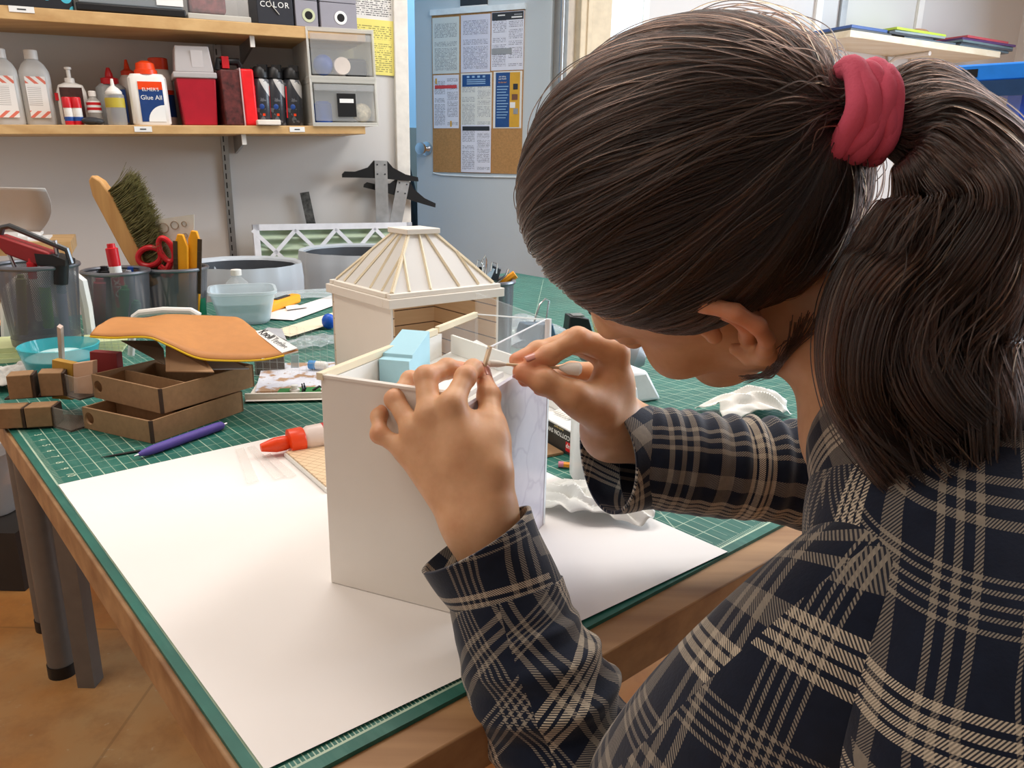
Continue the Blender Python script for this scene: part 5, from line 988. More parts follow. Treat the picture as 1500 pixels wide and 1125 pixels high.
# white tray with landscape model between the trays and the box
tA, tB = W(359, 585), W(470, 585)
m = MB(); m.hexa([W(359, 588, ZT+.001), W(500, 585, ZT+.001), W(500, 560, ZT+.001), W(380, 556, ZT+.001)], [W(359, 588, ZT+.004), W(500, 585, ZT+.004), W(500, 560, ZT+.004), W(380, 556, ZT+.004)])
r = obj('landscape_model', m, RW, None, 'white edged landscape model behind the brown trays', 'model', smooth=0)
f0_, f1_ = W(359, 588, ZT+.001), W(500, 585, ZT+.001); m = MB(); F = along(f0_, f1_); m.box(((f1_-f0_).length/2, .003, .006), ((f1_-f0_).length, .005, .011), F); obj('front_fascia', m, RW, r)
def terr():
    t = NT('terrain'); x = t.sep(t.coord()); n = t.noise(30, 5); c = t.ramp(n, [(.42, lin((176, 138, 104))), (.48, lin((214, 214, 224))), (.62, lin((226, 228, 236))), (.68, lin((170, 134, 104)))]); t.lk(c, t.b.inputs['Base Color']); return t.mat
tb = [W(374, 576, ZT+.0045), W(500, 574, ZT+.0045), W(500, 532, ZT+.0045), W(385, 535, ZT+.0045)]
m = MB(); m.hexa(tb, [p+UP*.003 for p in tb]); obj('terrain_board', m, terr(), r, smooth=0)
m = MB(); gr = [W(405, 577, ZT+.008), W(470, 574, ZT+.008), W(470, 567, ZT+.008), W(410, 570, ZT+.008)]; m.hexa(gr, [p+UP*.001 for p in gr]); obj('lawn', m, mat('lawn_green', (50, 120, 60), .8), r, smooth=0)
c = W(432, 573, ZT+.009); m = MB(); m.lathe([(0, 0), (.008, 0), (.008, .003), (.005, .004), (.0055, .01), (0, .0105)], atZ(c), 20); obj('fountain', m, WHITE, r)
for k, px in enumerate((443, 446)): c = W(px, 574-k, ZT+.009); m = MB(); m.tube([c, c+Vector((.0015, 0, .006)), c+Vector((0, 0, .011))], [.0016, .0022, .0012], 6); m.ball((c.x, c.y, c.z+.0125), .0014, 8); obj('tiny_figure', m, BLACK, r)
m = MB(); c = W(458, 572, ZT+.009); m.tube([c, c+Vector((.01, .004, .006)), c+Vector((.02, .003, .002)), c+Vector((.028, .004, .008))], .002, 6); obj('wire_tree', m, BLACK, r)
p = W(466, 541, ZT+.009); p = Vector((p.x, p.y, ZT+.0165)); F = Matrix.Translation(p) @ Matrix.Rotation(PI/2, 4, 'Y') @ Matrix.Rotation(.2, 4, 'X'); r = thing('small_vial', 'tiny blue capped vial lying behind the landscape model', 'vial', p)
m = MB(); m.lathe([(.0078, -.016), (.008, -.004), (.0078, -.003)], F, 16); obj('cap', m, mat('sky_blue', (40, 140, 210), .4), r); m = MB(); m.lathe([(.0076, -.003), (.0076, .014), (.004, .018)], F, 16); obj('body', m, WHITE, r)
qf = [A(426, 539, 1.22), A(437.5, 539, 1.22), A(437.5, 520, 1.22), A(426, 520, 1.22)]; m = MB(); m.hexa(qf, [q+Vector((0, .002, 0)) for q in qf]); obj('frosted_tile', m, glassy('frosted', (200, 216, 224), .45, .4), None, 'small frosted acrylic tile standing behind the landscape model', 'tile', smooth=0)
p = W(396, 545); m = MB(); m.box((0, 0, .016), (.05, .03, .03), atZ(Vector((p.x-.0, p.y, ZT)), .3)); obj('chip_block', m, CHIPD, None, 'dark chipboard block peeking out behind the trays', 'block', bevel=.001)
crumple('plastic_wrap', W(466, 508), .075, .035, .03, 'crumpled clear plastic wrap left of the roofed model', 11, .5, glassy('wrap_film', (215, 225, 230), .25, .12))
p = W(490, 502); m = MB(); m.box((0, 0, .022), (.05, .05, .04), atZ(Vector((p.x+.02, p.y+.06, ZT)), .4)); obj('black_box', m, BLACK, None, 'small black box half hidden left of the roofed model', 'box', bevel=.003)
p = W(479, 485); m = MB(); m.ball((p.x, p.y+.02, ZT+.018), (.016, .014, .0175), 14); obj('foil_ball', m, mat('bright_blue', (30, 90, 200), .4), None, 'bright blue crumpled wrapper left of the roofed model', 'wrapper')
crumple('plastic_wrap', W(470, 434), .14, .07, .02, 'flat clear plastic film at the far edge of the table', 21, .4, glassy('wrap_film', (215, 225, 230), .25, .12))
# ---------------------------------------------------------------- right hand clutter
pc = A(716, 460, 1.42); cc = Vector((pc.x, pc.y, ZT)); zr = A(716, 412, 1.42).z
cup(cc, .042, .046, zr-ZT, 'blue grey mesh cup of binder clips behind the roofed model')
r = thing('binder_clip', 'black binder clip upright in the far mesh cup', 'binder clip', cc+Vector((0, 0, .1)), 'binder clips'); m = MB()
q = [A(718, 410, 1.42), A(729, 412, 1.42), A(734, 395, 1.42), A(720, 388, 1.42)]; m.hexa(q, [x+Vector((0, .02, 0)) for x in q]); obj('clip_body', m, mat('clip_slate', (60, 68, 80), .35), r)
m = MB(); m.tube([A(708, 408, 1.42), A(709, 392, 1.42), A(705, 385, 1.42), A(711, 374, 1.42), A(713, 382, 1.42), A(711, 408, 1.42)], .0016, 6); obj('wire_lever', m, CHROME, r)
for k, (x0, y0, x1, y1, lb) in enumerate(((702, 412, 703, 391, 'silver binder clip at the left of the far mesh cup'), (712, 415, 724, 394, 'pale blue binder clip in the middle of the far mesh cup'))):
    r = thing('binder_clip', lb, 'binder clip', A(x0, y0, 1.40), 'binder clips'); a_, b_ = A(x0, y0, 1.40), A(x1, y1, 1.40); m = MB(); m.tube([a_, b_], [.009, .003], 3); obj('clip_body', m, [BLACK, mat('ice_blue', (170, 200, 225), .3)][k], r); m = MB(); m.tube([b_+Vector((-.006, 0, -.004)), b_+Vector((-.004, 0, .012)), b_+Vector((.006, 0, .01)), b_+Vector((.004, 0, -.008))], .0014, 6); obj('wire_lever', m, CHROME, r)
a_, b_ = A(735, 416, 1.44), A(755, 402, 1.44); r = thing('snap_knife', 'yellow snap knife leaning out of the far mesh cup', 'utility knife', a_); m = MB(); m.tube([a_-(b_-a_)*1.5, b_], .008, 8); obj('handle', m, YELLOW, r); m = MB(); m.tube([a_+Vector((-.01, -.01, .002)), a_+Vector((.008, -.01, .018)), a_+Vector((.012, -.01, .03))], .0022, 6); obj('wire_lever', m, CHROME, r)
crumple('plastic_bag', W(752, 497), .12, .07, .05, 'crumpled clear plastic bag behind the acrylic corner', 31, .8, glassy('wrap_film', (215, 225, 230), .25, .12))
p = W(778, 508); cS = Vector((p.x, p.y+.03, ZT)); r = thing('binder_clip', 'large slate blue binder clip seen through the clear pane', 'binder clip', cS); F = atZ(cS, .5)
m = MB(); m.prism([(-.05, 0), (.05, 0), (.036, .045), (-.03, .05)], .03, F @ Matrix.Rotation(PI/2, 4, 'X')); obj('clip_body', m, mat('slate_blue', (70, 98, 120), .4), r, bevel=.003)
m = MB(); m.tube([F @ Vector(p) for p in ((.0, -.01, .045), (.012, -.012, .085), (.025, -.012, .095), (.035, -.01, .09), (.03, -.01, .05))], .002, 8); obj('wire_lever', m, CHROME, r)
p = W(840, 486); cS = Vector((p.x, p.y, ZT)); zk = A(838, 458, cS.y).z-ZT; r = thing('tape_dispenser', 'black dispenser standing on the far part of the mat', 'dispenser', cS); m = MB(); m.prism([(-.026, .001), (.034, .001), (.022, zk*.85), (-.0, zk*.96), (-.022, zk)], .045, atZ(cS, .2) @ Matrix.Rotation(PI/2, 4, 'X')); obj('body', m, BLACK, r, bevel=.002); m = MB(); m.box((.0, -.022, zk*.98), (.026, .03, .003), atZ(cS, .2)); obj('steel_plate', m, STEEL, r)
# grey hand tool with straw brush
p = W(900, 540); zb = ZT; a_, b_ = W(848, 520, ZT+.03), W(945, 527, ZT+.028)
r = thing('hand_vacuum', 'grey hand tool with pale straw bristles near the face', 'tool', (a_+b_)/2-Vector((0, 0, .03)))
m = MB(); m.tube([a_, a_+(b_-a_)*.15+UP*.012, a_+(b_-a_)*.5+UP*.016, a_+(b_-a_)*.85+UP*.002, b_], [.012, .027, .033, .029, .01], 18); obj('body', m, mat('tool_grey', (150, 154, 160), .4), r)
m = MB(); g = np.random.default_rng(9)
for k in range(260):
    u_ = g.random(); p0 = a_+(b_-a_)*(.25+.45*u_)+UP*.036+Vector((0, .015, 0)); m.tube([p0, p0+Vector((g.normal(.004, .006), .01, .036+g.normal(0, .004)))], [.0011, .0006], 3, caps=False)
obj('bristles', m, mat('straw', (214, 190, 120), .7, var=.2, scale=200), r, kind='stuff', smooth=0)
# white jug end beside the hand
p = W(925, 590); F = atZ(Vector((p.x+.012, p.y+.03, ZT+.0006)), .5); zj = A(925, 540, p.y+.02).z-ZT
m = MB(); m.hexa([F @ Vector(q) for q in ((-.07, -.03, 0), (.03, -.03, 0), (.03, .04, 0), (-.07, .04, 0))], [F @ Vector(q) for q in ((-.07, -.025, zj), (.0, -.025, zj), (.0, .035, zj), (-.07, .035, zj))]); obj('white_carton', m, mat('milk_white', (236, 238, 240), .4), None, 'white carton standing behind the hand with the swab', 'carton', bevel=.006)
# swab box
k0, k1, k2 = W(843, 672), W(796, 640), W(905, 640)
p0 = W(842, 672, ZT+.0006); dirL = (W(770, 630)-W(842, 672)).normalized(); dirR = Vector((-dirL.y, dirL.x, 0)); dirR = dirR if dirR.x > 0 else -dirR
hb = .034; LB, WB = .14, .1
r = thing('swab_box', 'black and white cotton swab box on the mat behind the white model', 'box', p0)
bse = [p0, p0+dirL*LB, p0+dirL*LB+dirR*WB, p0+dirR*WB]; m = MB(); m.hexa(bse, [q+UP*hb for q in bse]); obj('box_body', m, LABELW, r, bevel=.0012)
n_ = -dirR; m = MB(); m.hexa([p0+n_*.0006+dirL*.001+UP*.001, p0+n_*.0006+dirL*(LB-.001)+UP*.001, p0+n_*.0006+dirL*(LB-.001)+UP*(hb-.002), p0+n_*.0006+dirL*.001+UP*(hb-.002)], [q+n_*.0006 for q in (p0+n_*.0006+dirL*.001+UP*.001, p0+n_*.0006+dirL*(LB-.001)+UP*.001, p0+n_*.0006+dirL*(LB-.001)+UP*(hb-.002), p0+n_*.0006+dirL*.001+UP*(hb-.002))]); pn = obj('black_panel', m, mat('panel_black', (50, 48, 46), .5), r, smooth=0)
F = frame(p0+n_*.0016+dirL*.03+UP*hb*.7, -dirL*-1 if False else dirL*-1, UP*1, n_); F = frame(p0+n_*.0016+dirL*.032+UP*hb*.68, -dirL, UP, n_)
F = F @ Matrix.Rotation(PI, 4, 'Z'); txt('COTTON SWABS', .0085, F @ Matrix.Translation((.012, 0, 0)), LABELW, pn); txt('double tipped', .004, F @ Matrix.Translation((0.005, -.007, 0)), mat('dull_gold', (190, 170, 120), .5), pn)
m = MB(); m.box((-.018, .012, -.0004), (.011, .0125, .001), F); rl = obj('red_badge', m, REDP, pn); txt('up', .009, F @ Matrix.Translation((-.018, .012, .0003)), LABELW, rl)
m = MB(); q_ = p0+dirL*.085+dirR*.03+UP*(hb+.0006); m.hexa([q_, q_+dirL*.035, q_+dirL*.035+dirR*.05, q_+dirR*.05], [q_+dirL*.014+UP*.022, q_+dirL*.02+UP*.022, q_+dirL*.02+dirR*.05+UP*.022, q_+dirL*.014+dirR*.05+UP*.022]); obj('folded_card', m, LABELW, None, 'folded white card lying on the swab box', 'card', smooth=0)
SWABM = mat('cotton', (244, 240, 232), .9, var=.02); STKM = mat('birch_stick', (222, 196, 160), .6)
for k in range(6):
    q_ = p0+dirL*(.05+.006*k)+dirR*.02+UP*(hb+.003); t = thing('cotton_swab', 'loose cotton swab lying in the row on top of the swab box', 'cotton swab', q_, 'swabs on the box'); m = MB(); m.cyl(q_, q_+dirR*.07, .0012, n=6); obj('stick', m, STKM, t); m = MB(); m.tube([q_-dirR*.002, q_+dirR*.004, q_+dirR*.01], [.0012, .0026, .0014], 8); obj('cotton_tip', m, SWABM, t)
m = MB(); m.hexa([p0+dirL*.02+n_*.004-UP*0, p0+dirL*.1+n_*.004, p0+dirL*.1+n_*.03, p0+dirL*.02+n_*.03], [q+UP*.003 for q in (p0+dirL*.02+n_*.004, p0+dirL*.1+n_*.004, p0+dirL*.1+n_*.03, p0+dirL*.02+n_*.03)]); obj('card_piece', m, CHIP, None, 'brown card piece on the mat before the swab box', 'card')
# alcohol bottle with printed back, near the right cuff
p = W(862, 722); cJ = Vector((p.x+.018, p.y+.035, ZT+.0026)); M = atZ(cJ, .12); hj = .115
r = thing('alcohol_bottle', 'translucent alcohol bottle with barcode label beside the right cuff', 'bottle', cJ)
m = MB(); m.lathe([(.033, 0), (.037, .006), (.038, .09), (.034, hj), (.014, hj+.02), (.014, hj+.028)], M, 32, 1, .7, sq=3.5); obj('body', m, glassy('translucent_jug', (226, 226, 224), .72, .35), r); m = MB(); m.lathe([(.016, hj+.022), (.016, hj+.04), (0, hj+.041)], M, 24); obj('cap', m, WHITE, r)
F = M @ Matrix.Translation((0, -.0277, .052)) @ Matrix.Rotation(PI/2, 4, 'X'); m = MB(); m.box((0, 0, 0), (.052, .082, .001), F); lb = obj('printed_label', m, LABELW, r, bevel=.0004)
m = MB()
for a in (.0, .04): m.box((0, .018+a*.5 if 0 else (.0045 if a == 0 else .0395), .0007), (.046, .0006, .0004), F)
for a in (-1, 1): m.box((a*.023, .022, .0007), (.0006, .035, .0004), F)
obj('frame_lines', m, INK, lb)
m = MB(); xx = -.022; g = np.random.default_rng(4)
while xx < .002: w_ = g.choice([.0005, .0009, .0013]); m.box((xx+w_/2, -.032, .0007), (w_, .013, .0004), F); xx += w_+g.choice([.0005, .0009])
obj('barcode', m, INK, lb)
for k, s_ in enumerate(('WARNINGS FOR EXTERNAL', 'use only. Flammable keep', 'away from fire or flame', 'heat spark electrical', 'do not use in eyes or')): txt(s_, .0042, F @ Matrix.Translation((0, .034-k*.0062, .0008)), INK, lb, 'small_print', ext=.00005, sx=.75)
for k, s_ in enumerate(('DISTRIBUTED BY:', 'Amazon.com', 'Seattle, WA', '1-877')): txt(s_, .0044, F @ Matrix.Translation((-.022, -.001-k*.006, .0008)), INK, lb, 'small_print', 'LEFT', ext=.00005, sx=.8)
# pencil
a_, b_ = W(818, 680, ZT+.0042), W(870, 684, ZT+.0042); r = thing('pencil', 'orange pencil with pink eraser on the mat by the bottle', 'pencil', a_-Vector((0, 0, .004)))
dv = (b_-a_).normalized(); m = MB(); m.cyl(a_+dv*.006, a_+dv*.09, .0038, n=6); obj('barrel', m, mat('pencil_orange', (236, 150, 40), .4), r, smooth=0); m = MB(); m.cyl(a_, a_+dv*.0065, .0038, n=12); obj('eraser', m, mat('pink_eraser', (214, 130, 150), .7), r)
crumple('tissue', W(868, 745, ZP), .062, .034, .030, 'crumpled white tissue on the card below the right cuff', 41, -.35)
crumple('tissue', W(1095, 606), .062, .038, .045, 'crumpled white tissue on the mat behind the right sleeve', 52, .4)
# tub on the floor at the left edge
p = W(-18, 745, 0); p = A(-14, 740, 1.75); z0_ = max(0.0, 0.0)
c = Vector((A(-16, 700, 1.9).x, 1.9, 0)); zt_ = A(0, 640, 1.9).z
r = thing('storage_tub', 'frosted storage tub under the table at the left edge', 'tub', c); FT = glassy('frosted_tub2', (206, 206, 206), .6, .35)
zl = A(0, 742, 1.9).z
m = MB(); m.box((c.x, c.y, zl/2), (.3, .3, zl-.002)); obj('dark_base', m, mat('stool_dark', (46, 42, 40), .6), None, 'dark low stand under the storage tub', 'stand')
r.location.z = zl
OFF[r.name] = Vector((c.x, c.y, zl)); M = atZ(Vector((c.x, c.y, zl+.001)))
m = MB(); m.lathe([(0, 0), (.07, 0), (.075, .01), (.088, zt_-zl), (.084, zt_-zl), (0, .012)], M, 40, sq=4); obj('tub', m, FT, r); m = MB(); m.lathe([(.0895, zt_-zl-.03), (.096, zt_-zl-.028), (.096, zt_-zl+.004), (.088, zt_-zl+.006)], M, 40, sq=4); obj('lid_rim', m, FT, r)
# ================================================================ the person
def V3(p): return np.array([p[0], p[1], p[2]], float)
def Q(px, py, Y): return V3(A(px, py, Y))
HR = np.array([[.0665, -.6835, -.7269], [.7755, .4938, -.3933], [.6278, -.5376, .5629]])   # head axes: right, face, crown
HT = np.array([.1354, .5249, 1.0310])                     # midpoint between the ears
def hd(l, f, u): return HR @ np.array([-l, f, u]) + HT     # l counts to her left
def sd_cone(P, a, b, ra, rb):                              # tapered capsule
    ba = b-a; L2 = ba @ ba; t = np.clip(((P-a) @ ba)/L2, 0, 1); return np.linalg.norm(P-a-t[:, None]*ba, axis=1) - (ra+(rb-ra)*t)
def sd_ell(P, c, r, Rm=None):
    q = P-c
    if Rm is not None: q = q @ Rm
    k0 = np.linalg.norm(q/r, axis=1); k1 = np.linalg.norm(q/(np.array(r)**2), axis=1); return k0*(k0-1)/np.maximum(k1, 1e-9)
def smin(a, b, k): h = np.maximum(k-np.abs(a-b), 0)/k; return np.minimum(a, b) - h*h*k*.25
def smax(a, b, k): return -smin(-a, -b, k)
def chain(P, pts, rs, k=.003):
    d = None
    for i in range(len(pts)-1):
        e = sd_cone(P, pts[i], pts[i+1], rs[i], rs[i+1]); d = e if d is None else smin(d, e, k)
    return d
# ---- left hand (back towards the viewer, pinching the strip)
LW1, LW2 = Q(686, 770, .517), Q(717, 762, .517)
LF = {'index': ([(661, 594, .545), (682, 552, .570), (693, 540, .590), (702, 541, .604)], [.0090, .0076, .0068, .0056]),
      'middle': ([(630, 608, .549), (624, 553, .574), (655, 540, .595), (682, 541, .608)], [.0098, .0086, .0076, .0060]),
      'ring': ([(607, 632, .552), (578, 585, .575), (600, 556, .597), (620, 549, .610)], [.0086, .0071, .0063, .0052]),
      'little': ([(598, 662, .551), (556, 636, .562), (555, 610, .577), (567, 592, .590)], [.0078, .0064, .0057, .0047])}
LTH = ([(722, 690, .528), (719, 622, .556), (716, 580, .580), (708, 549, .600)], [.0136, .0098, .0086, .0062])
# ---- right hand (holding the swab, thumb side towards the viewer)
RWc = Q(897, 630, .640)
RFN = {'index': ([(902, 516, .628), (846, 497, .618), (804, 521, .608), (778, 531, .603)], [.0112, .0096, .0082, .0064]),
       'middle': ([(900, 527, .649), (838, 500, .640), (788, 515, .624), (757, 528, .612)], [.0110, .0096, .0082, .0066]),
       'ring': ([(893, 545, .674), (838, 545, .668), (798, 551, .650), (769, 556, .636)], [.0104, .0088, .0078, .0064]),
       'little': ([(888, 566, .688), (842, 572, .680), (812, 574, .662), (790, 570, .652)], [.0094, .0078, .0068, .0058])}
RTH = ([(880, 606, .613), (838, 579, .599), (797, 558, .598), (764, 545, .602)], [.0150, .0118, .0104, .0076])
LSH, LEL = Q(1239, 965, .345), Q(905, 1265, .43)
REL, RSH = Q(1235, 706, .655), np.array([.425, .545, .855])
def hand(P, fingers, thumb, wrists, palm_off, fore, wrr=.0155):
    mc = {n: Q(*f[0][0]) for n, f in fingers.items()}; names = list(mc)
    palm = None
    for i, n in enumerate(names):
        w = wrists[0]*(1-(1-i/3))+wrists[1]*(1-i/3) if len(wrists) == 2 else wrists[0]
        e = sd_cone(P, w, mc[n], wrr, .0100); e = smin(e, sd_cone(P, w+palm_off*.6, mc[n]*.82+w*.18+palm_off, wrr, .0095), .010)
        palm = e if palm is None else smin(palm, e, .011)
    tp = [Q(*p) for p in thumb[0]]
    th = sd_cone(P, (wrists[-1]+tp[0])/2, tp[0], wrr, thumb[1][0]); th = smin(th, sd_cone(P, tp[0], tp[1], thumb[1][0], thumb[1][1]), .008)
    palm = smin(palm, th, .016)
    palm = smin(palm, sd_cone(P, tp[0]*.35+tp[1]*.65, mc['index']*.6+wrists[-1]*.4, .009, .011), .02)
    wm = sum(wrists)/len(wrists)
    for w in wrists: palm = smin(palm, sd_cone(P, w, wm+fore, wrr*1.08, .0215), .014)
    res = palm
    ch = [([Q(*p) for p in f[0]], f[1]) for f in fingers.values()] + [(tp[1:], thumb[1][1:])]
    for pts, rs in ch:
        d = chain(P, pts, rs, .004)
        for p, rr in zip(pts[1:-1], rs[1:-1]): d = smin(d, np.linalg.norm(P-p, axis=1)-rr*1.0, .004)
        res = np.minimum(smin(palm, d, .007), smin(res, d, .0012)) if pts is not ch[0][0] else smin(palm, d, .007)
    return res
LFO = (LEL-(LW1+LW2)/2); LFO = LFO/np.linalg.norm(LFO)*.15
RFO = (REL-RWc)/np.linalg.norm(REL-RWc)*.15
def f_lhand(P): return hand(P, LF, LTH, [LW1, LW2], np.array([.004, .012, .0]), LFO)
def f_rhand(P): return hand(P, RFN, RTH, [RWc+np.array([.008, .012, .0]), RWc], np.array([-.006, .004, -.008]), RFO, .0205)
EARP = [(.010, .004), (.013, .016), (.010, .028), (.0, .037), (-.014, .039), (-.026, .031), (-.031, .016), (-.027, .0), (-.019, -.013), (-.011, -.024), (-.001, -.027), (.004, -.018)]
def earp(s, f, u, lift=0): return hd(s*(.0715+max(0, .012-f)*.62+lift), f, u)
def f_head(P):
    q = (P-HT) @ HR; q = np.stack([-q[:, 0], q[:, 1], q[:, 2]], 1)   # l,f,u
    def E(c, r): return sd_ell(q, np.array(c), np.array(r))
    d = E((0, -.008, .048), (.074, .092, .087))
    d = smin(d, E((0, .022, -.018), (.060, .058, .064)), .03)
    d = smin(d, E((0, .018, .036), (.064, .062, .056)), .03)
    for s in (1, -1): d = smin(d, sd_cone(q, np.array((s*.052, .006, -.046)), np.array((s*.018, .062, -.092)), .015, .015), .03)
    d = smin(d, E((0, .070, -.093), (.018, .016, .014)), .02)
    q0 = q; q = q+np.array([0, .006, .016])
    for s in (1, -1):
        d = smin(d, E((s*.044, .060, -.014), (.022, .022, .020)), .02)
        d = smin(d, E((s*.028, .081, .034), (.024, .014, .009)), .014)
        d = smax(d, -E((s*.031, .098, .016), (.016, .012, .011)), .010)
        d = smin(d, E((s*.031, .082, .015), (.0130, .0122, .0122)), .004)
        d = smin(d, E((s*.012, .100, -.016), (.0085, .010, .008)), .008)
    d = smin(d, sd_cone(q, np.array((0, .086, .028)), np.array((0, .111, -.010)), .0075, .0100), .010)
    d = smin(d, E((0, .090, -.040), (.02, .010, .0062)), .006); d = smin(d, E((0, .087, -.052), (.018, .010, .0068)), .006)
    q = q0
    for s in (1, -1):
        ep = [np.array((s*(.0715+max(0, .012-f)*.62), f, u)) for f, u in EARP]
        e = chain(q, ep, [.0036, .0038, .0042, .0046, .0050, .0050, .0048, .0046, .0048, .0058, .0060, .0040], .003)
        ah = [np.array((s*(.0735+max(0, .012-f)*.36), f, u)) for f, u in ((-.006, .028), (-.017, .020), (-.018, .004), (-.010, -.008))]
        e = smin(e, chain(q, ah, [.003, .0042, .0044, .004], .003), .005)
        e = smin(e, sd_cone(q, np.array((s*.0745, .008, -.002)), np.array((s*.0745, .006, .004)), .005, .004), .004)
        sh = [np.array((s*(.069+max(0, .012-f)*.33), f, u)) for f, u in ((0, .024), (-.018, .022), (-.02, .004), (-.008, -.014))]
        e = smin(e, chain(q, sh, [.006, .006, .006, .006], .006), .004)
        d = smin(d, e, .005)
    nb = (np.array([.252, .452, .925])-HT) @ HR; nb = np.array([-nb[0], nb[1], nb[2]])
    d = smin(d, sd_cone(q, np.array((0, -.042, -.045)), nb, .049, .053), .03)
    d = smin(d, sd_cone(q, np.array((.016, .045, -.082)), np.array((.012, -.012, -.068)), .022, .028), .025)
    return d
def f_body(P):
    d = sd_cone(P, np.array([.238, .455, .925]), np.array([.28, .41, .86]), .055, .072)
    d = smin(d, sd_cone(P, np.array([.30, .39, .84]), np.array([.43, .22, .62]), .075, .085), .06)
    d = smin(d, sd_cone(P, np.array([.43, .22, .62]), np.array([.47, .14, .50]), .085, .10), .06)
    d = smin(d, sd_cone(P, LSH+np.array([.03, .02, .0]), np.array([.28, .41, .85]), .034, .055), .05); d = smin(d, sd_cone(P, RSH-np.array([.02, .01, 0]), np.array([.28, .41, .85]), .036, .055), .05)
    for sh, el, wr in ((LSH, LEL, (LW1+LW2)/2), (RSH, REL, RWc)):
        d = smin(d, sd_cone(P, sh, el, .034, .030), .03); d = smin(d, sd_cone(P, el, wr*.8+el*.2, .030, .022), .02)
    return d
GROUPS = [(f_lhand, np.array([Q(*p) for f in LF.values() for p in f[0]]+[LW1, LW2, LW1+LFO]), .035), (f_rhand, np.array([Q(*p) for f in RFN.values() for p in f[0]]+[Q(*p) for p in RTH[0]]+[RWc, RWc+RFO]), .04),
          (f_head, np.array([hd(a, b, c) for a in (-.08, .08) for b in (-.11, .12) for c in (-.12, .14)]+[np.array([.245, .452, .905])]), .03), (f_body, np.array([LSH, LEL, RSH, REL, LW1, RWc, np.array([.47, .14, .45]), np.array([.24, .45, .92])]), .13)]
def field(P, use):
    d = np.full(len(P), .2)
    for g in use: d = smin(d, GROUPS[g][0](P), .012)
    return d
def surface(h=.002, B=16):
    bb = [(g[1].min(0)-g[2], g[1].max(0)+g[2]) for g in GROUPS]; lo = np.min([b[0] for b in bb], 0)-h*4; hi = np.max([b[1] for b in bb], 0)+h*4
    n = np.ceil((hi-lo)/(h*B)).astype(int); N = n*B+2
    ar = np.arange(B+2); gx = np.stack(np.meshgrid(ar, ar, ar, indexing='ij'), -1).reshape(-1, 3)
    bi = np.stack(np.meshgrid(*[np.arange(k) for k in n], indexing='ij'), -1).reshape(-1, 3); cen = lo+(bi+.5)*h*B; rad = h*B*.87
    near = np.full(len(bi), 9.0); msk = []
    for gi, (lo_, hi_) in enumerate(bb):
        m_ = ((cen > lo_-rad) & (cen < hi_+rad)).all(1); msk.append(m_); v = GROUPS[gi][0](cen[m_]); near[m_] = np.where(np.abs(v) < np.abs(near[m_]), v, near[m_])
    keys, pos, quads = [], [], []
    def key(c): return (c[..., 0].astype(np.int64)*N[1]+c[..., 1])*N[2]+c[..., 2]
    corner = np.array([(i, j, k) for i in (0, 1) for j in (0, 1) for k in (0, 1)])
    edges = [(a, b) for a in range(8) for b in range(a+1, 8) if np.abs(corner[a]-corner[b]).sum() == 1]
    for b in np.where(np.abs(near) < rad*1.5+.012)[0]:
        use = [g for g in range(len(GROUPS)) if msk[g][b]]; base = bi[b]*B
        val = field(lo+(base+gx)*h, use).reshape(B+2, B+2, B+2)
        s = val < 0
        if s.all() or not s.any(): continue
        c8 = np.stack([val[i:i+B+1, j:j+B+1, k:k+B+1] for i, j, k in corner], -1); s8 = c8 < 0; act = s8.any(-1) & ~s8.all(-1)
        act[B:], act[:, B:], act[:, :, B:] = False, False, False
        idx = np.argwhere(act); cv = c8[act]; acc = np.zeros((len(idx), 3)); cnt = np.zeros(len(idx))
        for a, e in edges:
            x = (cv[:, a] < 0) != (cv[:, e] < 0); t = np.where(x, cv[:, a]/np.where(x, cv[:, a]-cv[:, e], 1), 0)
            acc += np.where(x[:, None], corner[a]+t[:, None]*(corner[e]-corner[a]), 0); cnt += x
        keys.append(key(base+idx)); pos.append(lo+(base+idx+acc/cnt[:, None])*h)
        for ax in range(3):
            o = [0, 0, 0]; o[ax] = 1; a_ = s[:B, :B, :B]; b_ = s[o[0]:B+o[0], o[1]:B+o[1], o[2]:B+o[2]]
            id_ = np.argwhere(a_ != b_)
            if not len(id_): continue
            fl = a_[tuple(id_.T)]; u_, v_ = (ax+1) % 3, (ax+2) % 3; eu, ev = np.eye(3, dtype=int)[u_], np.eye(3, dtype=int)[v_]; g_ = base+id_
            q = np.stack([key(g_-eu-ev), key(g_-ev), key(g_), key(g_-eu)], 1); q[~fl] = q[~fl][:, ::-1]; quads.append(q)
    keys = np.concatenate(keys); pos = np.concatenate(pos); o = np.argsort(keys); keys, pos = keys[o], pos[o]; quads = np.concatenate(quads)
    ix = np.searchsorted(keys, quads).clip(0, len(keys)-1); ok = (keys[ix] == quads).all(1); return pos, ix[ok]
def skinmat():
    t = NT('skin'); a = t.new('ShaderNodeAttribute'); a.attribute_name = 'flush_ear_glow'; n = t.noise(55, 4)
    c = t.ramp(n, [(.3, lin((210, 156, 114))), (.7, lin((226, 176, 134)))]); c = t.mix(t.math('MULTIPLY', a.outputs['Fac'], .6), c, lin((232, 134, 100)))
    t.lk(c, t.b.inputs['Base Color']); b = t.b; b.inputs['Roughness'].default_value = .5; b.inputs['Subsurface Weight'].default_value = .35; b.inputs['Subsurface Radius'].default_value = (1, .35, .18); b.inputs['Subsurface Scale'].default_value = .006
    t.bump(t.noise(900, 3), .08, .0004); return t.mat
SKIN = skinmat()
pos, quads = surface(.0019)
ROOT = np.array([.45, .16, 0.0])
person = thing('person', 'person in a navy plaid flannel shirt bent over the model, ponytail tied', 'person', Vector(ROOT.tolist()))
me = bpy.data.meshes.new('body'); me.from_pydata((pos-ROOT).tolist(), [], quads.tolist()); me.materials.append(SKIN)
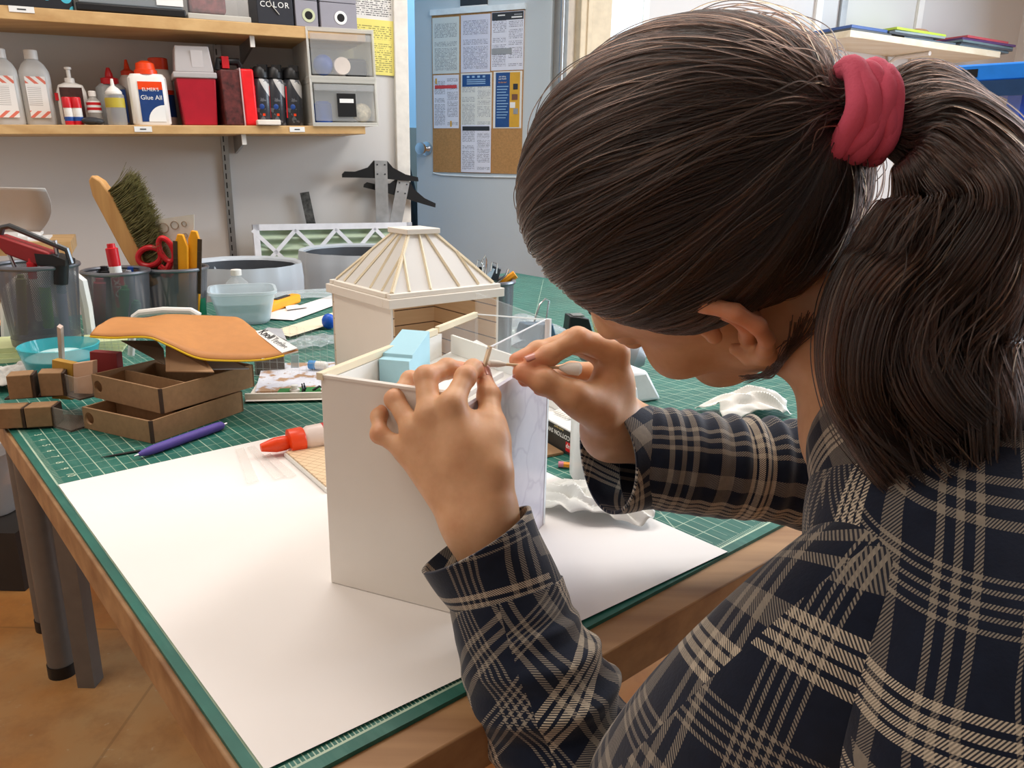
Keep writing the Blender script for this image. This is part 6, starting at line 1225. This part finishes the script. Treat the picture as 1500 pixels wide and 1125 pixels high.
tips = [Q(*f[0][-1]) for f in list(LF.values())+list(RFN.values())]+[Q(*LTH[0][-1]), Q(*RTH[0][-1])]+[Q(*f[0][1]) for f in list(LF.values())+list(RFN.values())]+[earp(1, -.02, .02)]  # fingertips and knuckles redden; last point paints light shining through the left ear
fl = np.zeros(len(pos))
for i, tp in enumerate(tips): fl = np.maximum(fl, np.exp(-(np.linalg.norm(pos-tp, axis=1)/(.013 if i < 10 else (.009 if i < 18 else .03)))**2)*(1 if i < 10 or i == 18 else .5))
at_ = me.attributes.new('flush_ear_glow', 'FLOAT', 'POINT'); at_.data.foreach_set('value', fl)
me.polygons.foreach_set('use_smooth', [True]*len(me.polygons)); me.update()
body = bpy.data.objects.new('body', me); COL.objects.link(body); body.parent = person; OFF['body'] = Vector(ROOT.tolist())
def nail(joint, tip, side, w, l, name='nail'):             # plate on the finger end, side = outward direction
    j, t_ = Vector(joint.tolist()), Vector(tip.tolist()); x = (t_-j).normalized(); n = Vector(side); n = (n-x*n.dot(x)).normalized(); y = n.cross(x)
    m = MB(); m.grid(lambda u, v: t_ + x*(l*(v-.55)) + y*(w*(u-.5)*(1-.25*max(0, v-.7)/.3)) + n*(.0066-.9*w*(u-.5)**2), 9, 9); return obj(name, m, mat('nail_pink', (214, 150, 138), .25, coat=.4), person, solid=.0005)
nail(Q(*LTH[0][2]), Q(*LTH[0][3]), (.75, -.55, .1), .0105, .0125)
nail(Q(*RFN['index'][0][2]), Q(*RFN['index'][0][3]), (-.2, -.3, .95), .009, .010); nail(Q(*RTH[0][2]), Q(*RTH[0][3]), (-.2, -.35, -.9), .0105, .012); nail(Q(*LF['index'][0][2]), Q(*LF['index'][0][3]), (.1, -.3, .95), .0088, .010)
for s in (1, -1):
    c = hd(s*.031, .0768, -.001); m = MB(); m.ball(c, .0122, 16); obj('eye', m, mat('eye_white', (225, 220, 214), .2), person)
    pts = [hd(s*(.012+.007*k), .0915-.0011*k*k, .021+.0035*math.sin(k*.75)) for k in range(6)]; m = MB(); m.tube([Vector(p.tolist()) for p in pts], [.002, .0032, .0034, .003, .0024, .001], 6); obj('eyebrow', m, mat('brow_hair', (40, 28, 22), .7), person)
# ---- plaid flannel
def plaid():
    t = NT('plaid_flannel'); uv = t.sep(t.coord('UV')); per = .165
    stops = [(0, 0)]
    def st(a, b, v): stops.extend([(a/per, v), (b/per, 0)])
    for k in range(4): st(.006+.0064*k, .0104+.0064*k, .9)
    for k in range(5): st(.058+.0048*k, .0598+.0048*k, .42)
    for k in range(3): st(.098+.0105*k, .1025+.0105*k, .40)
    st(.143, .156, .34)
    def band(x, ph): return t.ramp(t.math('FRACT', t.math('ADD', t.math('DIVIDE', x, per), ph)), stops, 'CONSTANT')
    a, b = band(uv[0], .13), band(uv[1], .37)
    tw = t.math('LESS_THAN', t.math('FRACT', t.math('MULTIPLY', t.math('ADD', uv[0], uv[1]), 560)), .5)
    v = t.math('ADD', t.math('MULTIPLY', a, t.math('ADD', t.math('MULTIPLY', tw, .82), .06)), t.math('MULTIPLY', b, t.math('SUBTRACT', .88, t.math('MULTIPLY', tw, .82))))
    v = t.math('MULTIPLY', v, t.math('ADD', t.math('MULTIPLY', t.noise(260, 3), .5), .72))
    c = t.mix(t.math('MINIMUM', v, 1.0), t.mix(t.noise(90, 4), lin((16, 21, 35)), lin((29, 37, 56))), lin((226, 210, 186)))
    t.lk(c, t.b.inputs['Base Color']); b_ = t.b; b_.inputs['Roughness'].default_value = .95; b_.inputs['Sheen Weight'].default_value = .25; b_.inputs['Sheen Roughness'].default_value = .5; b_.inputs['Specular IOR Level'].default_value = .15
    t.bump(t.noise(420, 3), .25, .0008); return t.mat
PLAID = plaid()
shirt = None
def catmull(P, t):
    n = len(P)-1; k = min(max(t, 0), .99999)*n; i = int(k); f = k-i; p0, p1, p2, p3 = P[max(i-1, 0)], P[i], P[i+1], P[min(i+2, n)]
    return .5*((2*p1)+(p2-p0)*f+(2*p0-5*p1+4*p2-p3)*f*f+(3*p1-p0-3*p2+p3)*f**3)
def catv(P, t):
    P = np.array(P, float); n = len(P)-1; k = np.clip(t, 0, .99999)*n; i = k.astype(int); f = (k-i)[:, None]; p0, p1, p2, p3 = P[np.maximum(i-1, 0)], P[i], P[i+1], P[np.minimum(i+2, n)]
    return .5*((2*p1)+(p2-p0)*f+(2*p0-5*p1+4*p2-p3)*f*f+(3*p1-p0-3*p2+p3)*f**3)
def sleeve(name, ctrl, rad, nu, nv, wr, parent, ref, uoff=0, voff=0, flat=None, rot=0.0, solid=.0016, lat=None):
    C = [np.array(c, float) for c in ctrl]; Rr = [np.array([r, r] if np.isscalar(r) else r, float) for r in rad]
    cs = [catmull(C, j/(nv-1)) for j in range(nv)]; rs = [catmull(Rr, j/(nv-1)) for j in range(nv)]
    L = [0]
    for j in range(1, nv): L.append(L[-1]+np.linalg.norm(cs[j]-cs[j-1]))
    fr = []; x = np.array(ref, float)
    for j in range(nv):
        tg = cs[min(j+1, nv-1)]-cs[max(j-1, 0)]; tg /= np.linalg.norm(tg); x0 = np.array(ref, float) if lat else x; x = x0-tg*(x0 @ tg); x /= np.linalg.norm(x); fr.append((x, np.cross(tg, x)))
    rm = float(np.mean([r.mean() for r in rs]))
    def fn(u, v):
        j = int(round(v*(nv-1))); a = 2*PI*u; x, y = fr[j]; w = wr(a, v, L[j]); return Vector((cs[j]+(x*math.cos(a)*rs[j][0]+y*math.sin(a)*rs[j][1])*(1+w)).tolist())
    m = MB(); m.grid(fn, nu, nv, wrap=True, uv=lambda u, v: (uoff+u*2*PI*rm*math.cos(rot)+math.sin(rot)*L[int(round(v*(nv-1)))], voff+L[int(round(v*(nv-1)))]*math.cos(rot)-u*2*PI*rm*math.sin(rot)))
    return obj(name, m, PLAID, parent, smooth=180, solid=solid)
def nz(a, v, k=1.0, seed=0): return (math.sin(a*2+v*9*k+seed)*.5+math.sin(a*3-v*17*k+1.3*seed)*.3+math.sin(a*5+v*31*k+2.1*seed)*.2)
# shirt body (back, yoke and sides)
LAT = np.array([-.94, -.33, -.04])
def wr_t(a, v, L): return .018*nz(a, v, 1.0, .4)*(1 if v < .8 else .3)
shirt = sleeve('shirt', [(.475, .11, .40), (.462, .165, .55), (.425, .245, .69), (.365, .33, .80), (.315, .385, .862), (.272, .428, .908), (.252, .450, .942)],
               [(.165, .125), (.158, .118), (.176, .12), (.196, .116), (.188, .092), (.125, .076), (.066, .062)], 128, 110, wr_t, person, LAT, .02, .04, lat=True, rot=.85)
# left sleeve: upper arm, elbow, forearm
def wr_l(a, v, L): b = math.exp(-((v-.72)/.13)**2); w = math.sin(v*88+1.7*math.sin(a)+1.1*math.sin(2*a+.5)); return .03*nz(a, v, 1.0, 1.1)+.10*b*(abs(w)**1.4*(1 if w > 0 else -.6))*(.6+.4*math.sin(a+.6))
sleeve('sleeve', [LSH+np.array([.085, .05, .03]), LSH+np.array([.035, .02, .01]), LSH*.66+LEL*.34, LSH*.3+LEL*.7, LEL+np.array([.004, -.014, -.012]), Q(838, 1120, .452), Q(792, 1010, .474), Q(758, 925, .494), Q(742, 868, .505)],
       [.050, .064, .066, .062, .060, .051, .053, .045, .042], 112, 190, wr_l, shirt, (0, 0, 1), .03, .0, rot=.40)
def wr_c(a, v, L): return .035*math.sin(2*a+.7)+.02*math.sin(3*a+5*v)
sleeve('cuff', [Q(758, 893, .499), Q(735, 852, .505), Q(712, 815, .511), Q(697, 790, .514)], [(.036, .036), (.0385, .039), (.042, .041), (.0445, .042)], 96, 30, wr_c, shirt, (0, 0, 1), .035, .055, rot=-.25, solid=.003)
# right sleeve
def wr_r(a, v, L): b = math.exp(-((v-.36)/.22)**2); return .03*nz(a, v, 1.0, 2.3)+.07*b*math.sin(v*120+1.2*math.sin(a))*(.5+.5*math.cos(a-.4))
sleeve('sleeve', [Q(928, 668, .636), Q(985, 674, .640), Q(1070, 684, .645), Q(1150, 692, .65), REL+np.array([.01, .01, -.005]), REL*.55+RSH*.45+np.array([.02, .02, 0]), RSH, RSH-np.array([.05, .03, -.02])],
       [.041, .045, .046, .047, .052, .056, .062, .055], 112, 150, wr_r, shirt, (0, 0, 1), .05, .02)
sleeve('cuff', [Q(955, 672, .646), Q(930, 670, .641), Q(905, 670, .634), Q(889, 672, .629)], [.043, .0445, .0455, .0455], 96, 30, wr_c, shirt, (0, 0, 1), .06, .01, rot=.5, solid=.003)
# collar: stand and fold around the neck
NB = np.array([.252, .452, .938]); NA = (hd(0, -.03, -.05)-NB); NA /= np.linalg.norm(NA)
fw_ = np.array([-.5, .86, 0]); fw_ -= NA*(fw_ @ NA); fw_ /= np.linalg.norm(fw_); lt_ = np.cross(NA, fw_)
def colf(u, v):
    a = 2*PI*(.5+(u-.5)*.94)+PI/2*0; fr_ = -math.cos(2*PI*(u-.0)); a = 2*PI*u
    front = max(0, math.cos(a)); x, y = math.cos(a), math.sin(a)
    k = v*3
    if k < 1: r, z = .058+.006*k, -.012+.038*k
    else: r, z = .064+.020*((k-1)/2)**.8+.010*front*(k-1)/2, .026-.040*((k-1)/2)-.035*front**2*(k-1)/2
    return Vector((NB + fw_*x*r*1.05 + lt_*y*r + NA*(z-.010*front)).tolist())
m = MB(); m.grid(colf, 96, 22, wrap=True, uv=lambda u, v: (.02+u*.42, .05+v*.11)); obj('collar', m, PLAID, shirt, smooth=180, solid=.0022)
# trousers and shoes (below the frame)
DENIM = mat('dark_denim', (30, 36, 50), .9); HIPC = np.array([.475, .12, .47])
def tr_tube(m, pts, rs): m.tube([Vector(p) for p in pts], rs, 20)
m = MB()
for s in (1, -1):
    h_ = HIPC+LAT*.085*s; kn = h_+np.array([-.26, .31, .03]); ft = kn+np.array([.05, -.04, -.42]); tr_tube(m, [h_+np.array([.03, -.04, .0]), h_, h_*.5+kn*.5, kn, kn*.95+ft*.05+np.array([-.02, .02, -.02]), kn*.5+ft*.5, ft], [.09, .10, .085, .065, .062, .055, .05])
m.ball(HIPC+np.array([.01, -.01, .0]), (.165, .15, .11), 24); trousers = obj('trousers', m, DENIM, person)
for s in (1, -1):
    ft = HIPC+LAT*.085*s+np.array([-.21, .27, -.39]); m = MB(); m.tube([Vector((ft+np.array([.02, -.03, -.03])).tolist()), Vector((ft+np.array([-.03, .04, -.045])).tolist()), Vector((ft+np.array([-.11, .14, -.05])).tolist())], [.04, .042, .028], 14); obj('shoe', m, BLACK, person)
st_ = thing('stool', 'round dark stool under the seated person', 'stool', Vector((HIPC[0], HIPC[1], 0))); M = atZ(Vector((HIPC[0], HIPC[1], 0)))
m = MB(); m.lathe([(0, .33), (.16, .33), (.17, .34), (.17, .355), (0, .36)], M, 32); obj('seat', m, BLACK, st_)
for k in range(4): a = PI/4+k*PI/2; m = MB(); m.cyl(M @ Vector((.17*math.cos(a), .17*math.sin(a), 0)), M @ Vector((.12*math.cos(a), .12*math.sin(a), .33)), .014, n=10); obj('leg', m, STEEL, st_)
# ---- hair
HCC, HSA = np.array([0, -.010, .050]), np.array([.0875, .107, .099])
def hpt(d, k=1.0): q = HCC+d*HSA*k; return hd(q[0], q[1], q[2])
HLU = [-.075, -.055, -.03, -.008, .004, .012, .03, .055, .085, .16]; HLF = [-.085, -.062, -.042, -.026, -.012, .030, .043, .066, .088, .094]
def hairline(u): return np.interp(u, HLU, HLF)
def has_hair(d, slack=0.0): q = HCC+d*HSA; return (q[..., 1] < hairline(q[..., 2])+slack) & (q[..., 2] > -.072)
def hairmat():
    t = NT('brown_hair'); a = t.new('ShaderNodeAttribute'); a.attribute_name = 'tone'
    c = t.ramp(a.outputs['Fac'], [(.0, lin((18, 12, 10))), (.55, lin((34, 23, 19))), (.85, lin((62, 40, 30))), (1, lin((120, 78, 50)))])
    t.n.remove(t.b); h = t.new('ShaderNodeBsdfHairPrincipled'); h.parametrization = 'COLOR'; t.lk(c, h.inputs['Color']); h.inputs['Roughness'].default_value = .38; h.inputs['Radial Roughness'].default_value = .5; t.lk(h.outputs[0], t.out.inputs[0]); return t.mat
HAIRM = hairmat()
CAPM = mat('hair_under', (26, 18, 15), .7)
m = MB(); n_a, n_b = 72, 40; vs = []; keep = {}
for j in range(n_b+1):
    for i in range(n_a):
        th, ph = 2*PI*i/n_a, -PI/2+PI*j/n_b; vs.append(np.array([math.cos(ph)*math.cos(th), math.cos(ph)*math.sin(th), math.sin(ph)]))
fs = []
for j in range(n_b):
    for i in range(n_a):
        q = (j*n_a+i, j*n_a+(i+1) % n_a, (j+1)*n_a+(i+1) % n_a, (j+1)*n_a+i)
        if all(has_hair(vs[k], -.008) for k in q): fs.append(q)
m.add([Vector(hpt(d, .965).tolist()) for d in vs], fs); hair = obj('hair', m, CAPM, person, smooth=180)
TD = np.array([.30, -.94, .14]); TD /= np.linalg.norm(TD)
T0 = hpt(TD, 1.0); tq = HR @ np.array([0, -.97, .22]); 
T1 = Q(1292, 168, T0[1]+.004); TAX = (T1-T0)/np.linalg.norm(T1-T0)
hr = np.random.default_rng(12)
def strands(name, P, tone, rad, parent):                   # P: n x k x 3
    n, k, _ = P.shape; cu = bpy.data.hair_curves.new(name); cu.add_curves([k]*n); cu.attributes['position'].data.foreach_set('vector', (P-ROOT).astype(np.float32).ravel())
    ra = cu.attributes.get('radius') or cu.attributes.new('radius', 'FLOAT', 'POINT'); ra.data.foreach_set('value', np.tile(rad*np.concatenate([np.ones(k-2), [.8, .35]]), n).astype(np.float32))
    ta = cu.attributes.new('tone', 'FLOAT', 'CURVE'); ta.data.foreach_set('value', tone.astype(np.float32)); cu.materials.append(HAIRM)
    o = bpy.data.objects.new(name, cu); COL.objects.link(o); o.parent = parent; OFF[o.name] = Vector(ROOT.tolist()); return o
def slerp(d0, d1, t):
    om = np.arccos(np.clip((d0*d1).sum(-1), -1, 1))[:, None, None]; s = np.sin(om)+1e-6; return (np.sin((1-t)[None, :, None]*om)/s)*d0[:, None]+(np.sin(t[None, :, None]*om)/s)*d1[:, None]
d = hr.normal(size=(60000, 3)); d /= np.linalg.norm(d, axis=1)[:, None]; d = d[has_hair(d)]
q = HCC+d*HSA; edge = np.abs(q[:, 1]-hairline(q[:, 2])) < .02; w = np.where(edge, 1.0, .35); d = d[hr.random(len(d)) < w][:26000]
kk = 18; tt = np.linspace(0, 1, kk)**.9; tdir = np.tile(TD, (len(d), 1)); S = slerp(d, tdir, tt)
clump = np.floor((np.arctan2(d @ np.array([1, 0, 0]), d @ np.cross(TD, [1, 0, 0])))*26+hr.normal(0, .25, len(d))); cph = (np.abs(clump)*12.9898) % 6.283
wav = .05*np.sin(tt*5+cph[:, None])*np.sin(PI*tt) + .02*np.sin(tt*11+2.1*cph[:, None])*np.sin(PI*tt)
sid = np.cross(d, TD); sid /= np.linalg.norm(sid, axis=1)[:, None]+1e-9; S = S+sid[:, None]*(wav+hr.normal(0, .012, len(d))[:, None]*np.sin(PI*tt))[:, :, None]; S /= np.linalg.norm(S, axis=2)[:, :, None]
layer = hr.random(len(d)); lift = (.985+.05*layer[:, None]*np.minimum(1, tt*5)+.018*np.sin(cph*3)[:, None]*np.sin(PI*tt)); lift[:, 0] = .955
fly = hr.random(len(d)) < .014; lift += np.where(fly, hr.uniform(.02, .10, len(d)), 0)[:, None]*np.sin(PI*tt)**.7
Hq = HCC+S*HSA*lift[:, :, None]; Pw = np.stack([-Hq[..., 0], Hq[..., 1], Hq[..., 2]], -1) @ HR.T + HT
pull = np.clip((tt-.80)/.20, 0, 1)**1.5; off = hr.normal(0, .0055, (len(d), 3)); Pw = Pw*(1-pull[None, :, None])+(T0+TAX*.012+off[:, None])*pull[None, :, None]
tone = np.clip(.36+.28*np.sin(cph*2.3)+hr.normal(0, .16, len(d))+.0*layer, 0, .95); tone = np.where(hr.random(len(d)) < .012, 1, tone)
strands('hair_strands', Pw, tone, .00029, hair)
# short loose locks in front of and behind the ear
n = 46; t_ = np.linspace(0, 1, 14); g0 = np.array([hd(.079, -.046+hr.normal(0, .006), -.016+hr.normal(0, .005)) for _ in range(n)]); g1 = np.array([hd(.0655+hr.normal(0, .001), .024+hr.normal(0, .003), -.062+hr.normal(0, .003)) for _ in range(n)]); mid = np.array([hd(.082+hr.normal(0, .0012), -.014+hr.normal(0, .002), -.052+hr.normal(0, .003)) for _ in range(n)])
LP = ((1-t_)**2)[None, :, None]*g0[:, None]+(2*t_*(1-t_))[None, :, None]*mid[:, None]+(t_**2)[None, :, None]*g1[:, None]
for _ in range(3):
    f0 = LP.reshape(-1, 3); dv_ = f_head(f0); gr = np.stack([f_head(f0+np.eye(3)[k]*.001)-dv_ for k in range(3)], 1)/.001; gr /= np.linalg.norm(gr, axis=1)[:, None]+1e-9; LP = (f0+gr*np.maximum(0, .0022+.0012*hr.random(len(f0))-dv_)[:, None]).reshape(LP.shape)
strands('loose_lock', LP, np.full(n, .3), .0003, hair)
# ponytail
Yt = T1[1]; pc_ = [T0+TAX*.02, T1, Q(1366, 180, Yt-.006), Q(1416, 280, Yt-.014), Q(1385, 400, Yt-.018), Q(1350, 500, Yt-.022), Q(1385, 600, Yt-.03), Q(1440, 690, Yt-.036)]
pr_ = [.009, .013, .026, .044, .058, .060, .050, .034]
n = 15000; kk = 26; ang = hr.uniform(0, 2*PI, n); rr_ = np.sqrt(hr.random(n)); cl = np.floor(hr.random(n)*90); ang = np.where(hr.random(n) < .75, (cl*2.399) % (2*PI)+hr.normal(0, .10, n), ang); rr_ = np.where(hr.random(n) < .7, np.sqrt(((cl*.618) % 1)*.75+.25)+hr.normal(0, .05, n), rr_)
ln_ = np.clip(hr.normal(.93, .09, n), .5, 1.0); PW = np.zeros((n, kk, 3))
xv = np.array([1, 0, 0.]); 
for j in range(kk):
    for_t = ln_*j/(kk-1)
    C_ = catv(pc_, for_t); R_ = catv([[r] for r in pr_], for_t)[:, 0]
    tg = catv(pc_, np.minimum(for_t+.02, 1))-catv(pc_, np.maximum(for_t-.02, 0)); tg /= np.linalg.norm(tg, axis=1)[:, None]
    ydir = np.array([.25, -.97, 0]); a1 = ydir-tg*(tg @ ydir)[:, None]; a1 /= np.linalg.norm(a1, axis=1)[:, None]; a2 = np.cross(tg, a1)
    wv = (.013*np.sin(for_t*8+cl*1.7)+.006*np.sin(for_t*17+cl*.9))*np.minimum(1, for_t*3); a_ = ang+.55*np.sin(for_t*6+cl*2.2)*for_t
    PW[:, j] = C_+a1*(np.cos(a_)*rr_*R_*.55+wv)[:, None]+a2*(np.sin(a_)*rr_*R_+wv*.8)[:, None]
tone = np.clip(.42+.26*np.sin(cl*1.37)+hr.normal(0, .16, n), 0, .97); tone = np.where((cl % 11 == 3), np.clip(tone+.3, 0, 1), tone)
pony = strands('ponytail', PW, tone, .00031, hair)
SCR = mat('scrunchie_knit', (222, 92, 118), .85, var=.1, bump=.2, bscale=700)
m = MB(); z_ = np.array([0, 0, 1.0]); b1 = z_-TAX*(z_ @ TAX); b1 /= np.linalg.norm(b1); b2 = np.cross(TAX, b1)
for k, (o_, tl, rr, th_) in enumerate(((.004, .10, .0172, .0058), (.0105, -.22, .0182, .0060), (.017, .16, .0182, .0060), (.0235, -.12, .0178, .0057), (.015, .42, .0186, .0048), (.020, -.40, .0186, .0046))):
    m.tube([Vector((T0+TAX*(o_+.012*tl*math.cos(a)*1.6)+(b1*math.cos(a)*1.16+b2*math.sin(a))*(rr+.0008*math.sin(5*a+k))).tolist()) for a in np.linspace(0, 2*PI, 40, endpoint=False)], th_, 12, closed=True)
obj('scrunchie', m, SCR, person, 'wine pink knitted hair tie')
# ---- things in the hands
r = thing('cotton_swab', 'cotton swab held in the right hand touching the thin strip', 'cotton swab', A(745, 535, .618)); a_, b_ = A(714, 532, .601), A(852, 541, .6025); dv = (b_-a_)
m = MB(); m.cyl(a_+dv*.08, b_-dv*.08, .00125, n=8); obj('stick', m, STKM, r)
m = MB(); m.tube([a_, a_+dv*.03, a_+dv*.12, a_+dv*.2], [.0012, .0030, .0028, .0013], 14); obj('cotton_tip', m, SWABM, r); m = MB(); m.tube([b_, b_-dv*.03, b_-dv*.14, b_-dv*.24], [.003, .0056, .0050, .0015], 14); obj('cotton_tip', m, SWABM, r)
m = MB(); m.tube([A(705, 552, .599), A(718, 507, .604)], .0020, 4); obj('wood_strip', m, STRIP, None, 'short pale strip pinched in the left fingers', 'strip', smooth=0)
